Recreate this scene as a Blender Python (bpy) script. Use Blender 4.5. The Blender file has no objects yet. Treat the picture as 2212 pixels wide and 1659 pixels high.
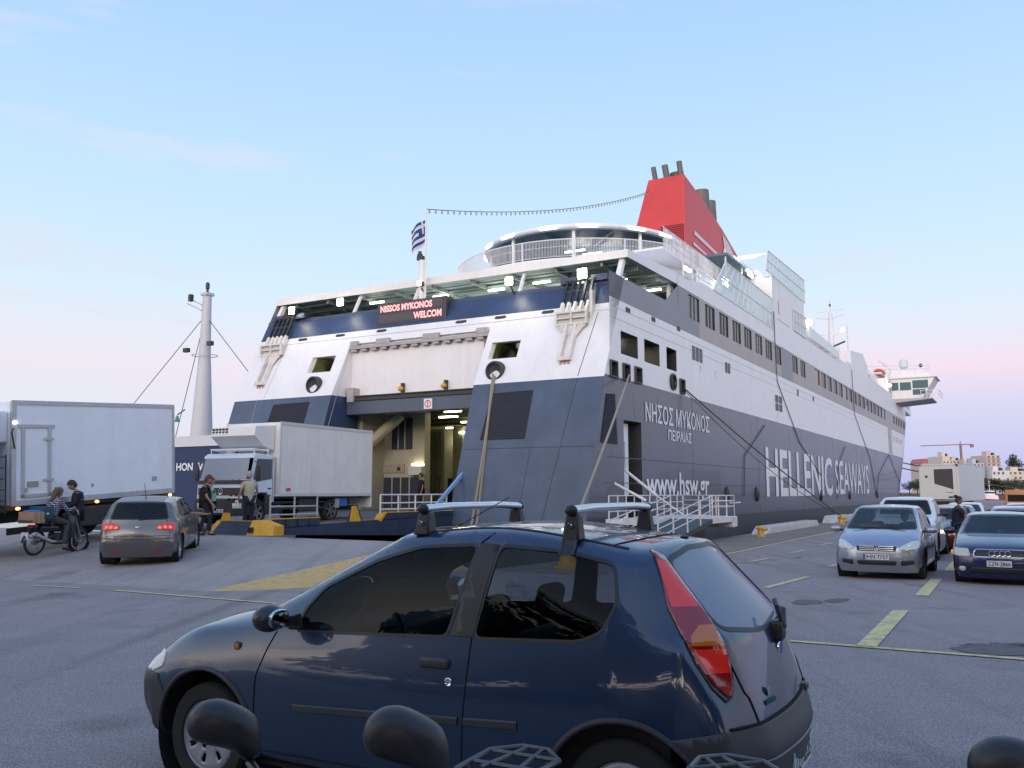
import bpy, bmesh, math, random
import numpy as np
from mathutils import Vector, Matrix
R = math.radians
scene = bpy.context.scene
COL = scene.collection
# ------------------------------------------------------------------ camera, world, sun, exposure
EYE = 1.66
cam_d = bpy.data.cameras.new('camera'); cam = bpy.data.objects.new('camera', cam_d); COL.objects.link(cam)
cam.location = (0, 0, EYE); cam.rotation_euler = (R(90 + 6.9296), 0, 0)
cam_d.sensor_width = 36; cam_d.sensor_fit = 'HORIZONTAL'; cam_d.lens = 1913 / 2212 * 36
cam_d.clip_start = 0.05; cam_d.clip_end = 6000
scene.camera = cam
scene.view_settings.view_transform = 'Standard'; scene.view_settings.look = 'None'
scene.view_settings.exposure = 0.10; scene.view_settings.gamma = 1.0
scene.cycles.use_denoising = True
scene.cycles.max_bounces = 6; scene.cycles.transparent_max_bounces = 16
scene.cycles.sample_clamp_indirect = 6.0
SUN_AZ = R(197)      # compass-like: direction towards the sun, measured from +Y clockwise (behind the camera, a little left)
SUN_EL = R(9)
world = bpy.data.worlds.new('World'); scene.world = world; world.use_nodes = True
def build_world():
    nt = world.node_tree; N = nt.nodes; L = nt.links; N.clear()
    out = N.new('ShaderNodeOutputWorld'); bg = N.new('ShaderNodeBackground'); bg.inputs[1].default_value = 1.0
    sky = N.new('ShaderNodeTexSky'); sky.sky_type = 'NISHITA'; sky.sun_disc = False
    sky.sun_elevation = R(2.5); sky.sun_rotation = SUN_AZ; sky.air_density = 1.0; sky.dust_density = 1.5; sky.ozone_density = 2.0
    sc = N.new('ShaderNodeVectorMath'); sc.operation = 'SCALE'; sc.inputs['Scale'].default_value = 0.10
    L.new(sky.outputs[0], sc.inputs[0])
    # twilight sky colours by elevation (dusk glow low down) in the two halves of the sky
    tc = N.new('ShaderNodeTexCoord'); sep = N.new('ShaderNodeSeparateXYZ'); L.new(tc.outputs['Generated'], sep.inputs[0])
    def ramp(stops):
        r = N.new('ShaderNodeValToRGB'); e = r.color_ramp.elements
        while len(e) > 1: e.remove(e[-1])
        e[0].position = stops[0][0]; e[0].color = (*stops[0][1], 1)
        for p, c in stops[1:]:
            x = e.new(p); x.color = (*c, 1)
        return r
    east = ramp([(0.0, (.46, .50, .80)), (.035, (.58, .60, .88)), (.085, (.70, .69, .91)), (.128, (.92, .76, .88)), (.158, (.82, .83, .95)), (.21, (.70, .86, .99)), (.32, (.57, .80, 1.0)), (.46, (.45, .69, 1.02)), (.66, (.36, .57, .98)), (1.0, (.24, .42, .85))])
    west = ramp([(0.0, (.5, .42, .4)), (.07, (1.0, .85, .75)), (.12, (4.2, 3.1, 2.2)), (.2, (4.4, 3.5, 2.8)), (.33, (2.3, 2.2, 2.15)), (.55, (.85, 1.0, 1.25)), (.8, (.42, .62, 1.0)), (1.0, (.26, .44, .86))])
    L.new(sep.outputs[2], east.inputs[0]); L.new(sep.outputs[2], west.inputs[0])
    # horizontal blend between the anti-sunset half (ahead) and the sunset half (behind)
    dt = N.new('ShaderNodeVectorMath'); dt.operation = 'DOT_PRODUCT'; dt.inputs[1].default_value = (math.sin(SUN_AZ), math.cos(SUN_AZ), 0)
    L.new(tc.outputs['Generated'], dt.inputs[0])
    mr = N.new('ShaderNodeMapRange'); mr.interpolation_type = 'SMOOTHSTEP'; mr.inputs[1].default_value = -.15; mr.inputs[2].default_value = 1.05
    L.new(dt.outputs['Value'], mr.inputs[0])
    mx = N.new('ShaderNodeMix'); mx.data_type = 'RGBA'; L.new(mr.outputs[0], mx.inputs[0]); L.new(east.outputs[0], mx.inputs[6]); L.new(west.outputs[0], mx.inputs[7])
    # the left part of the anti-sunset sky is paler, creamier low down
    mr2 = N.new('ShaderNodeMapRange'); mr2.inputs[1].default_value = .15; mr2.inputs[2].default_value = -.55; mr2.interpolation_type = 'SMOOTHSTEP'
    L.new(sep.outputs[0], mr2.inputs[0])
    mr3 = N.new('ShaderNodeMapRange'); mr3.inputs[1].default_value = .24; mr3.inputs[2].default_value = .06; mr3.interpolation_type = 'SMOOTHSTEP'
    L.new(sep.outputs[2], mr3.inputs[0])
    mm = N.new('ShaderNodeMath'); mm.operation = 'MULTIPLY'; L.new(mr2.outputs[0], mm.inputs[0]); L.new(mr3.outputs[0], mm.inputs[1])
    mx2 = N.new('ShaderNodeMix'); mx2.data_type = 'RGBA'; L.new(mm.outputs[0], mx2.inputs[0]); L.new(mx.outputs[2], mx2.inputs[6]); mx2.inputs[7].default_value = (.82, .84, .90, 1)
    # thin clouds
    mp = N.new('ShaderNodeMapping'); mp.inputs['Scale'].default_value = (1.6, 1.6, 9.0); mp.inputs['Location'].default_value = (3.1, .4, .9); L.new(tc.outputs['Generated'], mp.inputs[0])
    nz = N.new('ShaderNodeTexNoise'); nz.inputs['Scale'].default_value = 2.1; nz.inputs['Detail'].default_value = 6; nz.inputs['Roughness'].default_value = .55; L.new(mp.outputs[0], nz.inputs[0])
    cr = ramp([(0, (0, 0, 0)), (.60, (0, 0, 0)), (.74, (1, 1, 1))]); ad = N.new('ShaderNodeMath'); ad.operation = 'MULTIPLY_ADD'; ad.inputs[1].default_value = .075; L.new(mr2.outputs[0], ad.inputs[0]); L.new(nz.outputs[0], ad.inputs[2]); L.new(ad.outputs[0], cr.inputs[0])
    cm = N.new('ShaderNodeMath'); cm.operation = 'MULTIPLY'; cm.inputs[1].default_value = .45; L.new(cr.outputs[0], cm.inputs[0])
    cc = N.new('ShaderNodeMix'); cc.data_type = 'RGBA'
    low = N.new('ShaderNodeMapRange'); low.inputs[1].default_value = .12; low.inputs[2].default_value = .30; L.new(sep.outputs[2], low.inputs[0])
    L.new(low.outputs[0], cc.inputs[0]); cc.inputs[6].default_value = (.52, .62, .86, 1); cc.inputs[7].default_value = (.93, .80, .90, 1)
    mx3 = N.new('ShaderNodeMix'); mx3.data_type = 'RGBA'; L.new(cm.outputs[0], mx3.inputs[0]); L.new(mx2.outputs[2], mx3.inputs[6]); L.new(cc.outputs[2], mx3.inputs[7])
    fin = N.new('ShaderNodeMix'); fin.data_type = 'RGBA'; fin.inputs[0].default_value = .94
    L.new(sc.outputs[0], fin.inputs[6]); L.new(mx3.outputs[2], fin.inputs[7])
    L.new(fin.outputs[2], bg.inputs[0]); L.new(bg.outputs[0], out.inputs[0])
build_world()
sun_d = bpy.data.lights.new('sun', 'SUN'); sun_d.energy = .75; sun_d.angle = R(35); sun_d.color = (1, .86, .72)
sun = bpy.data.objects.new('sun', sun_d); COL.objects.link(sun)
sdir = Vector((math.sin(SUN_AZ) * math.cos(R(16)), math.cos(SUN_AZ) * math.cos(R(16)), math.sin(R(16))))
sun.rotation_euler = sdir.to_track_quat('Z', 'Y').to_euler(); sun.location = sdir * 50

# ------------------------------------------------------------------ materials
MAT = {}
def mat(name, col, rough=.6, metal=0., noise=0., nscale=8., coat=0., emit=None, estr=0., spec=.5, bump=0., bscale=40., streak=0., alpha=None, stretch=None, ior=None):
    if name in MAT: return MAT[name]
    m = bpy.data.materials.new(name); m.use_nodes = True; nt = m.node_tree; N = nt.nodes; L = nt.links
    b = N['Principled BSDF']; b.inputs['Base Color'].default_value = (*col, 1); b.inputs['Roughness'].default_value = rough
    b.inputs['Metallic'].default_value = metal; b.inputs['Specular IOR Level'].default_value = spec
    if coat: b.inputs['Coat Weight'].default_value = coat; b.inputs['Coat Roughness'].default_value = .03
    if emit: b.inputs['Emission Color'].default_value = (*emit, 1); b.inputs['Emission Strength'].default_value = estr
    if noise or bump or streak:
        tc = N.new('ShaderNodeTexCoord'); src = tc.outputs['Object']
        if stretch:
            mp = N.new('ShaderNodeMapping'); mp.inputs['Scale'].default_value = stretch; L.new(src, mp.inputs[0]); src = mp.outputs[0]
    if noise:
        nz = N.new('ShaderNodeTexNoise'); nz.inputs['Scale'].default_value = nscale; nz.inputs['Detail'].default_value = 8; nz.inputs['Roughness'].default_value = .62
        L.new(src, nz.inputs[0])
        mr = N.new('ShaderNodeMapRange'); mr.inputs[1].default_value = .25; mr.inputs[2].default_value = .75; mr.inputs[3].default_value = 1 - noise; mr.inputs[4].default_value = 1 + noise
        L.new(nz.outputs[0], mr.inputs[0])
        vm = N.new('ShaderNodeVectorMath'); vm.operation = 'SCALE'; vm.inputs[0].default_value = col; L.new(mr.outputs[0], vm.inputs['Scale'])
        L.new(vm.outputs[0], b.inputs['Base Color'])
        mr2 = N.new('ShaderNodeMapRange'); mr2.inputs[3].default_value = max(.02, rough - .12 * noise * 3); mr2.inputs[4].default_value = min(1, rough + .12 * noise * 3)
        L.new(nz.outputs[0], mr2.inputs[0]); L.new(mr2.outputs[0], b.inputs['Roughness'])
    if streak:
        sp_ = N.new('ShaderNodeMapping'); sp_.inputs['Scale'].default_value = (2.6, 2.6, .16); L.new(tc.outputs['Object'], sp_.inputs[0]); n3 = N.new('ShaderNodeTexNoise'); n3.inputs['Scale'].default_value = 1.0; n3.inputs['Detail'].default_value = 7; n3.inputs['Roughness'].default_value = .7; L.new(sp_.outputs[0], n3.inputs[0])
        r3 = N.new('ShaderNodeMapRange'); r3.inputs[1].default_value = .42; r3.inputs[2].default_value = .72; r3.inputs[3].default_value = 0; r3.inputs[4].default_value = streak; L.new(n3.outputs[0], r3.inputs[0])
        m3 = N.new('ShaderNodeMix'); m3.data_type = 'RGBA'; L.new(r3.outputs[0], m3.inputs[0]); L.new(vm.outputs[0], m3.inputs[6]); m3.inputs[7].default_value = (col[0] * .62 + .02, col[1] * .52 + .012, col[2] * .45 + .006, 1); L.new(m3.outputs[2], b.inputs['Base Color'])
    if bump:
        n2 = N.new('ShaderNodeTexNoise'); n2.inputs['Scale'].default_value = bscale; n2.inputs['Detail'].default_value = 4; L.new(tc.outputs['Object'], n2.inputs[0])
        bp = N.new('ShaderNodeBump'); bp.inputs['Strength'].default_value = bump; bp.inputs['Distance'].default_value = .02; L.new(n2.outputs[0], bp.inputs['Height']); L.new(bp.outputs[0], b.inputs['Normal'])
    MAT[name] = m; return m
def glass_mat(name, tint=(.35, .38, .4), ior=1.5, rough=.02):
    if name in MAT: return MAT[name]
    m = bpy.data.materials.new(name); m.use_nodes = True; nt = m.node_tree; N = nt.nodes; L = nt.links; N.clear()
    o = N.new('ShaderNodeOutputMaterial'); mx = N.new('ShaderNodeMixShader'); tr = N.new('ShaderNodeBsdfTransparent'); gl = N.new('ShaderNodeBsdfGlossy'); fr = N.new('ShaderNodeFresnel')
    tr.inputs[0].default_value = (*tint, 1); gl.inputs['Roughness'].default_value = rough; fr.inputs[0].default_value = ior
    L.new(fr.outputs[0], mx.inputs[0]); L.new(tr.outputs[0], mx.inputs[1]); L.new(gl.outputs[0], mx.inputs[2]); L.new(mx.outputs[0], o.inputs[0])
    MAT[name] = m; return m
def emis(name, col, s): return mat(name, (.8, .8, .8), emit=col, estr=s)

# ------------------------------------------------------------------ mesh builder
class MB:
    def __init__(s): s.v = []; s.f = []; s.m = []; s.mats = []
    def mi(s, m):
        if m not in s.mats: s.mats.append(m)
        return s.mats.index(m)
    def face(s, pts, m):
        n = len(s.v); s.v += [tuple(p) for p in pts]; s.f.append(tuple(range(n, n + len(pts)))); s.m.append(s.mi(m))
    def add(s, vs, fs, m):
        n = len(s.v); s.v += [tuple(p) for p in vs]; i = s.mi(m)
        for f in fs: s.f.append(tuple(n + k for k in f)); s.m.append(i)
    def box(s, x0, x1, y0, y1, z0, z1, m, top=None):
        vs = [(x0, y0, z0), (x1, y0, z0), (x1, y1, z0), (x0, y1, z0), (x0, y0, z1), (x1, y0, z1), (x1, y1, z1), (x0, y1, z1)]
        if top: # taper insets (dx,dy)
            dx, dy = top; vs[4:] = [(x0 + dx, y0 + dy, z1), (x1 - dx, y0 + dy, z1), (x1 - dx, y1 - dy, z1), (x0 + dx, y1 - dy, z1)]
        s.add(vs, [(0, 3, 2, 1), (4, 5, 6, 7), (0, 1, 5, 4), (1, 2, 6, 5), (2, 3, 7, 6), (3, 0, 4, 7)], m)
    def prism(s, poly, axis, a, b, m):
        def P(p, t): return {'x': (t, p[0], p[1]), 'y': (p[0], t, p[1]), 'z': (p[0], p[1], t)}[axis]
        n = len(poly); vs = [P(p, a) for p in poly] + [P(p, b) for p in poly]
        fs = [tuple(range(n))[::-1], tuple(range(n, 2 * n))] + [(i, (i + 1) % n, n + (i + 1) % n, n + i) for i in range(n)]
        s.add(vs, fs, m)
    def beam(s, p, q, w, h, m, up=(0, 0, 1)):
        p = Vector(p); q = Vector(q); d = (q - p).normalized(); u = Vector(up); sd = d.cross(u)
        if sd.length < 1e-4: sd = d.cross(Vector((1, 0, 0)))
        sd.normalize(); u = sd.cross(d); sd *= w / 2; u *= h / 2
        vs = [p - sd - u, p + sd - u, p + sd + u, p - sd + u, q - sd - u, q + sd - u, q + sd + u, q - sd + u]
        s.add(vs, [(0, 1, 2, 3), (7, 6, 5, 4), (0, 4, 5, 1), (1, 5, 6, 2), (2, 6, 7, 3), (3, 7, 4, 0)], m)
    def tube(s, pts, r, m, n=8, closed=False, cap=True):
        pts = [Vector(p) for p in pts]; K = len(pts); rs = r if isinstance(r, (list, tuple)) else [r] * K
        up = None; vs = []
        for i in range(K):
            if closed: t = pts[(i + 1) % K] - pts[i - 1]
            else: t = pts[min(i + 1, K - 1)] - pts[max(i - 1, 0)]
            t.normalize()
            if up is None: up = t.orthogonal().normalized()
            up = (up - t * up.dot(t)).normalized() if (up - t * up.dot(t)).length > 1e-5 else t.orthogonal().normalized()
            b = t.cross(up)
            vs += [pts[i] + (up * math.cos(2 * math.pi * k / n) + b * math.sin(2 * math.pi * k / n)) * rs[i] for k in range(n)]
        fs = []
        for i in range(K if closed else K - 1):
            j = (i + 1) % K
            for k in range(n): fs.append((i * n + k, i * n + (k + 1) % n, j * n + (k + 1) % n, j * n + k))
        if cap and not closed: fs += [tuple(range(n))[::-1], tuple(range((K - 1) * n, K * n))]
        s.add(vs, fs, m)
    def lathe(s, prof, c, axis, m, n=24, a0=0, a1=2 * math.pi, cap=False):
        # prof: list of (r, t) ; t along axis
        c = Vector(c); full = abs(a1 - a0 - 2 * math.pi) < 1e-6; K = len(prof); M = n if full else n + 1; vs = []
        for k in range(M):
            a = a0 + (a1 - a0) * k / n; ca, sa = math.cos(a), math.sin(a)
            for r, t in prof:
                vs.append(c + Vector({'x': (t, r * ca, r * sa), 'y': (r * ca, t, r * sa), 'z': (r * ca, r * sa, t)}[axis]))
        fs = []
        for k in range(n):
            k2 = (k + 1) % M
            for i in range(K - 1): fs.append((k * K + i, k2 * K + i, k2 * K + i + 1, k * K + i + 1))
        s.add(vs, fs, m)
        if cap:
            for i in (0, K - 1):
                if prof[i][0] > 1e-4: s.add([vs[k * K + i] for k in range(M)], [tuple(range(M)) if i else tuple(range(M))[::-1]], m)
    def ball(s, c, r, m, n=16, k=10, rot=None):
        c = Vector(c); r = (r, r, r) if not isinstance(r, (tuple, list)) else r; vs = []; fs = []
        for i in range(k + 1):
            ph = math.pi * i / k
            for j in range(n):
                a = 2 * math.pi * j / n; p = Vector((r[0] * math.sin(ph) * math.cos(a), r[1] * math.sin(ph) * math.sin(a), r[2] * math.cos(ph)))
                if rot: p = rot @ p
                vs.append(c + p)
        for i in range(k):
            for j in range(n): fs.append((i * n + j, (i + 1) * n + j, (i + 1) * n + (j + 1) % n, i * n + (j + 1) % n))
        s.add(vs, fs, m)
    def rbox(s, x0, x1, y0, y1, z0, z1, m, r=.03, rot=None):
        bm = bmesh.new(); bmesh.ops.create_cube(bm, size=1)
        for v in bm.verts: v.co = Vector(((x0 + x1) / 2 + v.co.x * (x1 - x0), (y0 + y1) / 2 + v.co.y * (y1 - y0), (z0 + z1) / 2 + v.co.z * (z1 - z0)))
        bmesh.ops.bevel(bm, geom=bm.edges[:], offset=r, segments=3, affect='EDGES', profile=.5)
        if rot is not None:
            c, M3 = rot
            for v in bm.verts: v.co = Vector(c) + M3 @ (v.co - Vector(c))
        bm.verts.index_update(); s.add([v.co for v in bm.verts], [tuple(v.index for v in f.verts) for f in bm.faces], m); bm.free()
    def xf(s, M, i0=0):
        s.v[i0:] = [tuple(M @ Vector(p)) for p in s.v[i0:]]; return s
    def build(s, name, parent=None, smooth=35, bevel=0, merge=False):
        me = bpy.data.meshes.new(name); me.from_pydata(s.v, [], s.f); me.polygons.foreach_set('material_index', s.m)
        for m in s.mats: me.materials.append(m)
        bm = bmesh.new(); bm.from_mesh(me)
        if merge: bmesh.ops.remove_doubles(bm, verts=bm.verts, dist=1e-5)
        bmesh.ops.recalc_face_normals(bm, faces=bm.faces); bm.to_mesh(me); bm.free()
        return link(name, me, parent, smooth, bevel)
def link(name, me, parent=None, smooth=35, bevel=0):
    if smooth:
        me.polygons.foreach_set('use_smooth', [True] * len(me.polygons))
        me.update()
        try: me.set_sharp_from_angle(angle=R(smooth))
        except Exception: pass
    o = bpy.data.objects.new(name, me); COL.objects.link(o)
    if parent is not None: o.parent = parent
    if bevel:
        b = o.modifiers.new('bevel', 'BEVEL'); b.width = bevel; b.segments = 2; b.limit_method = 'ANGLE'; b.angle_limit = R(40)
    return o
def tag(o, label=None, cat=None, group=None, kind=None):
    if label: o['label'] = label
    if cat: o['category'] = cat
    if group: o['group'] = group
    if kind: o['kind'] = kind
    return o
def empty(name, loc=(0, 0, 0), rz=0, label=None, cat=None, group=None, rot=None):
    o = bpy.data.objects.new(name, None); COL.objects.link(o); o.location = loc; o.rotation_euler = rot if rot else (0, 0, rz); o.empty_display_size = .3
    return tag(o, label, cat, group)
def kids(o): return [c for c in bpy.data.objects if c.parent == o]
def copy_tree(o, parent=None):
    c = o.copy(); COL.objects.link(c)
    if parent is not None: c.parent = parent
    for ch in kids(o): copy_tree(ch, c)
    return c
def text_mesh(body, size, depth=.0, bold=0.0, sx=1.0, align='LEFT'):
    cu = bpy.data.curves.new('txt', 'FONT'); cu.body = body; cu.size = size; cu.extrude = depth; cu.offset = bold; cu.align_x = align; cu.resolution_u = 3
    o = bpy.data.objects.new('txt', cu); COL.objects.link(o); bpy.context.view_layer.update()
    dg = bpy.context.evaluated_depsgraph_get(); me = bpy.data.meshes.new_from_object(o.evaluated_get(dg)); bpy.data.objects.remove(o); bpy.data.curves.remove(cu)
    return me
def text_fit(name, body, m, parent, P, a0, a1, b0, b1, bold=0.0):
    """text stretched into the rectangle a0..a1 x b0..b1; P maps (a,b) to the parent's space"""
    me = text_mesh(body, 1.0, 0, bold)
    xs = [v.co.x for v in me.vertices]; ys = [v.co.y for v in me.vertices]; X0, X1, Y0, Y1 = min(xs), max(xs), min(ys), max(ys)
    for v in me.vertices: v.co = Vector(P(a0 + (v.co.x - X0) / (X1 - X0) * (a1 - a0), b0 + (v.co.y - Y0) / (Y1 - Y0) * (b1 - b0)))
    me.materials.clear(); me.materials.append(m)
    o = bpy.data.objects.new(name, me); COL.objects.link(o); o.parent = parent; return o
# shared materials
white = mat('white_paint', (.78, .79, .81), .42, noise=.05, nscale=1.3)
whitem = mat('white_metal', (.72, .73, .74), .4)
black = mat('black_plastic', (.02, .02, .022), .45)
rubber = mat('rubber', (.018, .018, .018), .8, noise=.25, nscale=30)
chrome = mat('chrome', (.8, .8, .82), .12, 1.)
alu = mat('aluminium', (.62, .64, .66), .28, 1., noise=.06, nscale=30)
dsteel = mat('dark_steel', (.06, .06, .065), .5, .5, noise=.2)
yellowp = mat('yellow_paint', (.70, .36, .025), .5, noise=.18, nscale=5)
# ship frame (stern starboard corner at quay level)
ORG = Vector((3.7347, 35.6, 0)); ANG = R(29.808)
Uv = Vector((math.sin(ANG), math.cos(ANG), 0)); Vv = Vector((-math.cos(ANG), math.sin(ANG), 0))
def SW(u, v, z=0): return ORG + Uv * u + Vv * v + Vector((0, 0, z))
SHIP_RZ = math.pi / 2 - ANG
# ------------------------------------------------------------------ ground
def asphalt_mat(name, base, wet=.0):
    m = bpy.data.materials.new(name); m.use_nodes = True; nt = m.node_tree; N = nt.nodes; L = nt.links; b = N['Principled BSDF']
    tc = N.new('ShaderNodeTexCoord')
    def nz(sc, det, r=.6): 
        n = N.new('ShaderNodeTexNoise'); n.inputs['Scale'].default_value = sc; n.inputs['Detail'].default_value = det; n.inputs['Roughness'].default_value = r; L.new(tc.outputs['Object'], n.inputs[0]); return n
    big = nz(.18, 6, .7); mid = nz(1.3, 6, .65); fine = nz(60, 4, .8)
    vor = N.new('ShaderNodeTexVoronoi'); vor.inputs['Scale'].default_value = 75; L.new(tc.outputs['Object'], vor.inputs[0])
    def mrange(src, a, bb, c, d):
        q = N.new('ShaderNodeMapRange'); q.inputs[1].default_value = a; q.inputs[2].default_value = bb; q.inputs[3].default_value = c; q.inputs[4].default_value = d; L.new(src, q.inputs[0]); return q.outputs[0]
    def mul(a, bb):
        q = N.new('ShaderNodeMath'); q.operation = 'MULTIPLY'; L.new(a, q.inputs[0]); L.new(bb, q.inputs[1]); return q.outputs[0]
    f = mul(mrange(big.outputs[0], .3, .7, .86, 1.12), mrange(mid.outputs[0], .3, .7, .86, 1.12))
    f = mul(f, mrange(fine.outputs[0], .3, .7, .50, 1.5)); f = mul(f, mrange(vor.outputs[0], 0, .6, 1.55, .68))
    # tyre tracks, drawn out along the driving lanes
    mpt = N.new('ShaderNodeMapping'); mpt.inputs['Rotation'].default_value = (0, 0, ANG); mpt.inputs['Scale'].default_value = (1.5, .07, 1); L.new(tc.outputs['Object'], mpt.inputs[0]); tn = N.new('ShaderNodeTexNoise'); tn.inputs['Scale'].default_value = 1.0; tn.inputs['Detail'].default_value = 5; L.new(mpt.outputs[0], tn.inputs[0]); f = mul(f, mrange(tn.outputs[0], .52, .68, 1, .80))
    mpu = N.new('ShaderNodeMapping'); mpu.inputs['Rotation'].default_value = (0, 0, ANG - .9); mpu.inputs['Scale'].default_value = (2.2, .05, 1); L.new(tc.outputs['Object'], mpu.inputs[0]); tu = N.new('ShaderNodeTexNoise'); tu.inputs['Scale'].default_value = 1.0; tu.inputs['Detail'].default_value = 4; L.new(mpu.outputs[0], tu.inputs[0]); f = mul(f, mrange(tu.outputs[0], .58, .70, 1, .84))
    # oil stains
    st = nz(.55, 3, .5); f = mul(f, mrange(st.outputs[0], .60, .72, 1, .62))
    # thin cracks and seams
    v2 = N.new('ShaderNodeTexVoronoi'); v2.feature = 'DISTANCE_TO_EDGE'; v2.inputs['Scale'].default_value = .16
    dn = nz(1.2, 5); vm = N.new('ShaderNodeVectorMath'); vm.operation = 'ADD'; L.new(tc.outputs['Object'], vm.inputs[0])
    sc = N.new('ShaderNodeVectorMath'); sc.operation = 'SCALE'; sc.inputs['Scale'].default_value = .9; L.new(dn.outputs[1], sc.inputs[0]); L.new(sc.outputs[0], vm.inputs[1]); L.new(vm.outputs[0], v2.inputs[0])
    f = mul(f, mrange(v2.outputs[0], 0, .003, .78, 1))
    q = N.new('ShaderNodeVectorMath'); q.operation = 'SCALE'; q.inputs[0].default_value = base; L.new(f, q.inputs['Scale']); L.new(q.outputs[0], b.inputs['Base Color'])
    L.new(mrange(mid.outputs[0], .3, .7, .62, .85), b.inputs['Roughness'])
    bp = N.new('ShaderNodeBump'); bp.inputs['Strength'].default_value = .55; bp.inputs['Distance'].default_value = .006; L.new(vor.outputs[0], bp.inputs['Height']); L.new(bp.outputs[0], b.inputs['Normal'])
    return m
asph = asphalt_mat('asphalt', (.325, .268, .262)); asph2 = asphalt_mat('asphalt_pale', (.385, .335, .315))
conc = mat('quay_concrete', (.17, .145, .125), .85, noise=.45, nscale=1.1, bump=.4, stretch=(1, .25, 1))
def gq(y): return -.0115 * min(max(y - 7, 0), 21.74)
def gz(u, v): return gq(SW(u, v).y)
def drape(o, off):
    bm = bmesh.new(); bm.from_mesh(o.data)
    for yy in (7, 28.74): bmesh.ops.bisect_plane(bm, geom=bm.verts[:] + bm.edges[:] + bm.faces[:], plane_co=(0, yy, 0), plane_no=(0, 1, 0), dist=1e-5)
    for v in bm.verts:
        if v.co.z > -1: v.co.z = gq(v.co.y) + off
    bm.to_mesh(o.data); bm.free(); return o
def poly_obj(name, pts, z, m, kind='structure', thick=0, label=None):
    b = MB(); b.face([SW(u, v, z) for u, v in pts], m)
    if thick:
        n = len(pts)
        for i in range(n):
            (u0, v0), (u1, v1) = pts[i], pts[(i + 1) % n]; b.face([SW(u0, v0, z), SW(u0, v0, z - thick), SW(u1, v1, z - thick), SW(u1, v1, z)], m)
    o = b.build(name, smooth=0); tag(o, label, kind=kind); return o
QE, QV = -14.8, -3.5
drape(poly_obj('quay', [(-160, -140), (190, -140), (190, QV), (QE, QV), (QE, 160), (-160, 160)], 0, asph, thick=3), 0)
# raised apron in front of the ramp, its edges softened
def apron():
    b = MB(); u0, u1, h = -21.9, QE - .0, .43; va, vb = -1.7, 60
    def zz(u): 
        t = (u - u0) / (u1 - u0); return max(-.14 + .57 * t, -1)
    us = [u0 + (u1 - u0) * i / 16 for i in range(17)]; vs = [va + (vb - va) * (j / 30) ** 1.5 for j in range(31)]
    for i in range(16):
        for j in range(30): b.face([SW(us[i], vs[j], zz(us[i])), SW(us[i], vs[j + 1], zz(us[i])), SW(us[i + 1], vs[j + 1], zz(us[i + 1])), SW(us[i + 1], vs[j], zz(us[i + 1]))], asph2)
    b.face([SW(u1, va, zz(u1)), SW(u1, vb, zz(u1)), SW(u1, vb, -3), SW(u1, va, -3)], conc)
    # painted side slope, worn yellow
    ys = bpy.data.materials.new('worn_yellow'); ys.use_nodes = True; nt = ys.node_tree; N = nt.nodes; L = nt.links; bs = N['Principled BSDF']
    tc = N.new('ShaderNodeTexCoord'); n1 = N.new('ShaderNodeTexNoise'); n1.inputs['Scale'].default_value = 5; n1.inputs['Detail'].default_value = 12; n1.inputs['Roughness'].default_value = .8; L.new(tc.outputs['Object'], n1.inputs[0])
    r = N.new('ShaderNodeMapRange'); r.inputs[1].default_value = .34; r.inputs[2].default_value = .54; L.new(n1.outputs[0], r.inputs[0])
    mx = N.new('ShaderNodeMix'); mx.data_type = 'RGBA'; L.new(r.outputs[0], mx.inputs[0]); mx.inputs[6].default_value = (.30, .25, .21, 1); mx.inputs[7].default_value = (.62, .39, .12, 1)
    L.new(mx.outputs[2], bs.inputs['Base Color']); bs.inputs['Roughness'].default_value = .8
    W = 1.35
    for i in range(16):
        a, c = us[i], us[i + 1]; ta, tb = i / 16, (i + 1) / 16; wa, wb = W * (.25 + .75 * min(1, ta * 3)), W * (.25 + .75 * min(1, tb * 3))
        b.face([SW(a, va, zz(a)), SW(c, va, zz(c)), SW(c, va - wb, gz(c, va - wb) - .01), SW(a, va - wa, gz(a, va - wa) - .01)], ys)
    b.face([SW(u1, va, zz(u1)), SW(u1, va - W, -.3), SW(u1, va - W, -3), SW(u1, va, -3)], conc)
    tag(b.build('apron', smooth=20, merge=True), kind='structure')
apron()
def apz(u): 
    t = max(0, min(1, (u + 21.9) / 7.1)); return -.14 + .57 * t
conc2 = mat('worn_edge_strip', (.20, .165, .145), .85, noise=.5, nscale=.8, stretch=(.35, 4, 1))
drape(poly_obj('quay_edge_strip', [(QE, -6.3), (180, -6.3), (180, QV - .002), (QE, QV - .002)], .006, conc2), .006)
# painted lines
ypaint = bpy.data.materials.new('line_paint'); ypaint.use_nodes = True
def _yp():
    nt = ypaint.node_tree; N = nt.nodes; L = nt.links; b = N['Principled BSDF']; tc = N.new('ShaderNodeTexCoord'); n = N.new('ShaderNodeTexNoise'); n.inputs['Scale'].default_value = 9; n.inputs['Detail'].default_value = 10; n.inputs['Roughness'].default_value = .75
    L.new(tc.outputs['Object'], n.inputs[0]); r = N.new('ShaderNodeMapRange'); r.inputs[1].default_value = .36; r.inputs[2].default_value = .52; L.new(n.outputs[0], r.inputs[0])
    mx = N.new('ShaderNodeMix'); mx.data_type = 'RGBA'; L.new(r.outputs[0], mx.inputs[0]); mx.inputs[6].default_value = (.27, .25, .23, 1); mx.inputs[7].default_value = (.70, .56, .24, 1); L.new(mx.outputs[2], b.inputs['Base Color']); b.inputs['Roughness'].default_value = .7
_yp()
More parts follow.
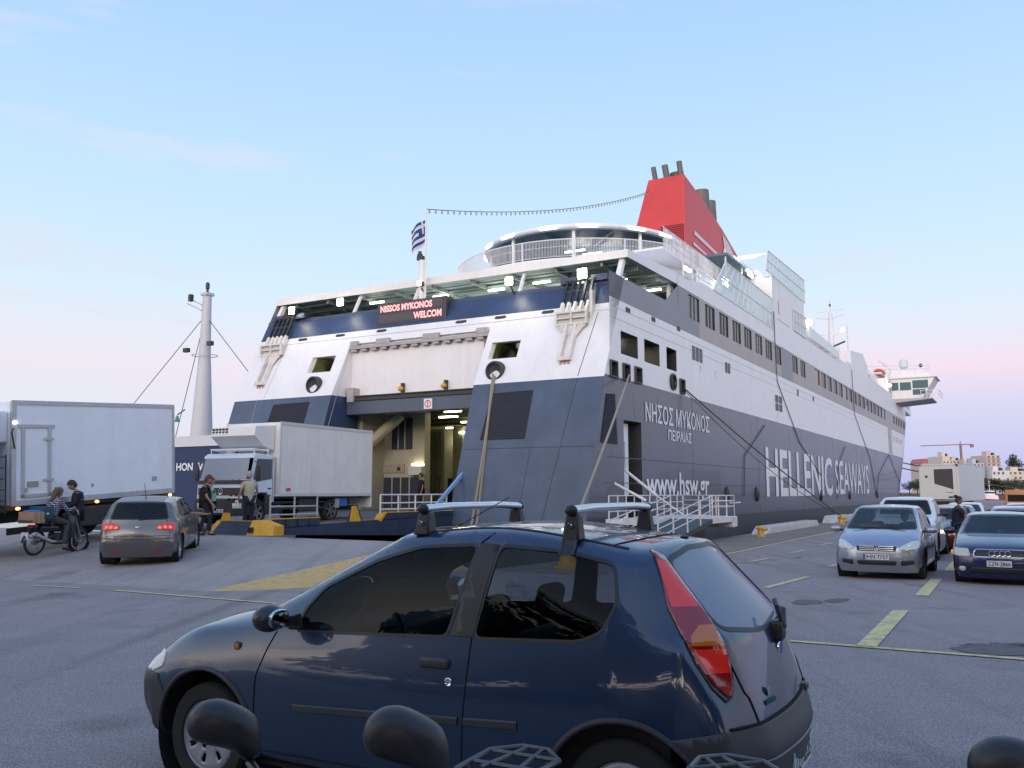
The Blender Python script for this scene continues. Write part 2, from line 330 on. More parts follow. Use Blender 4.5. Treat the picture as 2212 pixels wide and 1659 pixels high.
def line(uv0, uv1, w, z=.009, name='line_marking'):
    a = Vector(uv0); c = Vector(uv1); d = (c - a).normalized(); n = Vector((-d.y, d.x)) * w / 2
    pts = [a - n, c - n, c + n, a + n]; b = MB(); b.face([SW(p.x, p.y, z if not callable(z) else z(p.x)) for p in pts], ypaint); return b.build(name, smooth=0)
lm = MB()
def addline(a, c, w, z=.009):
    a = Vector(a); c = Vector(c); d = (c - a).normalized(); n = Vector((-d.y, d.x)) * w / 2; lm.face([SW(p.x, p.y, z) for p in [a - n, c - n, c + n, a + n]], ypaint)
addline((-22.39, 2.0), (-22.25, .75), .09); addline((-22.2, -.2), (-22.3, -4.3), .10); addline((-22.3, -4.3), (-22.15, -12.2), .1); addline((-22.15, -12.2), (-22.5, -30), .12)
for k in range(9): addline((-22.2 + k * 6.2, -12.86), (-18.4 + k * 6.2, -12.80), .21); addline((-22.2 + k * 6.2, -16.2), (-18.4 + k * 6.2, -16.2), .2)
for k in range(-1, 10): addline((-15.9 + k * 6.2, -10.22), (-13 + k * 6.2, -10.38), .13); addline((-8.95 + k * 4.9, -8.05), (-7.2 + k * 4.9, -8.12), .12)
addline((-10, -6.45), (150, -6.5), .12)
tag(drape(lm.build('road_markings', smooth=0), .010), kind='structure')
# dark damp patches / repairs
dk = mat('damp_asphalt', (.115, .10, .10), .8, noise=.4, nscale=7)
pm = MB()
random.seed(4)
def patch(cu, cv, ru, rv, seed):
    rnd = random.Random(seed); n = 40; ph = [rnd.uniform(0, 6.28) for _ in range(4)]
    pm.face([SW(cu + ru * math.cos(2 * math.pi * k / n) * (1 + rnd.uniform(-.16, .16) + .13 * math.sin(3 * 2 * math.pi * k / n + ph[0]) + .12 * math.sin(2 * 2 * math.pi * k / n + ph[1])), cv + rv * math.sin(2 * math.pi * k / n) * (1 + rnd.uniform(-.2, .2) + .30 * math.sin(2 * 2 * math.pi * k / n + ph[2]) + .2 * math.sin(3 * 2 * math.pi * k / n + ph[3])), .0075) for k in range(n)], dk)
patch(-21.55, -14.3, .5, .62, 3); patch(-21.3, -15.0, .4, .7, 8); patch(-17.95, -11.35, .45, .17, 5); patch(-17.4, -11.75, .4, .15, 6); patch(-6.26, -8.75, .3, .1, 9)
tag(drape(pm.build('damp_patches', smooth=0), .006), kind='structure')
# sea
def sea():
    m = bpy.data.materials.new('sea_water'); m.use_nodes = True; nt = m.node_tree; N = nt.nodes; L = nt.links; b = N['Principled BSDF']
    b.inputs['Base Color'].default_value = (.02, .045, .06, 1); b.inputs['Roughness'].default_value = .12; b.inputs['IOR'].default_value = 1.33
    tc = N.new('ShaderNodeTexCoord'); n = N.new('ShaderNodeTexNoise'); n.inputs['Scale'].default_value = 1.4; n.inputs['Detail'].default_value = 6; L.new(tc.outputs['Object'], n.inputs[0])
    bp = N.new('ShaderNodeBump'); bp.inputs['Strength'].default_value = .6; bp.inputs['Distance'].default_value = .12; L.new(n.outputs[0], bp.inputs['Height']); L.new(bp.outputs[0], b.inputs['Normal'])
    bb = MB(); bb.face([(-4000, -4000, -1.6), (4000, -4000, -1.6), (4000, 4000, -1.6), (-4000, 4000, -1.6)], m); tag(bb.build('sea', smooth=0), kind='structure')
sea()
# quay furniture: white concrete edge blocks and yellow bollards
fb = mat('edge_block_concrete', (.50, .47, .46), .8, noise=.25, nscale=2.5, bump=.3)
def edge_block(u0, u1, w, h, label):
    o = empty('concrete_edge_block', SW(u0, QV - .55, -.25), SHIP_RZ, label, 'concrete block', 'white concrete blocks along the quay edge')
    b = MB(); L_ = u1 - u0; b.prism([(0, 0), (L_, 0), (L_ - .5, h), (.9, h)], 'y', -w / 2, w / 2, fb); b.build('block_body', o, bevel=.04)
edge_block(7.6, 19.6, .7, .34, 'long low white concrete block on the quay edge beside the ferry, nearest the gangway')
edge_block(24.2, 30, .8, .42, 'second white concrete block on the quay edge, beside the farther yellow bollard')
edge_block(33, 48, .7, .34, 'third white concrete block on the quay edge, partly hidden behind the silver hatchback')
def bollard(u, v, label, s=1.0):
    o = empty('bollard', SW(u, v, gz(u, v)), SHIP_RZ, label, 'bollard', 'yellow mooring bollards on the quay')
    ym = mat('bollard_yellow', (.50, .29, .05), .6, noise=.35, nscale=6)
    b = MB(); b.lathe([(.34, 0), (.34, .05), (.24, .07), (.19, .2), (.18, .42), (.27, .5), (.29, .58), (.2, .66), (0, .68)], (0, 0, 0), 'z', ym, 24); b.ball((.0, -.2, .52), (.17, .3, .13), ym)
    b.xf(Matrix.Scale(s, 4)); b.build('bollard_post', o)
bollard(5.5, -4.7, 'yellow bollard at the near end of the first white concrete block', .66)
bollard(22.4, -5.1, 'yellow bollard farther along the quay, where the long stern rope is tied', .72)
bollard(-13.4, -4.9, 'yellow bollard hidden behind the blue hatchback, holding the stern ropes', 1.0)
# ------------------------------------------------------------------ the ferry
ferry = empty('ferry', ORG, SHIP_RZ, 'big white, grey and red car ferry moored stern-to with its stern door open', 'ferry')
hgrey = mat('hull_slate_paint', (.064, .092, .150), .38, noise=.28, nscale=.55, coat=.1, streak=.5)
hgreys = mat('hull_slate_side_light', (.082, .096, .130), .34, noise=.30, nscale=.35, coat=.15, streak=.5)  # same slate paint as the stern; the side's light is put into this tone
hlow = mat('hull_waterline_paint', (.04, .052, .065), .45, noise=.35, nscale=.6)
hwhite = mat('hull_white', (.80, .80, .83), .42, noise=.045, nscale=.7, streak=.16)
navy = mat('navy_band_paint', (.032, .055, .13), .4, noise=.12, nscale=1)
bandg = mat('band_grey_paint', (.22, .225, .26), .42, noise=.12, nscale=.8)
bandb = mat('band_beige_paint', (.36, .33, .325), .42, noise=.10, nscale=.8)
wglass = mat('ship_window_glass', (.010, .010, .012), .25, spec=.25)
cream = mat('garage_cream', (.36, .34, .255), .55, noise=.12, nscale=1.5)
louv = mat('louvre_dark', (.022, .027, .045), .6)
soff = mat('soffit_grey', (.24, .29, .29), .6, noise=.15, nscale=2)
textw = mat('lettering_white', (.74, .76, .80), .5, noise=.08, nscale=4)
lite = emis('fluorescent_tube', (1, .96, .82), 9.0)
def ut(z): return .5 * (z - 6.32) if z > 6.32 else .325 * (z - 6.32)
def sm(t): t = max(0, min(1, t)); return t * t * (3 - 2 * t)
def wall(name, P, A, B, holes, matf, inw, depth=.12, back=None, rev=None, parent=None, skip=None, extraA=(), extraB=()):
    """panelled wall over A x B with rectangular openings, reveals and (optionally) a pane set back in each"""
    a = sorted(set([A[0], A[1]] + [x for h in holes for x in h[:2]] + list(extraA))); b = sorted(set([B[0], B[1]] + [x for h in holes for x in h[2:4]] + list(extraB)))
    a = [x for x in a if A[0] - 1e-6 <= x <= A[1] + 1e-6]; b = [x for x in b if B[0] - 1e-6 <= x <= B[1] + 1e-6]
    mb = MB(); vid = {}; inw = Vector(inw)
    def V(i, j):
        if (i, j) not in vid: vid[(i, j)] = len(mb.v); mb.v.append(tuple(P(a[i], b[j])))
        return vid[(i, j)]
    for i in range(len(a) - 1):
        for j in range(len(b) - 1):
            ca, cb = (a[i] + a[i + 1]) / 2, (b[j] + b[j + 1]) / 2
            if any(h[0] < ca < h[1] and h[2] < cb < h[3] for h in holes) or (skip and skip(ca, cb)): continue
            mb.f.append((V(i, j), V(i + 1, j), V(i + 1, j + 1), V(i, j + 1))); mb.m.append(mb.mi(matf(ca, cb)))
    for h in holes:
        c = [P(h[0], h[2]), P(h[1], h[2]), P(h[1], h[3]), P(h[0], h[3])]; d = h[4] if len(h) > 4 else depth; q = [p + inw * d for p in c]
        for k in range(4): mb.face([c[k], c[(k + 1) % 4], q[(k + 1) % 4], q[k]], rev or matf((h[0] + h[1]) / 2, h[3] + .1))
    o = mb.build(name, parent, smooth=20)
    return o
def pane(name, P, h, inw, d, m, parent):
    mb = MB(); inw = Vector(inw); mb.face([P(*q) + inw * d for q in ((h[0], h[2]), (h[1], h[2]), (h[1], h[3]), (h[0], h[3]))], m); return mb.build(name, parent, smooth=0)
# --- starboard side
def lz(z): return 119 + 2.35 * max(0, min(z, 7)) + .12 * max(0, z - 7)
def sv(u, z):
    L_ = lz(z); s0 = 92 + 1.2 * min(max(z, 0), 12)
    if u <= s0: return 0.0
    return 10.5 * min(1, (u - s0) / (L_ - s0)) ** 2.3
def Ps(u, z):
    zz = z
    if False: zz = z + .55 * sm((u - 1.6) / 8.4) * (1 - abs(z - 9.72) / (.42 if z < 9.72 else .87))
    lo = ut(z)
    uu = lo + u if u < 1e-3 else u
    if u < 1e-3: uu = lo
    return Vector((uu, sv(uu, z), zz))
wins = []
for a0 in (10.9, 13.65, 16.3, 18.97, 21.5, 24.15, 26.8, 29.5): wins.append((a0, a0 + 1.75, 10.6, 11.86))
for a0 in (34.9, 37.7): wins.append((a0, a0 + 1.75, 10.6, 11.86))
for k in range(16): wins.append((43.1 + 2.78 * k, 43.1 + 2.78 * k + 2.05, 10.6, 11.86))
for k in range(12): wins.append((94.5 + 2.75 * k, 94.5 + 2.75 * k + 1.7, 10.7, 11.7))
big = [(1.78, 3.72, 7.48, 8.47, 1.1), (4.5, 6.45, 7.48, 8.53, 1.1), (7.4, 8.82, 7.52, 8.58, 1.1)]
small = [(.62, 1.22, 6.42, 7.0, .35), (1.98, 2.56, 6.42, 7.03, .35), (3.32, 3.95, 6.45, 7.05, .35), (9.22, 9.78, 6.55, 7.16, .35)]
sdoor = [(1.95, 3.97, .55, 4.68, 1.0)]
vents = []
def mside(u, z):
    if z < .35: return hlow
    if z < 6.42: return hgreys
    if z < 9.76: return hwhite
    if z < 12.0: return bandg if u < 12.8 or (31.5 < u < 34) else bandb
    return hwhite
holes = wins + big + small + sdoor
Lend = 136.0
def Ps2(u, z):
    L_ = lz(z); uu = u if u < 60 else 60 + (u - 60) * (L_ - 60) / (Lend - 60)
    return Ps(u, z) if u < 60 else Vector((uu, sv(uu, z), z))
hull = wall('hull', Ps2, (0, Lend), (-2.2, 13.85), holes, mside, (0, 1, 0), depth=.07, rev=dsteel, parent=ferry,
            extraA=[60, 70, 80] + [92 + 2 * k for k in range(22)] + [41, 52], extraB=[.35, 3, 6.42, 8, 9.3, 9.76, 10.3, 10.85, 12.0, 12.6, 12.95],
            skip=lambda u, z: (u < 9.3 and z > 10.85) or (u < 13.6 and z > 12.6) or (u < 29.5 and z > 12.95))
# sloped ends of the side bulwark and of the upper white band
fb_ = MB(); fb_.face([(7.4, .0, 10.85), (9.3, .0, 10.85), (9.3, .0, 12.0)], bandg); fb_.face([(10.9, 0, 12.6), (13.6, 0, 12.6), (13.6, 0, 12.95)], hwhite)
fb_.face([(9.3, 0, 10.85), (10.9, 0, 10.85), (10.9, 0, 11.86), (10.9, 0, 12.0), (9.3, 0, 12.0)], bandg) if False else None
fb_.build('bulwark_end', ferry, smooth=0)
# port side, bow closure, bottom
pb = MB()
zs = [-2.2, .35, 3, 6.42, 9.72, 12, 13.85]; us = [0, 20, 40, 60] + [60 + 4 * k for k in range(1, 20)]
for i in range(len(us) - 1):
    for j in range(len(zs) - 1):
        def Q(u, z): p = Ps2(u, z); return (p.x, 21 - p.y, p.z)
        if us[i] < 19 and zs[j] > 11: continue
        pb.face([Q(us[i], zs[j]), Q(us[i + 1], zs[j]), Q(us[i + 1], zs[j + 1]), Q(us[i], zs[j + 1])], mside(us[i] + 15, (zs[j] + zs[j + 1]) / 2))
pb.build('port_side', ferry, smooth=20, merge=True)
fins = mat('window_fin', (.30, .32, .36), .4)
for k, h in enumerate(wins):
    p = pane('window', Ps2, h, (0, 1, 0), .06, wglass if k * 7 % 5 else mat('ship_window_glass_pale', (.035, .035, .04), .12, spec=.5), ferry)  # some panes use a paler glass colour
    if k < 10:
        mb = MB()
        for t in (.34, .66):
            uu = h[0] + (h[1] - h[0]) * t; mb.box(uu - .03, uu + .03, -.0, .05, h[2] + .05, h[3] - .05, fins)
        mb.build('mullion', p, smooth=0)
    elif k < 26:
        pass
for h in small: pane('fairlead', Ps2, h, (0, 1, 0), .34, black, ferry)
for h in small:
    fr = MB()
    for (x0, x1, z0, z1) in ((h[0] - .07, h[0], h[2] - .07, h[3] + .07), (h[1], h[1] + .07, h[2] - .07, h[3] + .07), (h[0], h[1], h[3], h[3] + .07), (h[0], h[1], h[2] - .07, h[2])): fr.box(x0, x1, -.09, .0, z0, z1, dsteel)
    fr.build('fairlead_rim', ferry, smooth=0)
olive = mat('mooring_deck_olive', (.24, .235, .14), .6, noise=.25, nscale=3)
# mooring deck seen through the big openings
md = MB(); md.box(1.75, 14, 3.0, 3.1, 6.7, 9.6, olive); md.box(1.5, 14, .12, 3.0, 9.0, 9.1, olive); md.box(.65, 14, .12, 3, 7.2, 7.3, dsteel)
md.box(6.8, 6.95, .2, 2.9, 7.3, 9.0, olive); md.box(2.7, 3.0, 2.4, 3.0, 7.3, 9.0, olive); md.ball((5.4, 2.7, 8.3), (.3, .12, .3), dsteel); md.beam((1.9, 1.5, 7.8), (3.4, 1.2, 7.9), .12, .12, dsteel); md.beam((4.7, 1.6, 7.6), (5.2, 1.3, 7.95), .1, .1, black)
md.build('mooring_deck', ferry, smooth=0)
ml = MB(); ml.box(3.1, 3.5, .9, 1.3, 8.35, 8.45, lite); ml.build('mooring_deck_lamp', ferry, smooth=0)
# grilles, vents and ovals on the side
def louvre(name, P, poly4, m, n, off, parent):
    """poly4 corners bl, br, tr, tl in (a,b); horizontal slats"""
    mb = MB(); bl, br, tr, tl = [Vector(q) for q in poly4]; off = Vector(off)
    mb.face([P(*q) + off * .35 for q in (bl, br, tr, tl)], m)
    for k in range(n):
        t0, t1 = (k + .12) / n, (k + .66) / n; a = bl.lerp(tl, t0); b_ = br.lerp(tr, t0); c = br.lerp(tr, t1); d = bl.lerp(tl, t1)
        mb.face([P(*a) + off * .4, P(*b_) + off * .4, P(*c) + off, P(*d) + off], mat('louvre_slat', (.05, .06, .09), .5)); mb.face([P(*d) + off, P(*c) + off, P(*c) + off * .4, P(*d) + off * .4], m)
    return mb.build(name, parent, smooth=0)
P0 = lambda a, b: Vector((a, 0, b))
louvre('side_grille', P0, [(-.45, 3.6), (1.22, 3.6), (1.02, 5.68), (.18, 5.62)], louv, 26, (0, -.06, 0), ferry)
vm_ = mat('vent_grey', (.34, .35, .38), .5)
def vent(x0, x1, z0, z1, nc, nr=1):
    w = (x1 - x0) / nc; hh = (z1 - z0) / nr
    for i in range(nc):
        for j in range(nr): louvre('vent', P0, [(x0 + w * (i + .1), z0 + hh * (j + .05)), (x0 + w * (i + .9), z0 + hh * (j + .05)), (x0 + w * (i + .9), z0 + hh * (j + .95)), (x0 + w * (i + .1), z0 + hh * (j + .95))], vm_, 8, (0, -.03, 0), ferry)
vent(11.2, 13.0, 8.42, 9.25, 3); vent(17.1, 18.2, 8.45, 9.12, 2); vent(28.9, 31.1, 7.2, 8.35, 2, 2); vent(36.0, 36.6, 8.9, 9.4, 1); vent(41.8, 42.4, 9.0, 9.4, 1)
for u_, z_ in ((2.5, 9.5), (5.6, 9.62), (9.1, 9.74)):
    vv = MB()
    for s_ in (0, .26): vv.lathe([(0, -.012), (.13, -.012), (.15, .03)], (u_ + s_, 0, z_), 'y', dsteel, 12)
    vv.build('freeing_port', ferry)
rr = MB(); rr.lathe([(.40, .0), (.42, -.1), (.33, -.12), (.30, -.02), (0, -.015)], (8.15, 0, 6.95), 'y', black, 20); rr.build('round_fairlead', ferry)
sg = MB(); sg.box(88.5, 92, -.03, .0, 6.5, 10.1, mat('hull_door_grey', (.42, .41, .43), .5))
for k in range(13): sg.box(94 + 2.6 * k, 94.8 + 2.6 * k, -.02, .0, 8.3, 8.9, vm_) if 94 + 2.6 * k < 104 else None
sg.build('shell_door', ferry, smooth=0)
# seams and cables on the side
sl = MB()
for z_ in (9.38, 8.9): sl.box(.9, 100, -.006, .0, z_, z_ + .02, vm_)
for z_ in (3.05, 2.0): sl.box(-.2 if z_ < 3 else .2, 100, -.008, .0, z_, z_ + .035, hlow)
for u_ in (11, 24, 37, 50, 63, 76): sl.box(u_, u_ + .02, -.006, 0, .4, 6.4, hlow)
sl.build('plate_seams', ferry, smooth=0)
def cable(pts, r=.028, m=None): cb = MB(); cb.tube([(u_, -.05, z_) for u_, z_ in pts], r, m or dsteel, 6); cb.build('hull_cable', ferry)
cable([(29.3, 14.2), (29.4, 11.0), (29.6, 9.3), (36, 5.4), (44, 2.9)]); cable([(25.8, 6.0), (20.6, 3.8), (20.2, 1.4)]); cable([(62, 14), (62.5, 9.5), (72, 5.2), (74.5, 2.6), (75, 1.2)]); cable([(56, 5.9), (52, 4.0), (51, 1.0)]); cable([(88, 6.3), (97, 3.2), (98.5, .8)]); cable([(88, 6.3), (78, 3.6), (76, 1.2)])
mk = MB()
for u_ in (16.8, 43.5, 57.5, 76, 23.2): mk.ball((u_, -.05, 1.35 if u_ > 40 else 1.5), (.35, .12, .45), black)
mk.box(17.2, 19.5, -.02, .0, 1.0, 1.07, textw); mk.build('hull_fittings', ferry)
# stains running down the plating
for nm_, m_, lst in (('rust_streaks', mat('rust_streak', (.42, .30, .22), .8), ((1.0, 6.4, .5), (2.3, 6.38, .35), (9.5, 6.5, .9), (15.2, 8.3, .5), (29.6, 7.1, .8), (12.6, 8.3, .4), (44, 6.3, .7), (62.4, 6.2, .9))), ('salt_streaks', mat('salt_streak', (.26, .25, .26), .7), ((3.2, 5.9, 1.3), (6.1, 6.1, 1.6), (14.5, 6.0, 1.1), (18, 5.7, 1.5), (22.4, 6.0, .8), (33, 5.9, 1.9), (39, 6.1, 1.2), (53, 6.0, 1.6), (66, 5.8, 1.3)))):
    q = MB()
    for a, z_, h_ in lst:
        w = .05 + .03 * (a % 1); q.face([(a - w, -.007, z_), (a + w, -.007, z_), (a + w * .35, -.007, z_ - h_ * .6), (a + .01, -.007, z_ - h_)], m_)
    q.build(nm_, ferry, smooth=0)
# lettering
text_fit('lettering_island_name', 'ΝΗΣΟΣ ΜΥΚΟΝΟΣ', textw, ferry, lambda a, b: Vector((a, -.03, b)), 4.45, 13.75, 4.78, 5.66, .012)
text_fit('lettering_port', 'ΠΕΙΡΑΙΑΣ', textw, ferry, lambda a, b: Vector((a, -.03, b)), 7.35, 10.75, 4.08, 4.58, .012)
text_fit('lettering_web_address', 'www.hsw.gr', textw, ferry, lambda a, b: Vector((a, -.03, b)), 4.4, 13.5, 1.12, 2.58, .018)
text_fit('lettering_hellenic', 'HELLENIC', textw, ferry, lambda a, b: Vector((a, -.03, b)), 25.7, 48.9, 1.3, 4.6, .02)
text_fit('lettering_seaways', 'SEAWAYS', textw, ferry, lambda a, b: Vector((a, -.03, b)), 50.3, 70.2, 1.4, 4.5, .005)
# --- transom (stern), faces -u ; parametrised by (v, z)
def Pt(v, z): return Vector((ut(z), v, z))
tw = [(4.42, 5.9, 7.5, 8.32, .35), (15.1, 16.66, 7.6, 8.46, .35)]
cent = (6.25, 14.42)
def mtr(v, z):
    if z < .35: return hlow
    if z < 6.32: return hgrey
    if z < 9.72: return hwhite
    return navy
tr = wall('transom', Pt, (0, 21), (-2.2, 10.85), tw + [(cent[0], cent[1], -2.2, 9.0, .05)], mtr, (1, 0, 0), parent=ferry, extraB=[.35, 3.5, 6.32, 9.72])
# mooring room behind the stern windows
mo = MB()
for v0 in (3.9, 14.6):
    mo = MB(); mo.box(3.6, 3.7, v0, v0 + 2.6, 7.0, 9.0, olive); mo.box(1.4, 3.6, v0, v0 + 2.6, 8.55, 8.6, olive); mo.box(1.25, 3.6, v0 + 2.55, v0 + 2.6, 7.0, 8.6, olive); mo.box(1.25, 3.6, v0, v0 + .05, 7.0, 8.6, olive); mo.ball((2.6, v0 + 1.9, 7.8), (.3, .3, .6), dsteel); mo.box(2.3, 2.5, v0 + .5, v0 + .9, 8.2, 8.45, vm_); mo.box(2.3, 2.5, v0 + 1.1, v0 + 1.5, 8.2, 8.45, vm_); mo.build('mooring_room', ferry, smooth=0)
# recessed centre panel, its side walls, ledge with teeth, rail and beam
rc = MB(); c0, c1 = cent
rc.box(1.5, 1.62, c0, c1, 6.38, 9.06, hwhite)
for v_, sgn in ((c0, -1), (c1, 1)):
    rc.face([(ut(9.0), v_, 9.0), (ut(6.32), v_, 6.32), (1.5, v_, 6.32), (1.5, v_, 9.0)], hwhite)
    rc.face([(ut(6.32), v_, 6.32), (ut(.4), v_, .4), (2.0, v_, .4), (2.0, v_, 6.32)], navy if sgn > 0 else hgrey)
rc.face([(ut(9.0), c0, 9.0), (ut(9.0), c1, 9.0), (1.5, c1, 9.0), (1.5, c0, 9.0)], hwhite)
rc.build('recess_panel', ferry, smooth=0)
lg = MB(); lgm = mat('ledge_grey', (.42, .40, .41), .6, noise=.2)
lg.box(1.22, 1.5, c0 + .02, c1 - .02, 8.72, 8.86, lgm)
for k in range(13): v_ = c0 + .3 + k * .62; lg.prism([(1.24, 8.72), (1.5, 8.72), (1.5, 8.56)], 'y', v_, v_ + .12, lgm) ; lg.box(1.26, 1.5, v_, v_ + .34, 8.60, 8.72, lgm)
for v_, w_ in ((6.3, .6), (9.0, .9), (11.9, .8), (13.9, .45)): lg.box(1.2, 1.5, v_, v_ + w_, 8.86, 9.12, lgm)
lg.build('door_top_ledge', ferry, smooth=0)
rl = MB(); rl.box(1.15, 1.5, c0 + .02, c1 - .02, 6.08, 6.36, dsteel); rl.box(1.05, 1.12, c0 + .02, c1 - .02, 6.3, 6.34, dsteel); rl.box(1.05, 1.12, c0 + .02, c1 - .02, 6.1, 6.14, dsteel)
rl.box(1.0, 1.5, 13.9, 14.3, 6.05, 6.75, lgm); rl.build('door_guide_rail', ferry, smooth=0)
bmk = MB(); bmk.box(1.1, 1.8, c0 + .02, c1 - .02, 5.42, 6.08, hgrey); bmk.build('door_head_beam', ferry, smooth=0, bevel=.03)
for v_ in (11.1, 8.6):
    hk = MB()
    hk.box(1.3, 1.48, v_, v_ + .12, 6.36, 6.85, dsteel); hk.ball((1.3, v_ + .12, 6.58), (.14, .14, .13), yellowp); hk.build('door_hook', ferry)
sn = MB(); sn.box(1.04, 1.09, 9.2, 9.66, 5.5, 5.98, mat('notice_white', (.8, .78, .78), .5)); s_ = sn.build('round_notice', ferry, smooth=0)
sr = MB(); redm = mat('notice_red', (.6, .05, .06), .5); sr.lathe([(.14, 0), (.18, 0)], (1.03, 9.43, 5.74), 'x', redm, 24); sr.box(1.025, 1.03, 9.41, 9.45, 5.62, 5.9, redm); sr.build('ring_mark', s_, smooth=0)
# stern grilles, hawse holes, ovals, seams
Pto = lambda a, b: Pt(a, b)
louvre('stern_grille', Pto, [(3.25, 3.83), (5.4, 3.83), (5.2, 5.88), (3.2, 5.92)], louv, 30, (-.06, 0, 0), ferry)
louvre('stern_grille', Pto, [(15.8, 4.0), (18.3, 4.0), (18.1, 6.02), (15.72, 6.05)], louv, 30, (-.06, 0, 0), ferry)
for v_ in (5.28, 15.76): hw = MB(); hw.lathe([(.46, .1), (.44, -.16), (.36, -.2), (.30, -.05), (.0, .05)], (ut(6.9) - .02, v_, 6.9), 'x', mat('hawse_steel', (.04, .05, .06), .7), 24); hw.build('hawse_pipe', ferry)
for v_ in (17.9, 15.35, 12.7, 8.0, 5.85, 3.4):
    ov = MB()
    for d in (-.2, .2): ov.lathe([(0, -.012), (.10, -.012), (.12, .03)], (ut(9.55) - .0, v_ + d, 9.55), 'x', dsteel, 12)
    ov.box(ut(9.55) - .02, ut(9.55) + .05, v_ - .2, v_ + .2, 9.45, 9.65, dsteel); ov.build('drain_oval', ferry)
se = MB()
def seam(v0, z0, v1, z1, w=.012, m=None):
    a = Pt(v0, z0); c = Pt(v1, z1); off = Vector((-.008, 0, 0)); d = Vector((0, w, 0)) if abs(v0 - v1) < abs(z0 - z1) else Vector((.5 * w, 0, w)); se.face([a - d + off, c - d + off, c + d + off, a + d + off], m or vm_)
seam(.02, 9.38, 20.98, 9.38); seam(.9, 9.3, 1.2, 6.4, .015, dsteel); seam(1.2, 6.3, 1.9, .5, .018, hlow); seam(18.9, 8.6, 18.95, 6.4); seam(19.4, 6.3, 19.2, 3); seam(5.0, 3.5, 4.9, .6, .012, hlow); seam(2.9, 3.6, 3.0, .6, .012, hlow); seam(.02, 3.45, 6.1, 3.45, .012, hlow)
se.build('stern_seams', ferry, smooth=0)
# folded stern ladder-racks with caged boxes beneath the rail
def rack(vc, s=1):
    r_ = MB(); wm = mat('rack_white', (.70, .68, .66), .5, noise=.15, nscale=5)
    for k in range(5):
        v_ = vc - .62 + k * .31; r_.beam((ut(10.9) - .28, v_, 10.95), (ut(9.95) - .32, v_, 9.85), .09, .12, black); r_.beam((ut(9.95) - .32, v_, 9.85), (ut(9.35) - .25, v_ + .03, 9.35), .12, .16, wm)
    r_.beam((ut(10.9) - .3, vc - .75, 10.95), (ut(10.9) - .3, vc + .75, 10.95), .08, .08, black); r_.beam((ut(10.4) - .3, vc - .75, 10.4), (ut(10.4) - .3, vc + .75, 10.4), .07, .07, black)
    zc = 9.05; x = ut(zc) - .42
    for (a, b_, c, d) in ((vc - .75, vc + .75, 9.3, 9.38), (vc - .75, vc + .75, 8.78, 8.86), (vc - .75, vc - .67, 8.86, 9.3), (vc + .67, vc + .75, 8.86, 9.3), (vc - .04, vc + .04, 8.86, 9.3), (vc - .67, vc + .67, 9.05, 9.1)): r_.box(x, x + .1, a, b_, c, d, wm)
    r_.box(x + .12, ut(9.4), vc - .7, vc + .7, 8.8, 9.34, mat('rack_box_grey', (.55, .54, .53), .6)); r_.prism([(vc - .75, 8.78), (vc + .75, 8.78), (vc + .28, 8.35), (vc + .28, 7.2), (vc + .14, 7.2), (vc + .14, 8.2), (vc - .14, 8.2), (vc - .14, 7.2), (vc - .28, 7.2), (vc - .28, 8.35)], 'x', x + .05, ut(8.3) + .02, wm)  # box behind the bars, greyer than their white
    for dv in (-.22, .22): r_.beam((ut(8.75) - .18, vc + dv, 8.75), (ut(7.2) - .14, vc + dv, 7.2), .13, .22, wm)
    for dv in (-.5, .5): r_.beam((ut(8.8) - .2, vc + dv, 8.8), (ut(8.25) - .16, vc + dv * .4, 8.25), .16, .2, wm)
    r_.box(ut(7.25) - .3, ut(7.25), vc - .28, vc + .28, 7.14, 7.3, wm)
    for k in range(3): r_.box(ut(7.0) - .02, ut(7.0) + .03, vc - .24 + k * .19, vc - .14 + k * .19, 6.86, 7.1, mat('rust_streak', (.42, .30, .22), .8))
    r_.box(ut(9.6) - .3, ut(9.6), vc - .85, vc - .72, 8.75, 10.3, wm) if s > 0 else None
    r_.build('folding_rack', ferry, smooth=0)
rack(1.95); rack(19.55, -1)
# --- aft open deck: bulwark cap, floor, soffit slab, posts, lamps
dk_ = MB(); dk_.box(2.2, 2.32, 0.02, 20.98, 9.9, 10.86, navy); dk_.box(2.2, 30, .1, 20.9, 9.8, 9.9, soff)
for v_ in (1.1, 2.6, 18.6, 20.2): dk_.box(2.0, 2.2, v_ - .4, v_ + .35, 10.85, 11.12, navy)
dk_.build('aft_deck', ferry, smooth=0)
sb = MB()
def slabz(u): return 11.92 + max(0, (u - 2.7)) * .02
sb.face([(2.7, 0, 11.9), (2.7, 21, 11.9), (2.7, 21, 12.26), (2.7, 0, 12.26)], hwhite)
sb.face([(2.7, 0, 11.9), (2.7, 0, 12.26), (9.3, 0, 12.62), (9.3, 0, 12.02)], hwhite); sb.face([(2.7, 21, 11.9), (9.3, 21, 12.02), (9.3, 21, 12.62), (2.7, 21, 12.26)], hwhite)
sb.face([(2.7, 0, 12.26), (2.7, 21, 12.26), (9.3, 21, 12.62), (9.3, 0, 12.62)], hwhite); sb.face([(9.3, 0, 12.62), (9.3, 21, 12.62), (30, 21, 12.7), (30, 0, 12.7)], hwhite)
sb.face([(2.7, 0, 11.9), (2.7, 21, 11.9), (7.6, 21, 12.0), (7.6, 0, 11.99), ], soff); sb.face([(7.6, 0, 11.99), (7.6, 21, 12.0), (30, 21, 12.05), (30, 0, 12.05)], soff)
sb.build('boat_deck_slab', ferry, smooth=0)
bmz = MB()
for k in range(9): v_ = 1.3 + k * 2.3; bmz.box(2.95, 16, v_, v_ + .12, 11.72, 11.9, soff)
for k in range(5): u_ = 4.3 + k * 2.4; bmz.box(u_, u_ + .1, .2, 20.8, 11.66, 11.9, soff)
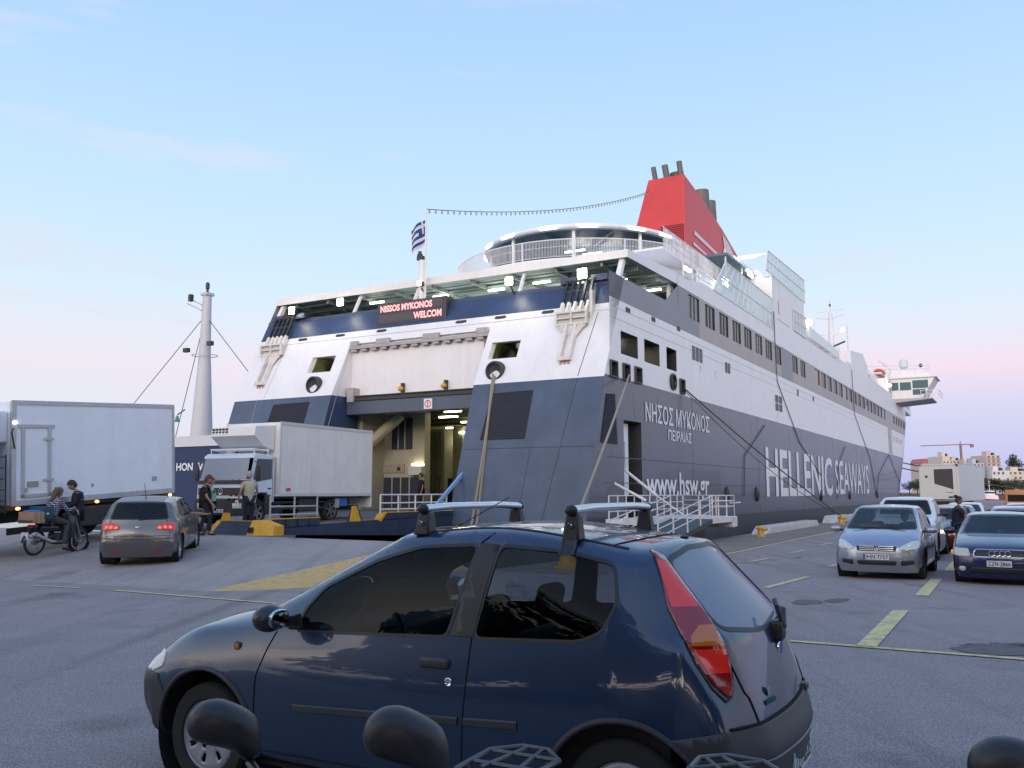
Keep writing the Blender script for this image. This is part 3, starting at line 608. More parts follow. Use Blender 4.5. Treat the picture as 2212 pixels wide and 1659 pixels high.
for k in range(12): bmz.tube([(3.4 + k * .85, .3, 11.82), (3.4 + k * .85, 20.7, 11.82)], .045, soff, 6)
bmz.build('deck_beams', ferry, smooth=0)
for v_ in (.35, 5.3, 11.4, 15.15, 20.6): po = MB(); w_ = .22 if v_ in (.35, 20.6) else .13; po.beam((2.4, v_, 10.82), (2.98, v_, 11.92), w_, w_, hwhite); po.build('deck_post', ferry, smooth=0)
bw = MB(); bw.box(15.2, 15.4, 3.5, 17.5, 9.9, 12.0, hwhite); bw.box(15.1, 15.2, 6, 7.2, 9.9, 11.7, dsteel); bw.box(9, 15, 0.3, .5, 9.9, 12, hwhite); bw.build('deck_house_wall', ferry, smooth=0)
for (u_, v_, z_, a) in ((5.0, 3.6, 11.6, 1), (5.4, 1.6, 11.6, 1), (8.1, .9, 11.6, 1), (4.2, 7.6, 11.6, 1), (3.6, 14.6, 11.6, 1), (4.0, 10.8, 11.6, 1), (6.3, 5.2, 11.6, 1), (3.9, 4.9, 11.6, 1)):
    t_ = MB(); t_.box(u_ - .05, u_ + .05, v_ - .45, v_ + .45, z_ - .05, z_ + .03, lite); t_.build('deck_tube_lamp', ferry, smooth=0)
fl = emis('floodlight_glow', (1, .93, .74), 34)
def flood(v_, z_, col=None, e=60, s_=1):
    o = MB(); o.rbox(1.75, 1.98, v_ - .24 * s_, v_ + .24 * s_, z_ - .24 * s_, z_ + .26 * s_, dsteel, .03); o.rbox(1.68, 1.76, v_ - .27 * s_, v_ + .27 * s_, z_ - .27 * s_, z_ + .29 * s_, col or fl, .035); o.beam((2.2, v_, z_ - .5), (1.9, v_, z_ - .2), .06, .06, dsteel)
    p = o.build('floodlight', ferry, smooth=0)
    ld = bpy.data.lights.new('floodlight_light', 'SPOT'); ld.energy = e; ld.spot_size = R(140); ld.spot_blend = .7; ld.shadow_soft_size = .2; ld.color = (1, .92, .72)
    l = bpy.data.objects.new('floodlight_light', ld); COL.objects.link(l); l.parent = p; l.location = (1.6, v_, z_); l.rotation_euler = (R(25), 0, 0); l.rotation_euler = Vector((.6, 0, 1)).to_track_quat('Z', 'Y').to_euler()
flood(18.85, 11.25, None, 90, .68); flood(15.5, 11.35, None, 110, .68); flood(5.45, 11.25, None, 90, .68); flood(1.75, 11.15, emis('floodlight_glow_green', (.93, 1, .74), 34), 100, .8); flood(10.5, 11.75, emis('orange_lamp', (1, .45, .1), 8), 8, .45)
# LED name board
led = MB(); ledf = mat('led_case', (.05, .055, .07), .5)
led.box(1.15, 1.85, 8.95, 13.1, 9.86, 10.98, ledf, top=None); led.xf(Matrix.Translation((.62, .0, .02))); lo = led.build('led_board', ferry, smooth=0, bevel=.02)
lo.location = (0, 0, 0); lf = MB(); lf.box(1.135, 1.15, 9.15, 12.95, 10.48, 10.88, mat('led_panel_off', (.10, .085, .10), .7)); lf.box(1.135, 1.15, 9.15, 12.95, 9.98, 10.38, mat('led_panel_off', (0, 0, 0)))
lf.xf(Matrix.Translation((.62, .0, .02))); lf.build('led_panels', lo, smooth=0)
ledr = emis('led_red', (1, .06, .05), 1.6)
text_fit('led_text', 'NISSOS MYKONOS', ledr, lo, lambda a, b: Vector((1.745, 13.1 - a, b + .02)), .22, 3.35, 10.51, 10.84, .03)
text_fit('led_text', 'WELCOM', ledr, lo, lambda a, b: Vector((1.745, 13.1 - a, b + .02)), 2.25, 3.9, 10.01, 10.35, .03)
# flag mast
fm = MB(); fm.tube([(2.1, 10.62, 10.2), (2.1, 10.62, 13.0)], .16, hwhite, 12); fm.box(1.95, 2.2, 10.5, 10.85, 13.0, 13.2, dsteel); fm.lathe([(.14, 0), (.14, .12), (.09, .14), (.09, .26), (0, .3)], (2.08, 10.75, 13.2), 'z', black, 12)
fm.tube([(2.15, 10.45, 10.5), (2.15, 10.45, 15.6)], .05, hwhite, 8); fm.build('flag_mast', ferry)
def flag(name, label, base, w, h, parent_inv, cols, n=9):
    pass
# --- round upper deck, canopy
C0 = (20.7, 10.6)
dr = MB(); dr.lathe([(8.35, 12.3), (8.45, 15.05), (8.5, 15.1), (8.5, 15.25), (8.2, 15.25)], (C0[0], C0[1], 0), 'z', hwhite, 72, R(60), R(300)); dr.lathe([(0, 15.2), (8.3, 15.2)], (C0[0], C0[1], 0), 'z', soff, 72, R(60), R(300)); dr.build('round_deck', ferry)
railm = mat('rail_white', (.72, .73, .76), .45)
rd = MB(); A0, A1 = 75, 285
arc = [R(A0 + (A1 - A0) * k / 80) for k in range(81)]
for zz, r_ in ((16.38, .035), (15.35, .02), (15.95, .012)): rd.tube([(C0[0] + 8.45 * math.cos(a), C0[1] + 8.45 * math.sin(a), zz) for a in arc], r_, railm, 6)
for k, a in enumerate(arc):
    x, y = C0[0] + 8.45 * math.cos(a), C0[1] + 8.45 * math.sin(a)
    if k % 8 == 0: rd.tube([(x, y, 15.2), (C0[0] + 8.5 * math.cos(a), C0[1] + 8.5 * math.sin(a), 16.38)], .045, railm, 6)
for k in range(330):
    a = R(A0 + (A1 - A0) * k / 330); x, y = C0[0] + 8.45 * math.cos(a), C0[1] + 8.45 * math.sin(a); rd.box(x - .011, x + .011, y - .011, y + .011, 15.35, 16.36, railm)
rd.build('round_deck_rail', ferry, smooth=0)
ca = MB(); canb = mat('canopy_blue', (.06, .14, .20), .35, noise=.15, nscale=1.2)
ca.lathe([(0, 17.75), (6.5, 17.62)], (C0[0], C0[1], 0), 'z', canb, 72); ca.lathe([(6.3, 17.56), (6.62, 17.56), (6.7, 17.66), (6.62, 17.86), (6.0, 17.95), (0, 18.1)], (C0[0], C0[1], 0), 'z', hwhite, 72)
ca.build('canopy', ferry)
cp = MB()
for k in range(9):
    a = R(40 + 40 * k); x, y = C0[0] + 6.2 * math.cos(a), C0[1] + 6.2 * math.sin(a); cp.tube([(x, y, 15.2), (x, y, 17.6)], .11, hwhite, 10)
for k in range(4): cp.beam((C0[0] - 5.5 * math.cos(R(45 * k)), C0[1] - 5.5 * math.sin(R(45 * k)), 17.5), (C0[0] + 5.5 * math.cos(R(45 * k)), C0[1] + 5.5 * math.sin(R(45 * k)), 17.5), .1, .18, soff)
cp.build('canopy_posts', ferry)
for k in range(7):
    a = R(112 + 24 * k + (3 if k % 2 else 0)); t_ = MB(); p = [(C0[0] + 6.74 * math.cos(a + d), C0[1] + 6.74 * math.sin(a + d), 17.66) for d in (-.075, -.025, .025, .075)]
    t_.tube(p, .085, lite, 8); t_.build('canopy_rim_lamp', ferry)
for (u_, v_, z_) in ((19.6, 9.4, 17.35), (20.3, 8.3, 17.3), (21.4, 9.0, 17.35), (18.6, 10.2, 17.4)):
    t_ = MB(); t_.box(u_ - .08, u_ + .08, v_ - .7, v_ + .7, z_ - .06, z_ + .02, lite); t_.build('canopy_tube_lamp', ferry, smooth=0)
t_ = MB(); t_.box(10.6, 10.75, 8.6, 9.6, 12.9, 13.05, lite); t_.xf(Matrix.Translation((1.55, -3.2, 0))); t_.build('drum_lamp', ferry, smooth=0)
# --- starboard upper works: rails, stairs, glass screens, deck house
uw = MB(); uw.box(10, 17, .2, .3, 12.62, 12.7, hwhite)
uw.box(29.4, 40, .03, .15, 13.85, 16.8, hwhite); uw.box(29.4, 40, .15, 20.8, 16.7, 16.85, hwhite); uw.box(39.9, 40, .05, 20.9, 13.8, 16.8, hwhite); uw.box(29.4, 29.5, .15, 6, 13.8, 16.8, hwhite)
uw.box(29.4, 40, .1, 20.9, 13.7, 13.8, hwhite)
uw.build('upper_house', ferry, smooth=0)
gscr = glass_mat('screen_glass', (.72, .86, .84), 1.6, .08)
def _gs():
    nt = gscr.node_tree; N = nt.nodes; L = nt.links; o = [n for n in N if n.type == 'OUTPUT_MATERIAL'][0]; src = o.inputs[0].links[0].from_socket; d = N.new('ShaderNodeBsdfDiffuse'); d.inputs[0].default_value = (.74, .84, .85, 1); mx = N.new('ShaderNodeMixShader'); mx.inputs[0].default_value = .68; L.new(src, mx.inputs[1]); L.new(d.outputs[0], mx.inputs[2]); L.new(mx.outputs[0], o.inputs[0])
_gs()
def screen(pts, nx, name='glass_screen', v_=.0, split=.5):
    """pts: bl, br, tr, tl in (u,z)"""
    g = MB(); bl, br, tr_, tl = [Vector(p) for p in pts]; g.face([(p.x, v_, p.y) for p in (bl, br, tr_, tl)], gscr); o = g.build(name, ferry, smooth=0)
    f = MB()
    for k in range(nx + 1):
        a = bl.lerp(br, k / nx); b_ = tl.lerp(tr_, k / nx); f.beam((a.x, v_, a.y), (b_.x, v_, b_.y), .06, .06, railm)
    for a, b_ in ((bl, br), (tl, tr_), (bl.lerp(tl, split), br.lerp(tr_, split))): f.beam((a.x, v_, a.y), (b_.x, v_, b_.y), .06, .06, railm)
    f.build('screen_frame', o, smooth=0)
screen([(15.3, 12.96), (29.4, 12.96), (29.4, 15.05), (17.9, 15.15)], 12)
screen([(27.6, 16.85), (40.3, 16.85), (40.3, 18.75), (28.3, 18.35)], 12)
screen([(35.7, 13.9), (40.2, 13.9), (40.2, 15.6), (35.7, 15.5)], 4, v_=-.03)
dd = MB(); dd.box(30.6, 34.3, -.0, .03, 13.9, 16.0, hwhite); dd.box(30.9, 31.1, -.03, 0, 14.3, 15.3, bandb); dd.build('side_door_panel', ferry, smooth=0, bevel=.02)
# white/grey box wall behind the glass
gw = MB(); gw.box(17.6, 29.4, 1.6, 1.7, 12.7, 14.9, hwhite); gw.box(27.8, 40, 2.2, 2.3, 16.8, 18.2, hwhite); gw.box(21, 29, 1.5, 8, 14.9, 15.0, soff); gw.build('promenade_wall', ferry, smooth=0)
st = MB()
for k in range(9): # rails along the side deck forward of the round deck
    u_ = 11.2 + k * 1.5; z_ = 12.65; st.tube([(u_, .35, z_), (u_, .35, z_ + 1.05)], .035, railm, 6)
for dz in (.35, .7, 1.05): st.tube([(11.2, .35, 12.65 + dz), (14.0, .35, 12.7 + dz), (23.2, .35, 12.75 + dz)], .025, railm, 6)
for k in range(12): st.tube([(14 + k * 1.2, 2.2, 15.2), (14 + k * 1.2, 2.2, 16.4)], .035, railm, 6)
for dz in (.4, .8, 1.2): st.tube([(13.2, 2.15, 15.2 + dz), (28, 2.15, 15.2 + dz)], .025, railm, 6)
for k in range(110): st.box(13.3 + k * .13, 13.32 + k * .13, 2.14, 2.16, 15.25, 16.4, railm)
st.box(13, 29, 2.1, 6, 15.08, 15.2, hwhite); st.build('side_rails', ferry, smooth=0)
ro = MB(); ro.box(22.5, 30.5, 1.2, 3.6, 16.85, 17.0, canb); 
for u_ in (22.8, 26.6, 30.2): ro.tube([(u_, 1.4, 15.2), (u_, 1.4, 17.3)], .06, railm, 6)
ro.beam((29, 2.6, 18.28), (29, .05, 18.3), .12, .14, railm); ro.tube([(28.8, .9, 18.2), (28.8, 2.1, 18.2)], .09, lite, 8); ro.build('upper_shelter', ferry, smooth=0)
for (u_, v_, z_) in ((13.5, .9, 13.85), (20.9, .9, 14.8), (21.7, 1.1, 14.7), (26.7, .9, 16.6), (27.8, 1.1, 16.6), (29.0, .9, 17.0)):
    t_ = MB(); t_.box(u_ - .55, u_ + .55, v_ - .07, v_ + .07, z_ - .07, z_ + .07, lite); t_.build('side_tube_lamp', ferry, smooth=0)
# --- funnel
fred = mat('funnel_red', (.62, .035, .045), .42, noise=.12, nscale=.8)
fn = MB(); fu, fz = 38.0, 28.7
bot = [(36.9, 8.9, 13), (38, 15.4, 13), (38, 14.0, 13)]
# base and top outlines
Bq = [(38, 9.05, 14), (38, 16.2, 14), (62, 16.2, 14), (62, 9.05, 14)]; Tq = [(38, 9.15, fz), (38, 12.35, fz), (43.0, 12.35, fz - .6), (43.0, 9.15, fz - .6)]
# side silhouette falls forward: polygon prism with sloping port side
side_poly = [(38, 14), (38, fz), (43.3, fz - .8), (49, fz - 2.0), (54.8, fz - 3.6), (62, 20), (62, 14)]
def pv(z, s): return 9.1 if s == 0 else 12.35 + (fz - z) * .30
vs0 = [(u_, pv(z_, 0), z_) for u_, z_ in side_poly]; vs1 = [(u_, pv(z_, 1), z_) for u_, z_ in side_poly]
n5 = 7; fn.add(vs0 + vs1, [tuple(range(7)), tuple(range(7, 14))[::-1]] + [(i, (i + 1) % 7, 7 + (i + 1) % 7, 7 + i) for i in range(7)], fred)
fno = fn.build('funnel', ferry, smooth=0, bevel=.08)
gb = MB(); gb.box(37.93, 38.0, 9.25, 11.3, 22.0, 24.3, mat('funnel_grille', (.16, .012, .015), .7))
for k in range(14): gb.box(37.9, 37.96, 9.25, 11.3, 22.05 + k * .16, 22.1 + k * .16, fred)
gb.build('funnel_vent', fno, smooth=0)
exm = mat('exhaust_steel', (.17, .16, .16), .6, .3, noise=.2, nscale=3)
for (u_, v_, z0, h_, r_, lean) in ((39, 12.0, 28.6, 1.45, .22, 1), (39, 10.95, 28.6, 1.45, .27, 1), (39, 9.65, 28.6, 1.55, .24, 1), (40.2, 10.3, 28.2, 1.45, .62, 1), (46.2, 10.1, 27.2, 2.6, .72, 2), (49.6, 10.3, 26.4, 3.4, .55, 2), (47.6, 11.8, 27, 2.6, .5, 2)):
    ex = MB(); ex.tube([(u_, v_, z0 - 1), (u_, v_, z0), (u_ - (.0 if lean == 2 else .3), v_ + .12, z0 + h_)], r_, exm, 16); ex.build('exhaust_pipe', fno)
dm = MB(); dmat = mat('emblem_white', (.72, .62, .68), .5)
def dpoly(pts): dm.face([(u_, 9.05, z_) for u_, z_ in pts], dmat)
dpoly([(40.2, 23.9), (47.6, 23.5), (48.6, 23.75), (40.4, 24.3)]); dpoly([(39.9, 22.9), (43.6, 22.75), (43.7, 22.95), (40.0, 23.2)])
dpoly([(47.4, 23.8), (48.6, 24.1), (49.3, 24.9), (48.9, 26.1), (50.0, 25.9), (51.2, 25.6), (52.3, 25.1), (53.0, 24.2), (52.2, 24.3), (51.0, 24.5), (49.6, 24.0), (48.5, 23.7)])
dm.build('funnel_emblem', fno, smooth=0)
# --- forward upper works
fw = MB()
fw.box(60, 96, .12, .3, 13.8, 14.7, hwhite); fw.box(41, 60, .1, .14, 13.85, 14.35, hwhite); fw.box(40, 118, .3, 20.7, 13.75, 13.85, hwhite)
fw.prism([(70, 13.85), (82.5, 13.85), (82.5, 16.9), (79, 18.0), (70, 17.2)], 'y', 1.2, 8, hwhite)
fw.box(84, 96, 2.0, 16, 13.85, 15.8, hwhite); fw.prism([(84.5, 16.4), (96, 16.4), (96, 16.6), (84.5, 18.9)], 'y', 2.5, 12, mat('awning_blue', (.13, .24, .32), .5))
for k in range(10): fw.box(84.2 + k * 1.3, 84.26 + k * 1.3, 1.9, 1.96, 15.8, 17.2, railm)
for dz in (.3, .6, .9, 1.2): fw.box(84, 97, 1.9, 1.94, 15.8 + dz, 15.84 + dz, railm)
fw.box(96, 124, .6, 20.4, 13.85, 17.0, hwhite); fw.build('forward_house', ferry, smooth=0)
ww = MB()
for k in range(10): ww.box(97.5 + k * 2.4, 98.6 + k * 2.4, .55, .6, 14.6, 16.0, vm_)
ww.build('cabin_windows', ferry, smooth=0)
rs = MB(); om = mat('orange_boat', (.75, .10, .03), .45)
rs.ball((98, 1.8, 18.0), (2.4, .7, .5), om, 16, 8); rs.box(95.6, 100.4, 1.3, 2.3, 17.6, 17.8, railm)
for u_ in (96, 100): rs.tube([(u_, .9, 15.8), (u_, .6, 18.7), (u_, 1.6, 19.4)], .12, railm, 8)
rs.build('rescue_boat', ferry); lr = MB()
for k in range(4): lr.tube([(103.5 + 2.6 * k, .1, 16.2 - .35 * k), (105 + 2.6 * k, .1, 16.2 - .35 * k)], .55, om, 12)
lr.build('life_raft_canisters', ferry)
# glass/grey bulwark forward of the screens, lamps
gl2 = MB(); gl2.face([(40.3, .1, 13.85), (56, .1, 13.85), (56, .1, 15.1), (40.3, .1, 15.3)], gscr); gl2.build('windbreak_glass', ferry, smooth=0)
for p, c in (((41.5, -.05, 15.5), 'w'), ((95.5, .3, 15.9), 'w'), ((101.5, .3, 17.3), 'w')):
    t_ = MB(); t_.ball(p, (.7, .25, .22), emis('warm_lamp', (1, .72, .35), 12), 10, 6); t_.build('deck_lamp', ferry)
# bridge wing, aft-facing windows
br = MB(); bu0, bu1 = 100, 106
prof = [(2.2, 14.3), (-3.2, 14.3), (-4.9, 17.2), (-4.6, 17.5), (-3.2, 18.3), (2.2, 18.6)]
br.prism([(p[0], p[1]) for p in prof], 'x', bu0, bu1, hwhite); br.prism([(2.2, 13.6), (-1.6, 13.9), (-4.6, 14.15), (-4.6, 14.3), (2.2, 14.3)], 'x', bu0 - 1.5, bu1, mat('wing_underside', (.42, .42, .44), .6))
br.box(100, 106, 2.2, 20, 14, 18.4, hwhite); br.prism([(2.2, 17.25), (-5.2, 17.25), (-4.7, 17.5), (2.2, 17.5)], 'x', bu0 - .3, bu1 + .3, hwhite); bo = br.build('bridge', ferry, smooth=0)
bg_ = MB(); tg = mat('bridge_glass', (.05, .13, .14), .1)
for (a, b_, z0, z1) in ((1.9, .9, 15.6, 16.7), (.7, -.3, 15.6, 16.7), (-.5, -1.9, 15.6, 16.7), (-2.1, -4.05, 15.8, 16.9), (-2.1, -3.7, 14.9, 15.65)): bg_.box(bu0 - .05, bu0, b_, a, z0, z1, tg)
bg_.build('bridge_windows', bo, smooth=0)
rx = MB()
for dz in (.5, 1.0): rx.tube([(bu0 - 1.4, -3.2, 14.3 + dz), (bu0 - 1.4, -5.4, 14.3 + dz), (bu1, -5.4, 14.3 + dz)], .04, railm, 6)
for k in range(4): rx.tube([(bu0 - 1.4, -3.2 - .73 * k, 14.2), (bu0 - 1.4, -3.2 - .73 * k, 15.3)], .04, railm, 6)
for dz in (.5, 1.0): rx.tube([(bu0, 10, 18.5 + dz), (bu0, -4.3, 17.9 + dz)], .04, railm, 6)
for k in range(9): rx.tube([(bu0, 10 - 1.78 * k, 18.5 - .07 * k), (bu0, 10 - 1.78 * k, 19.5 - .07 * k)], .04, railm, 6)
rx.tube([(93, 5, 15), (93, 5, 24.5)], .07, railm, 6); rx.tube([(86, 8, 15), (86, 8, 24)], .05, railm, 6)
rx.build('bridge_rails', bo, smooth=0)
rdm = MB(); rdm.lathe([(.25, 0), (.25, .4), (.55, .6), (.57, 1.4), (.45, 1.7), (0, 1.8)], (102, -.9, 18.4), 'z', mat('radome_white', (.62, .66, .66), .5), 20); rdm.ball((103, -3.0, 19.3), (.25, .25, .28), dsteel); rdm.build('radome', bo)
# radar mast
ms = MB(); mu, mv = 104, 9.0
ms.tube([(mu, mv, 17), (mu, mv, 24), (mu, mv, 28.2)], [.55, .42, .28], railm, 12); ms.tube([(mu, mv, 28.2), (mu, mv, 30.2)], .08, railm, 6)
ms.beam((mu, mv - 1.9, 27.9), (mu, mv, 27.3), .15, .15, railm); ms.beam((mu, mv + 1.9, 27.6), (mu, mv, 27.3), .15, .15, railm); ms.tube([(mu, mv - 2, 28.6), (mu, mv + 2, 28.4)], .03, railm, 5); ms.beam((mu, mv - 1.6, 25.2), (mu, mv, 24.7), .12, .12, railm); ms.beam((mu, mv + 1.6, 25.0), (mu, mv, 24.7), .12, .12, railm)
for v_ in (-1.9, -.9, .9, 1.9): ms.tube([(mu, mv + v_, 27.6), (mu, mv + v_, 28.6)], .03, railm, 5)
ms.beam((mu - .3, mv - .4, 23.1), (mu - .3, mv - 2.0, 23.7), .15, .25, dsteel); ms.box(mu - .2, mu + .3, mv - 1.1, mv - .7, 22.0, 23.0, railm); ms.prism([(mv - 1.6, 21), (mv + 1.6, 21), (mv + .6, 20), (mv - .6, 20)], 'x', mu - 1, mu + 1, railm); ms.box(mu - .1, mu + .1, mv - .12, mv + .12, 29.2, 29.6, dsteel)
ms.build('radar_mast', ferry)
t_ = MB(); t_.ball((mu - .2, mv - 1.7, 25.5), .28, emis('mast_lamp', (1, .62, .35), 8)); t_.build('mast_lamp', ferry)
# --- garage interior
ga = MB(); gfl = mat('garage_floor', (.09, .10, .115), .55, noise=.25, nscale=2); gce = mat('garage_ceiling', (.17, .165, .12), .7, noise=.2, nscale=2)
ga.face([(-.4, 1, .78), (60, 1, .78), (60, 20, .78), (-.4, 20, .78)], gfl); ga.face([(1.8, .8, 6.2), (60, .8, 6.2), (60, 20.2, 6.2), (1.8, 20.2, 6.2)], gce)
ga.face([(1.6, 20.2, .6), (60, 20.2, .6), (60, 20.2, 6.3), (1.6, 20.2, 6.3)], cream); ga.face([(1.6, 4.2, .6), (60, 4.2, .6), (60, 4.2, 6.3), (1.6, 4.2, 6.3)], cream); ga.box(60, 60.2, .8, 20.2, .6, 6.3, cream)
ga.build('garage', ferry, smooth=0)
gi = MB()
gi.box(4, 4.5, 11.7, 18.6, .78, 6.2, cream); gi.box(2.2, 4, 14.25, 14.6, .78, 6.2, cream)
gi.tube([(2.4, 14.2, 3.9), (3.2, 12.6, 5.5)], .28, cream, 12); gi.build('garage_casing', ferry, smooth=30)
for (v0, v1, z0, z1, n) in ((12.45, 13.72, 3.82, 5.4, 3), (12.0, 14.2, .85, 2.38, 4)):
    g_ = MB(); g_.box(3.93, 4.0, v0, v1, z0, z1, louv)
    for k in range(1, n): g_.box(3.9, 3.94, v0 + (v1 - v0) * k / n - .03, v0 + (v1 - v0) * k / n + .03, z0, z1, cream)
    g_.build('garage_louvre', ferry, smooth=0)
sgn = MB(); sgn.box(3.93, 3.99, 12.9, 14.3, 2.62, 3.05, mat('old_sign', (.30, .26, .22), .6, noise=.3, nscale=9)); sgn.box(3.91, 3.93, 13.15, 13.35, 2.72, 2.92, dsteel); sgn.build('garage_sign', ferry, smooth=0)
gx = MB()
for k in range(12): gx.box(9.0, 9.1, 14.1 + k * .12, 14.16 + k * .12, .8, 5.1, gce)
gx.box(9.1, 9.2, 14.0, 15.6, .8, 5.2, mat('curtain_grey', (.2, .21, .18), .5)); gx.box(12.0, 12.6, 14.6, 15.3, .8, 5.6, cream); gx.box(14, 15.5, 15.9, 17.0, .8, 2.5, navy); gx.box(20, 20.3, 16.0, 17.4, .8, 5.5, gce); gx.box(26, 26.3, 17.6, 18.6, .8, 5.5, cream); gx.box(19.5, 19.6, 18.9, 19.9, 4.1, 5.2, mat('white_panel', (.7, .7, .66), .5)); gx.box(16, 16.1, 17.4, 18.0, 2.2, 3.6, mat('white_panel', (0, 0, 0)))
for k in range(14): gx.box(3 + k * 2.6, 3.25 + k * 2.6, 4.3, 20, 6.0, 6.2, gce)
gx.box(3.6, 3.98, 11.6, 12.4, 2.5, 2.92, mat('lamp_box', (.5, .5, .45), .5)); gx.build('garage_fittings', ferry, smooth=0)
for (u_, v_, z_, du, dv) in ((6.1, 11.4, 5.88, .09, .5), (9.1, 13.7, 5.9, .09, .6), (12.8, 14.7, 5.9, .1, .5), (16.5, 18.2, 5.9, .1, .6), (6.2, 8.6, 5.95, .1, .6), (22, 17.5, 5.3, .1, .5), (19.4, 19.4, 5.3, .1, .6), (12, 12, 5.3, .1, .5), (16, 16.9, 3.0, .1, .45), (12, 14.4, 5.2, .1, .4), (30, 19, 5.2, .1, .6), (3.85, 12.0, 3.02, .06, .35)):
    t_ = MB(); t_.box(u_ - du, u_ + du, v_ - dv, v_ + dv, z_ - .05, z_ + .03, emis('garage_tube', (1, .95, .62), 9)); t_.build('garage_tube_lamp', ferry, smooth=0)
for (u_, v_, e) in ((6, 10, 45), (14, 13, 60), (24, 15, 90), (40, 13, 120)):
    ld = bpy.data.lights.new('garage_light', 'AREA'); ld.energy = e; ld.size = 3; ld.color = (1, .92, .58); l = bpy.data.objects.new('garage_light', ld); COL.objects.link(l); l.parent = ferry; l.location = (u_, v_, 5.7)
ld = bpy.data.lights.new('mooring_light', 'POINT'); ld.energy = 70; ld.color = (1, .95, .6); ld.shadow_soft_size = .2; l = bpy.data.objects.new('mooring_light', ld); COL.objects.link(l); l.parent = ferry; l.location = (4, 1.5, 8.7)
for v0 in (4.9, 15.8):
    ld = bpy.data.lights.new('stern_room_light', 'POINT'); ld.energy = 14; ld.color = (1, .98, .62); ld.shadow_soft_size = .15; l = bpy.data.objects.new('stern_room_light', ld); COL.objects.link(l); l.parent = ferry; l.location = (2.2, v0, 8.4)
ld = bpy.data.lights.new('aft_deck_light', 'AREA'); ld.energy = 330; ld.size = 9; ld.color = (.92, 1, .88); l = bpy.data.objects.new('aft_deck_light', ld); COL.objects.link(l); l.parent = ferry; l.location = (7, 9, 10.1); l.rotation_euler = (math.pi, 0, 0)
# --- ramp
rp = MB(); rf = mat('ramp_deck', (.10, .11, .125), .6, noise=.25, nscale=3); rn = mat('ramp_navy', (.022, .040, .075), .5, noise=.35, nscale=2)
def rz(u): return .50 + (u + 13.3) * (.78 - .50) / 13
R0, R1 = 6.05, 14.55
rp.add([(-13.3, R0, rz(-13.3)), (-13.3, R1, rz(-13.3)), (0, R1, .785), (0, R0, .785), (-13.3, R0, .42), (-13.3, R1, .42), (0, R1, -.1), (0, R0, -.1)], [(0, 1, 2, 3)], rf)
rp.add([(-13.3, R0, rz(-13.3)), (-13.3, R1, rz(-13.3)), (0, R1, .785), (0, R0, .785), (-13.3, R0, .36), (-13.3, R1, .36), (0, R1, -.2), (0, R0, -.2)], [(0, 3, 7, 4), (1, 5, 6, 2), (0, 4, 5, 1), (4, 7, 6, 5)], rn)
rpo = rp.build('ramp', ferry, smooth=0)
# raised side coamings with yellow caps
def coam(v_, u0, u1, h, w=.25):
    c_ = MB(); c_.add([(u0, v_, rz(u0) - .05), (u1, v_, rz(u1) - .05), (u1, v_, rz(u1) + h), (u0 + .3, v_, rz(u0) + h), (u0, v_ + w, rz(u0) - .05), (u1, v_ + w, rz(u1) - .05), (u1, v_ + w, rz(u1) + h), (u0 + .3, v_ + w, rz(u0) + h)], [(0, 1, 2, 3), (4, 7, 6, 5), (1, 5, 6, 2)], rn)
    for k in range(1, 5): t = u0 + (u1 - u0) * k / 5; c_.box(t - .02, t + .02, v_ - .05, v_, rz(t), rz(t) + h - .03, rn)
    c_.add([(u0, v_ - .02, rz(u0) - .05), (u0, v_ + w + .02, rz(u0) - .05), (u0 + .3, v_ + w + .02, rz(u0) + h), (u0 + .3, v_ - .02, rz(u0) + h), (u0 + .14, v_ - .02, rz(u0) - .05), (u0 + .44, v_ - .02, rz(u0) + h)], [(0, 1, 2, 3), (0, 3, 5, 4)], yellowp)
    c_.box(u0 + .3, u1, v_ - .02, v_ + .06, rz(u0) + h, rz(u0) + h + .035, yellowp); c_.build('ramp_coaming', rpo, smooth=0)
coam(6.05, -12.55, -9.9, .27); coam(6.05, -6.75, -1.9, .24); coam(14.3, -12.0, -9.0, .27); coam(14.3, -6.75, -1.9, .24)
def rail(v_, u0, u1, m, zt=1.0, n=2):
    c_ = MB(); z0 = rz(u0)
    for k in range(n + 1): t = u0 + (u1 - u0) * k / n; c_.tube([(t, v_, z0 + .2), (t, v_, z0 + zt)], .032, m, 6)
    for dz in (zt, zt * .66, zt * .4): c_.tube([(u0, v_, z0 + dz), (u1, v_, z0 + dz)], .027, m, 6)
    c_.build('ramp_railing', rpo, smooth=0)
grm = mat('rail_grey', (.42, .46, .46), .5, .2)
rail(6.15, -12.1, -9.95, grm, 1.0, 2); rail(6.15, -6.55, -2.2, railm, .9, 4); rail(14.4, -6.55, -2.2, railm, .9, 4)
pp = MB(); pp.prism([(-8.25, .62), (-7.7, .62), (-7.95, 1.15), (-8.15, 1.15)], 'y', 6.1, 6.16, yellowp); pp.prism([(-8.25, .62), (-7.55, .62), (-7.8, 1.12), (-8.0, 1.12)], 'y', 6.16, 6.3, rn); pp.build('ramp_upright', rpo, smooth=0)
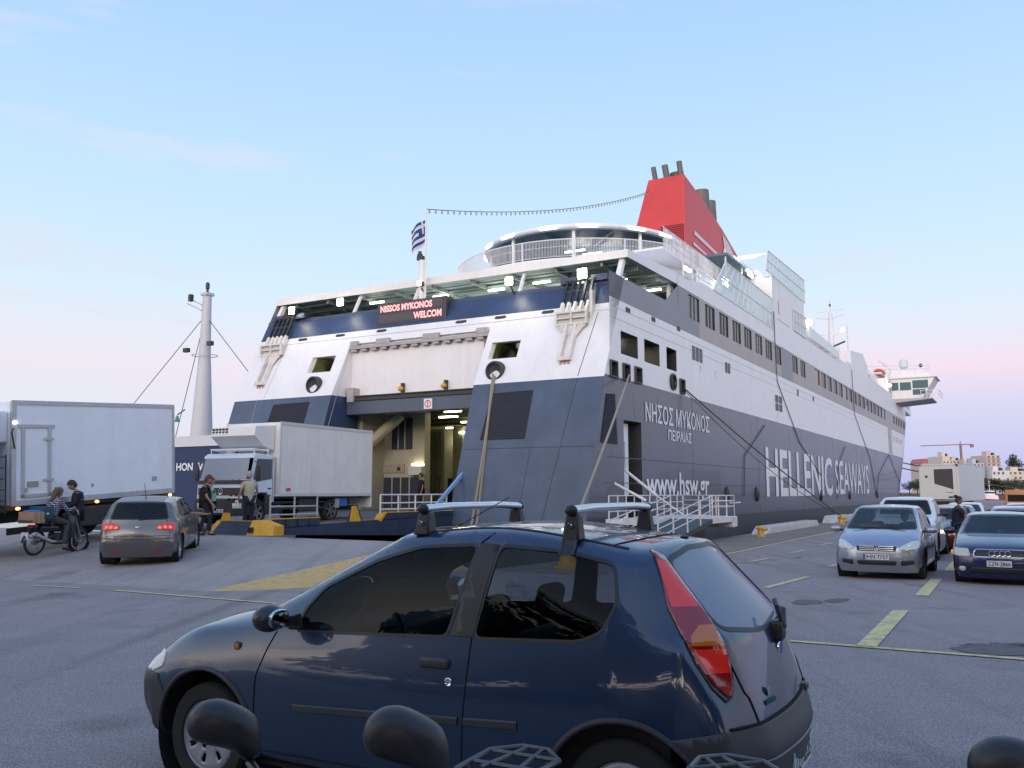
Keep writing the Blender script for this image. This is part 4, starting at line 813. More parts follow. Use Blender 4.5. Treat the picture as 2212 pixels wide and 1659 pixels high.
# hinged tip flaps
tf = MB(); tf.add([(-13.42, 5.75, .37), (-13.42, 7.35, .38), (-13.2, 7.1, .76), (-13.2, 5.75, .78)], [(0, 1, 2, 3)], rn); tf.add([(-13.43, 7.3, .36), (-13.43, 7.5, .40), (-13.2, 7.25, .78), (-13.2, 7.05, .78)], [(0, 1, 2, 3)], yellowp); tf.box(-13.22, -13.16, 5.75, 7.2, .76, .79, yellowp); tf.box(-13.2, -13.0, 7.6, 14.5, .42, .52, rn)
tf.prism([(7.05, .5), (7.4, .5), (7.32, 1.0), (7.1, 1.0)], 'x', -12.95, -12.85, yellowp); tf.build('tip_flap', rpo, smooth=0)
yh = MB(); yh.add([(-13.45, 5.75, .36), (-13.2, 5.75, .80), (-12.8, 5.25, .62), (-12.85, 5.25, .34), (-12.5, 5.9, .36), (-12.4, 5.9, .80), (-12.35, 5.3, .62), (-12.35, 5.3, .34)], [(0, 1, 2, 3), (4, 7, 6, 5), (1, 5, 6, 2), (0, 4, 5, 1), (3, 2, 6, 7)], yellowp); yh.box(-13.44, -13.3, 5.6, 5.7, .45, .60, black); yh.build('yellow_hinge', rpo)
os_ = MB(); os_.add([(-9.9, 6.35, rz(-9.9) + .006), (-1.0, 6.35, rz(-1) + .006), (-1.0, 6.65, rz(-1) + .006), (-9.9, 6.65, rz(-9.9) + .006)], [(0, 1, 2, 3)], mat('orange_stripe', (.55, .13, .07), .6, noise=.2)); os_.build('orange_stripe', rpo, smooth=0)
sp = MB(); sp.beam((-1.0, 6.0, 2.55), (-3.4, 6.1, .85), .1, .14, mat('strut_blue', (.22, .38, .65), .4)); sp.build('ramp_strut', rpo)
# side door leaf, gangway machinery
sd = MB(); sd.box(1.98, 3.93, .95, 1.05, .55, 4.68, lgm)
sd.box(1.98, 3.4, .4, .5, 1.5, 4.6, hwhite); sd.box(2.3, 2.9, .33, .4, 2.6, 3.8, lgm); sd.build('side_door_leaf', ferry, smooth=0)
hy = MB(); hy.tube([(2.4, .2, 2.6), (3.3, -.9, 1.5)], .06, railm, 10); hy.tube([(3.3, -.9, 1.5), (4.0, -1.8, .7)], .03, railm, 8); hy.tube([(.9, .0, 2.0), (1.3, -1.2, 1.3)], .055, railm, 10); hy.build('door_hydraulics', ferry)
# ------------------------------------------------------------------ car bodies
def pchip(x, y, xq):
    """monotone cubic through (x,y) columns"""
    x = np.asarray(x, float); y = np.asarray(y, float); h = np.diff(x); d = np.diff(y, axis=0) / h[:, None]; m = np.zeros_like(y)
    for i in range(1, len(x) - 1):
        a, b = d[i - 1], d[i]; w1, w2 = 2 * h[i] + h[i - 1], h[i] + 2 * h[i - 1]
        with np.errstate(all='ignore'): mm = (w1 + w2) / (w1 / a + w2 / b)
        m[i] = np.where(a * b > 0, mm, 0)
    m[0] = d[0]; m[-1] = d[-1]
    xq = np.asarray(xq); k = np.clip(np.searchsorted(x, xq, 'right') - 1, 0, len(h) - 1); t = ((xq - x[k]) / h[k])[:, None]; H = h[k][:, None]
    return (2 * t**3 - 3 * t**2 + 1) * y[k] + (t**3 - 2 * t**2 + t) * H * m[k] + (-2 * t**3 + 3 * t**2) * y[k + 1] + (t**3 - t**2) * H * m[k + 1]
def net_surface(net, nk, nr, L, crease=()):
    """net: K stations x R rows of (s,y,z), row 0 = lowest, last row on the centreline. returns full mirrored grid bmesh (x = L/2 - s)"""
    net = np.array(net, float); K, Rr, _ = net.shape
    cum = np.concatenate([[0], np.cumsum(np.linalg.norm(np.diff(net[:, -3], axis=0), axis=1) + .05)])
    q = np.concatenate([np.linspace(cum[i], cum[i + 1], nk, endpoint=False) for i in range(K - 1)] + [[cum[-1]]])
    segs = sorted(set([0] + list(crease) + [K - 1]))
    def interp(row):
        out = []
        for a, b in zip(segs[:-1], segs[1:]):
            lo, hi = cum[a], cum[b]; qq = q[(q >= lo - 1e-9) & ((q < hi - 1e-9) | (b == K - 1))]
            if b - a == 1: t = ((qq - lo) / (hi - lo))[:, None]; out.append(row[a] * (1 - t) + row[b] * t)
            else: out.append(pchip(cum[a:b + 1], row[a:b + 1], qq))
        return np.concatenate(out)
    rows = np.stack([interp(net[:, r]) for r in range(Rr)], 1)   # Q x R x 3
    full = []
    for g in rows:
        m = g[::-1].copy(); m[:, 1] *= -1; pts = np.concatenate([g, m[1:]])      # R + R-1
        c = np.concatenate([[0], np.cumsum(np.linalg.norm(np.diff(pts, axis=0), axis=1) + 1e-4)])
        qr = np.concatenate([np.linspace(c[i], c[i + 1], nr, endpoint=False) for i in range(len(c) - 1)] + [[c[-1]]])
        full.append(pchip(c, pts, qr))
    G = np.array(full); G[:, :, 0] = L / 2 - G[:, :, 0]
    bm = bmesh.new(); V = [[bm.verts.new(p) for p in row] for row in G]
    for i in range(len(V) - 1):
        for j in range(len(V[0]) - 1):
            try: bm.faces.new((V[i][j], V[i][j + 1], V[i + 1][j + 1], V[i + 1][j]))
            except ValueError: pass
    for end in (V[0], V[-1]):
        try: bm.faces.new(end)
        except ValueError: pass
    # underside
    for i in range(len(V) - 1):
        try: bm.faces.new((V[i][0], V[i + 1][0], V[i + 1][-1], V[i][-1]))
        except ValueError: pass
    bmesh.ops.remove_doubles(bm, verts=bm.verts, dist=1e-4); bmesh.ops.recalc_face_normals(bm, faces=bm.faces)
    return bm
AX = {'x': (1, 2), 'y': (0, 2), 'z': (0, 1)}
def inside(p, poly):
    x, y = p; c = False; n = len(poly)
    for i in range(n):
        x1, y1 = poly[i]; x2, y2 = poly[i - 1]
        if (y1 > y) != (y2 > y) and x < (x2 - x1) * (y - y1) / (y2 - y1) + x1: c = not c
    return c
def roundpoly(poly, r, n=3):
    out = []; K = len(poly)
    for i in range(K):
        p = Vector(poly[i]); a = Vector(poly[i - 1]) - p; b = Vector(poly[(i + 1) % K]) - p; ra = min(r, a.length * .45, b.length * .45); a = a.normalized() * ra; b = b.normalized() * ra
        for k in range(n + 1):
            t = k / n; out.append(tuple(p + a * (1 - t) ** 2 + b * t ** 2))
    return out
def offpoly(poly, d):
    K = len(poly); area = sum(poly[i][0] * poly[(i + 1) % K][1] - poly[(i + 1) % K][0] * poly[i][1] for i in range(K)); sg = 1 if area > 0 else -1; out = []
    for i in range(K):
        p = Vector(poly[i]); e1 = (p - Vector(poly[i - 1])); e2 = (Vector(poly[(i + 1) % K]) - p)
        if e1.length < 1e-7 or e2.length < 1e-7: out.append(tuple(p)); continue
        n1 = Vector((e1.y, -e1.x)).normalized() * sg; n2 = Vector((e2.y, -e2.x)).normalized() * sg; n = n1 + n2
        n = n / max(.3, n.length_squared / 2) if n.length > 1e-6 else n1
        out.append(tuple(p + n * d))
    return out
def knife(bm, poly, axis, cond, margin=.06):
    """cut the shell along the outline seen down an axis and return the faces inside it"""
    ia, ib = AX[axis]; xs = [p[0] for p in poly]; ys = [p[1] for p in poly]; x0, x1, y0, y1 = min(xs) - margin, max(xs) + margin, min(ys) - margin, max(ys) + margin
    n = len(poly); ax = Vector({'x': (1, 0, 0), 'y': (0, 1, 0), 'z': (0, 0, 1)}[axis])
    def near():
        out = []
        for f in bm.faces:
            c = f.calc_center_median()
            if not cond(c): continue
            if any(x0 < v.co[ia] < x1 and y0 < v.co[ib] < y1 for v in f.verts) or (x0 < c[ia] < x1 and y0 < c[ib] < y1): out.append(f)
        return out
    for i in range(n):
        a, b = poly[i], poly[(i + 1) % n]
        if abs(a[0] - b[0]) + abs(a[1] - b[1]) < 1e-6: continue
        d = Vector((0, 0, 0)); d[ia] = b[0] - a[0]; d[ib] = b[1] - a[1]; p = Vector((0, 0, 0)); p[ia] = a[0]; p[ib] = a[1]; no = d.cross(ax).normalized()
        m = .5 * (Vector((a[0], a[1])) + Vector((b[0], b[1]))); rad = (Vector((a[0], a[1])) - m).length + .10
        fs = [f for f in near() if (Vector((f.calc_center_median()[ia], f.calc_center_median()[ib])) - m).length < rad + .05]
        ge = set(fs); es = set(e for f in fs for e in f.edges); vs = set(v for f in fs for v in f.verts)
        bmesh.ops.bisect_plane(bm, geom=list(ge) + list(es) + list(vs), plane_co=p, plane_no=no, dist=1e-5)
    return [f for f in near() if inside((f.calc_center_median()[ia], f.calc_center_median()[ib]), poly)]
def take(bm, faces, name, m, parent, off=0., thick=0., delete=True, smooth=50):
    if not faces: print('EMPTY', name); return None
    nb = bmesh.new(); mp = {}
    for f in faces:
        vs = []
        for v in f.verts:
            if v.index not in mp or True:
                key = v
                if key not in mp: mp[key] = nb.verts.new(v.co + v.normal * off)
                vs.append(mp[key])
        try: nb.faces.new(vs)
        except ValueError: pass
    if delete: bmesh.ops.delete(bm, geom=faces, context='FACES')
    me = bpy.data.meshes.new(name); nb.to_mesh(me); nb.free(); me.materials.append(m); o = link(name, me, parent, smooth)
    if thick:
        s = o.modifiers.new('solid', 'SOLIDIFY'); s.thickness = thick; s.offset = -1
    return o
def surf_line(tree, pts, axis, sgn, w, m, name, parent, lift=.0015, width_dir=None):
    pass
from mathutils.bvhtree import BVHTree
def project_line(tree, pts, side, dens=.03):
    """pts in (x,z) -> polyline on the flank; side=+1 left"""
    out = []
    for a, b in zip(pts[:-1], pts[1:]):
        n = max(1, int((Vector(a) - Vector(b)).length / dens))
        for k in range(n): out.append(Vector(a).lerp(Vector(b), k / n))
    out.append(Vector(pts[-1])); res = []
    for p in out:
        h = tree.ray_cast(Vector((p.x, side * 3, p.y)), Vector((0, -side, 0)))
        if h[0]: res.append(h[0] + h[1] * .0012)
    return res
gap = mat('panel_gap', (.004, .004, .005), .9)
def wheel(parent, x, y, r, w, side, rimm, style='spokes', n=5, steer=0, name='wheel'):
    """side +1 : outer face towards +y"""
    e = empty(name, (x, y, r)); e.parent = parent; e.rotation_euler = (0, 0, steer)
    t = MB(); ri = r * .66; h = w / 2
    t.lathe([(ri, -h * .8), (ri + .01, -h * .95), (r * .93, -h), (r * .985, -h * .8), (r, -h * .5), (r, h * .5), (r * .985, h * .8), (r * .93, h), (ri + .01, h * .95), (ri, h * .8)], (0, 0, 0), 'y', rubber, 36)
    for k in (-.35, 0, .35): t.lathe([(r + .0005, h * k - .004), (r - .004, h * k), (r + .0005, h * k + .004)], (0, 0, 0), 'y', black, 36)
    t.build('tyre', e)
    b = MB(); s = side; f = h * .78 * s
    b.lathe([(ri, -h * .8), (ri * .93, -h * .5), (ri * .93, h * .6), (ri, h * .82)], (0, 0, 0), 'y', rimm, 36)
    b.lathe([(0, f * .1), (ri * .93, f * .1)], (0, 0, 0), 'y', black, 24)
    if style == 'spokes':
        for k in range(n):
            a = 2 * math.pi * k / n + .3; ca, sa = math.cos(a), math.sin(a); wd = ri * .16
            P = [Vector((ca * .06 * ri - sa * -wd, 0, sa * .06 * ri + ca * -wd))]
            q = [(ca * rr_ - sa * ww_, yy_, sa * rr_ + ca * ww_) for rr_, ww_, yy_ in ((ri * .1, -wd, f * .9), (ri * .97, -wd * 1.1, f), (ri * .97, wd * 1.1, f), (ri * .1, wd, f * .9))]
            q2 = [(p[0], p[1] - .03 * s, p[2]) for p in q]
            b.add(q + q2, [(0, 1, 2, 3), (4, 7, 6, 5), (0, 4, 5, 1), (1, 5, 6, 2), (2, 6, 7, 3)], rimm)
        b.lathe([(ri * .9, f * .96), (ri * .99, f)], (0, 0, 0), 'y', rimm, 36); b.lathe([(0, f * 1.0), (ri * .2, f * .97), (ri * .24, f * .8)], (0, 0, 0), 'y', rimm, 20)
    else:  # hubcap: dished disc with slots near its rim
        bm = bmesh.new(); NA, NR = 56, 9; rows = []
        prof = [(0.02, 1.03), (.12, 1.05), (.28, 1.05), (.42, 1.0), (.55, .98), (.68, 1.0), (.80, 1.03), (.92, 1.0), (.99, .9)]
        vv_ = [[bm.verts.new((ri * rr_ * math.cos(2 * math.pi * k / NA), f * hh, ri * rr_ * math.sin(2 * math.pi * k / NA))) for k in range(NA)] for rr_, hh in prof]
        for i in range(len(prof) - 1):
            for k in range(NA): bm.faces.new((vv_[i][k], vv_[i][(k + 1) % NA], vv_[i + 1][(k + 1) % NA], vv_[i + 1][k]))
        bm.faces.new(vv_[0]); dele = []
        for fc in bm.faces:
            c = fc.calc_center_median(); rr_ = math.hypot(c.x, c.z) / ri; a = math.degrees(math.atan2(c.z, c.x)) % (360 / 7)
            if (.55 < rr_ < .80 and abs(a - 180 / 7) < 8.5) or (.28 < rr_ < .42 and abs((math.degrees(math.atan2(c.z, c.x)) + 20) % 90 - 45) < 14): dele.append(fc)
        bmesh.ops.delete(bm, geom=dele, context='FACES'); me = bpy.data.meshes.new('hubcap'); bm.to_mesh(me); bm.free(); me.materials.append(rimm); o = link('hubcap', me, e, 40); sd_ = o.modifiers.new('s', 'SOLIDIFY'); sd_.thickness = .006
    b.build('rim', e)
    return e
def mirror2(poly): return [(-a, b) for a, b in poly]
def painted_sheen_glass():  # pale diffuse layer imitates bright sky reflected in the glass
    m = glass_mat('glass_painted_sky_sheen', (.30, .32, .34), 2.0, .06); nt = m.node_tree; N = nt.nodes; L = nt.links; o = [n for n in N if n.type == 'OUTPUT_MATERIAL'][0]; src = o.inputs[0].links[0].from_socket
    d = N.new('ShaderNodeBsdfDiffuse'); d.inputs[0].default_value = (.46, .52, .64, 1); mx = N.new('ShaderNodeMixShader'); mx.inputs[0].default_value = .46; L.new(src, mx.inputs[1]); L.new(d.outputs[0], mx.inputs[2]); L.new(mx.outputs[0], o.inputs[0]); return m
sheeng = painted_sheen_glass()
cglass = glass_mat('car_glass', (.42, .46, .46), 1.5); cglassd = glass_mat('car_glass_side', (.46, .50, .53), 1.28)
lens = mat('headlamp_lens', (.55, .58, .56), .08, coat=1, spec=.8)
lensr = mat('tail_lens', (.30, .006, .006), .12, coat=1)
plate_w = mat('plate_white', (.62, .64, .66), .5); plate_k = mat('plate_text', (.03, .03, .04), .6); plate_b = mat('plate_blue', (.02, .08, .4), .5)
seatm = mat('seat_fabric', (.035, .037, .042), .9, noise=.2, nscale=20); dashm = mat('dash_plastic', (.025, .026, .03), .6); innerm = mat('cabin_dark', (.012, .012, .014), .9)
def number_plate(parent, x, y, z, txt, face=1, w=.46, h=.105, tilt=0, blue=True, nm='number_plate', scale=1):
    """face +1 looks towards +x (front), -1 towards -x (rear)"""
    e = MB(); e.box(-.008, .008, -w / 2, w / 2, -h / 2, h / 2, plate_w); e.box(-.011, -.002, -w / 2 - .008, w / 2 + .008, -h / 2 - .008, h / 2 + .008, black)
    if blue: e.box(.0081, .0092, -w / 2 + .002, -w / 2 + .036, -h / 2 + .002, h / 2 - .002, plate_b)
    o = e.build(nm, parent, smooth=0)
    if txt:
        x0 = (-w / 2 + .05) if blue else (-w / 2 + .02)
        t = text_fit('plate_characters', txt, plate_k, o, lambda a, b: Vector((.0096, a, b)), x0, w / 2 - .02, -h * .36, h * .36, .02)
    o.location = (x, y, z); o.rotation_euler = (0, tilt, 0 if face > 0 else math.pi)
    return o
def seats(parent, L, rows, zs=.28, hb=1.02, w=.48, head=True):
    for s_, ys in rows:
        for y in ys:
            e = MB(); x = L / 2 - s_
            e.rbox(x - .22, x + .28, y - w / 2, y + w / 2, zs, zs + .2, seatm, .05)
            e.rbox(-.06, .06, y - w / 2, y + w / 2, 0, hb - zs - .28, seatm, .05); i0 = len(e.v)
            M = Matrix.Translation((x - .2, 0, zs + .12)) @ Matrix.Rotation(R(-14), 4, 'Y'); 
            # apply tilt to the last rbox only
            cnt = len(e.v) // 2; e.v[cnt:] = [tuple(M @ Vector(p)) for p in e.v[cnt:]]
            if head:
                M2 = M @ Matrix.Translation((0, 0, hb - zs - .20)); k = len(e.v); e.rbox(-.05, .05, y - .13, y + .13, 0, .19, seatm, .045); e.v[k:] = [tuple(M2 @ Vector(p)) for p in e.v[k:]]
            e.build('seat', parent)
def car(name, loc, heading, label, cat, L, net, paint, nk=6, nr=4, crease=(5, 6, 8, 9), wheels=None, side_win=(), front_win=None, rear_win=None, side_cuts=(), front_cuts=(), rear_cuts=(), gaps=(), arch=None, rim=None,
        rimstyle='spokes', mirrors=None, plates=(), handles=(), seatrows=None, group=None, glass=None, tyre_w=.17, extra=None, bumper=None, steer=0, liner=True, rack=None, shell=.012, glass_side=None, scale=1):
    rt = empty(name, loc, heading, label, cat, group)
    bm = net_surface(net, nk, nr, L, crease); glass = glass or cglass
    wr = wheels['r']; wx = [L / 2 - s for s in wheels['s']]; ar = wheels.get('arch', wr + .055); wy = wheels['y']
    X = lambda s: L / 2 - s
    tree0 = BVHTree.FromBMesh(bm)
    # wheel arches
    for x in wx:
        pl = [(x + ar * math.cos(R(a)), wr + ar * math.sin(R(a)) * 1.0) for a in range(-40, 221, 13)]
        pl = [p for p in pl if p[1] > .02]; pl = [(pl[0][0], -.2)] + pl + [(pl[-1][0], -.2)]
        fs = knife(bm, pl, 'y', lambda c: abs(c.y) > .35); fs = [f for f in fs if abs(f.calc_center_median().y) > .35]
        bmesh.ops.delete(bm, geom=fs, context='FACES')
    bm.normal_update()
    made = []
    # bumper / cladding zones, given as side-view outlines over the whole shell
    if bumper:
        for (poly, bm_m, nm_) in bumper:
            P_ = [(X(s), z) for s, z in poly]; fs = knife(bm, P_, 'y', lambda c: True); take(bm, fs, nm_, bm_m, rt, .006, .016, delete=False)
    def both(poly): return ((poly, lambda c: c.y > .2, 1), (poly, lambda c: c.y < -.2, -1))
    for k, poly in enumerate(side_win):
        P_ = [(X(s), z) for s, z in poly]
        Pr = roundpoly(P_, .035); Po = offpoly(Pr, .016)
        for sg in (1, -1):
            fs = knife(bm, Po, 'y', lambda c: c.y * sg > .25); inn = knife(bm, Pr, 'y', lambda c: c.y * sg > .25)
            si = set(inn); ring = [f for f in knife_in(bm, Po, 'y', lambda c: c.y * sg > .25) if f not in si]
            take(bm, ring, 'window_seal', black, rt, .002, 0, delete=False); take(bm, inn, 'side_window', glass_side or cglassd, rt, -.004)
    for nm_, poly, cnd in (('windscreen', front_win, lambda c: c.x > X(net[6][-1][0]) - .12 and c.z > .7), ('rear_window', rear_win, lambda c: c.x < X(net[8][-1][0]) + .12 and c.z > .7)):
        if not poly: continue
        Pr = roundpoly(poly, .05); Po = offpoly(Pr, .02)
        knife(bm, Po, 'x', cnd); inn = knife(bm, Pr, 'x', cnd); si = set(inn); ring = [f for f in knife_in(bm, Po, 'x', cnd) if f not in si]
        take(bm, ring, nm_ + '_seal', black, rt, .002, 0, delete=False); take(bm, inn, nm_, sheeng if nm_ == 'rear_window' and name == 'parked_hatchback' else glass, rt, -.003)
    for (nm_, poly, m_, off, rnd, both_) in side_cuts:
        P_ = [(X(s), z) for s, z in poly]; P_ = roundpoly(P_, rnd) if rnd else P_
        for sg in ((1, -1) if both_ == 2 else (both_,)):
            fs = knife(bm, P_, 'y', lambda c: c.y * sg > .2); o_ = take(bm, fs, nm_, m_, rt, off, abs(off) + .004, delete=False); made.append(o_)
    for lst, cnd in ((front_cuts, lambda c: c.x > X(1.15)), (rear_cuts, lambda c: c.x < X(L - .85))):
        for (nm_, poly, m_, off, rnd, mirr) in lst:
            for q in ([poly, mirror2(poly)] if mirr else [poly]):
                P_ = roundpoly(q, rnd) if rnd else q
                fs = knife(bm, P_, 'x', cnd); o_ = take(bm, fs, nm_, m_, rt, off, abs(off) + .004, delete=False); made.append(o_)
    for f in bm.faces: f.smooth = True
    me = bpy.data.meshes.new('body'); bm.to_mesh(me); me.materials.append(paint); body = link('body', me, rt, 42)
    s_ = body.modifiers.new('solid', 'SOLIDIFY'); s_.thickness = shell; s_.offset = -1
    # gaps
    if gaps:
        g = MB()
        for pts in gaps:
            for sg in (1, -1):
                pl = project_line(tree0, [(X(s), z) for s, z in pts], sg)
                if len(pl) > 2: g.tube(pl, .0035, gap, 5)
        g.build('panel_gaps', rt)
    # arch liners
    ln = MB()
    for x in wx:
        for sg in (1, -1): ln.lathe([(ar * .99, 0), (ar * .99, -sg * .32), (0.05, -sg * .33)], (x, sg * (wy + .045), wr), 'y', innerm, 28, R(-70), R(250))
    # cabin tub: floor, firewall, dash, seats
    cs, hs, rs_, rb = net[5][-1][0], net[6][-1][0], net[8][-1][0], net[9][-1][0]; zb = net[5][3][2]
    rb -= .3; ln.box(X(rb), X(cs) - .02, -wy + .02, wy - .02, .18, .24, innerm); ln.box(X(cs) - .03, X(cs), -wy + .03, wy - .03, .2, zb - .08, innerm); ln.box(X(rb), X(rb) + .03, -wy + .1, wy - .1, .2, zb - .1, innerm)
    for sg in (1, -1): ln.box(X(rb), X(cs), sg * (wy - .03) - .01, sg * (wy - .03) + .01, .2, zb - .06, innerm)
    ln.build('cabin_lining', rt, smooth=0)
    ds = MB(); ds.rbox(X(cs) - .58, X(cs) - .02, -wy + .06, wy - .06, zb - .34, zb - .02, dashm, .06); ds.build('dashboard', rt)
    sw = MB(); c = Vector((X(cs) - .68, wheels.get('drv', .36), zb - .02)); tl = Matrix.Rotation(R(-65), 3, 'Y')
    sw.tube([c + tl @ Vector((.18 * math.cos(2 * math.pi * k / 24), .18 * math.sin(2 * math.pi * k / 24), 0)) for k in range(24)], .014, black, 8, closed=True); sw.beam(c + tl @ Vector((0, -.17, 0)), c + tl @ Vector((0, .17, 0)), .05, .02, black); sw.beam(c, c + Vector((.3, 0, -.15)), .05, .05, black); sw.build('steering_wheel', rt)
    if seatrows: seats(rt, L, seatrows)
    for i, x in enumerate(wx):
        for sg in (1, -1): wheel(rt, x, sg * (wy - tyre_w / 2 + .03), wr, tyre_w, sg, rim or alu, rimstyle, steer=steer if i == 0 else 0)
    if mirrors:
        s0, y0, z0, mm = mirrors
        for sg in (1, -1):
            m_ = MB(); m_.ball((X(s0), sg * (y0 + .11), z0), (.06, .115, .075), mm, 14, 8); m_.box(X(s0) - .058, X(s0) - .05, sg * (y0 + .11) - .09, sg * (y0 + .11) + .09, z0 - .055, z0 + .055, mat('mirror_glass', (.6, .65, .7), .03, 1.)); m_.beam((X(s0), sg * (y0 - .08), z0 - .04), (X(s0), sg * (y0 + .06), z0 - .03), .05, .05, black); m_.build('side_mirror', rt)
    for (s0, z0, m_) in handles:
        for sg in (1, -1):
            pl = project_line(tree0, [(X(s0) - .075, z0), (X(s0) + .075, z0)], sg, .05)
            if pl:
                h_ = MB(); c_ = sum(pl, Vector()) / len(pl); h_.rbox(c_.x - .085, c_.x + .085, c_.y - .02, c_.y + .02, c_.z - .027, c_.z + .027, m_, .017); h_.build('door_handle', rt)
    for p in plates: number_plate(rt, *p[:3], *p[3:])
    if extra: extra(rt, X, tree0, bm)
    bm.free()
    return rt
def knife_in(bm, poly, axis, cond):
    ia, ib = AX[axis]
    return [f for f in bm.faces if cond(f.calc_center_median()) and inside((f.calc_center_median()[ia], f.calc_center_median()[ib]), poly)]
# ------------------------------------------------------------------ generic control net
def mknet(L, W, H, hood0, hood1, sc, sh, sr, sb, zb, ztail, belt=(.90, .95), roofw=.56, nose=.16, tail=.13, zroof_r=None, tailback=None, bootflat=False, sill=.16, rear_belt=None):
    """13 stations x 6 rows"""
    w = W / 2; zr = zroof_r or H - .08; b0, b1 = belt; tb = tailback if tailback is not None else L
    rows = []
    def st(c, p4, p3, p2, p1, p0): rows.append([p0, p1, p2, p3, p4, (c[0], 0, c[1])])
    st((.08, sill), (.10, .35, sill), (.25, w - .16, sill), (.28, w - .14, sill), (.30, w - .13, sill), (.32, w * .6, sill - .02))
    st((.0, .42), (.02, .38, .42), (nose, w - .12, .42), (nose + .05, w - .08, .40), (nose + .08, w - .07, .32), (nose + .10, w * .6, sill - .02))
    st((.03, hood0 - .12), (.05, .40, hood0 - .12), (nose + .02, w - .12, hood0 - .12), (nose + .08, w - .07, .52), (nose + .12, w - .05, .32), (nose + .15, w * .6, sill - .02))
    st((.12, hood0), (.14, .42, hood0), (nose + .10, w - .14, hood0 - .01), (nose + .18, w - .05, .58), (nose + .24, w - .04, .30), (nose + .25, w * .6, sill - .02))
    st((.12 + (sc - .12) * .5, hood0 + (hood1 - hood0) * .66), (.14 + (sc - .12) * .5, .48, hood0 + (hood1 - hood0) * .62), (.2 + (sc - .12) * .5, w - .10, hood0 + (b0 - hood0) * .6), (.2 + (sc - .12) * .5, w - .02, .62), (.2 + (sc - .12) * .5, w - .03, .28), (.2 + (sc - .12) * .5, w * .6, sill - .02))
    st((sc, hood1), (sc + .10, w - .20, hood1 - .01), (sc + .10, w - .07, b0), (sc + .1, w - .005, .62), (sc + .1, w - .04, .24), (sc + .1, w * .6, sill - .02))
    st((sh, H - .045), (sh + .10, roofw, H - .07), (sh + .1, w - .06, b0 + (b1 - b0) * .4), (sh + .1, w, .62), (sh + .1, w - .04, .24), (sh + .1, w * .6, sill - .02))
    m_ = (sh + sr) / 2
    st((m_, H), (m_, roofw + .01, H - .035), (m_, w - .06, b0 + (b1 - b0) * .7), (m_, w, .62), (m_, w - .04, .24), (m_, w * .6, sill - .02))
    rb = rear_belt or b1
    st((sr, zr), (sr - .02, roofw - .03, zr - .03), (sr - .15 if not bootflat else sr, w - .07, rb), (sr - .15, w - .01, .64), (sr - .15, w - .04, .26), (sr - .15, w * .6, sill))
    st((sb, zb), (sb - .08, w - .22, zb - .01), (sb - .18, w - .10, min(rb, zb)), (sb - .12, w - .04, .66), (sb - .15, w - .05, .28), (sb - .15, w * .6, sill))
    st((tb, ztail), (tb - .04, .46, ztail), (tb - tail, w - .12, ztail - .02), (L - tail - .08, w - .09, .60), (L - tail - .12, w - .08, .30), (L - tail - .15, w * .6, sill))
    st((L, .48), (L - .02, .45, .48), (L - tail, w - .10, .48), (L - tail - .03, w - .09, .42), (L - tail - .06, w - .09, .30), (L - tail - .1, w * .6, sill))
    st((L - .06, sill + .02), (L - .08, .4, sill + .02), (L - tail - .05, w - .14, sill + .02), (L - tail - .06, w - .14, sill + .01), (L - tail - .08, w - .15, sill), (L - .3, w * .6, sill))
    return rows
# ------------------------------------------------------------------ the blue hatchback in the foreground
bluep = mat('blue_car_paint', (.001, .024, .072), .34, .12, coat=1.0, noise=.05, nscale=3)
bumpm = mat('bumper_grey_plastic', (.040, .041, .046), .5, noise=.1, nscale=20)
PL = 3.96
pnet = [
 [(.36, .50, .17), (.34, .66, .18), (.31, .66, .19), (.29, .64, .20), (.17, .36, .20), (.15, 0, .20)],
 [(.34, .50, .17), (.29, .71, .30), (.22, .72, .40), (.18, .68, .43), (.08, .38, .42), (.05, 0, .42)],
 [(.38, .50, .17), (.33, .76, .31), (.25, .76, .50), (.19, .69, .59), (.10, .40, .60), (.07, 0, .60)],
 [(.40, .50, .17), (.38, .79, .31), (.36, .80, .56), (.30, .68, .705), (.22, .44, .70), (.16, 0, .705)],
 [(.75, .50, .17), (.72, .80, .29), (.70, .83, .62), (.68, .71, .875), (.62, .46, .905), (.58, 0, .915)],
 [(1.15, .50, .17), (1.15, .79, .24), (1.16, .835, .62), (1.17, .765, .905), (1.13, .61, 1.005), (1.02, 0, 1.03)],
 [(2.0, .50, .17), (2.0, .79, .23), (2.0, .84, .60), (2.0, .775, .93), (1.98, .555, 1.425), (1.86, 0, 1.45)],
 [(2.6, .50, .17), (2.6, .79, .23), (2.6, .84, .60), (2.6, .775, .96), (2.55, .56, 1.466), (2.55, 0, 1.497)],
 [(3.25, .50, .18), (3.28, .80, .26), (3.28, .835, .62), (3.22, .765, 1.02), (3.37, .52, 1.365), (3.42, 0, 1.415)],
 [(3.50, .50, .18), (3.50, .79, .28), (3.56, .80, .64), (3.55, .72, 1.01), (3.72, .57, 1.00), (3.80, 0, 1.01)],
 [(3.65, .50, .18), (3.68, .74, .30), (3.72, .76, .56), (3.74, .71, .68), (3.845, .50, .655), (3.89, 0, .65)],
 [(3.70, .50, .18), (3.70, .72, .26), (3.76, .73, .44), (3.78, .70, .50), (3.89, .45, .50), (3.93, 0, .50)],
 [(3.60, .50, .18), (3.64, .66, .19), (3.68, .66, .20), (3.70, .64, .22), (3.84, .40, .22), (3.88, 0, .22)]]
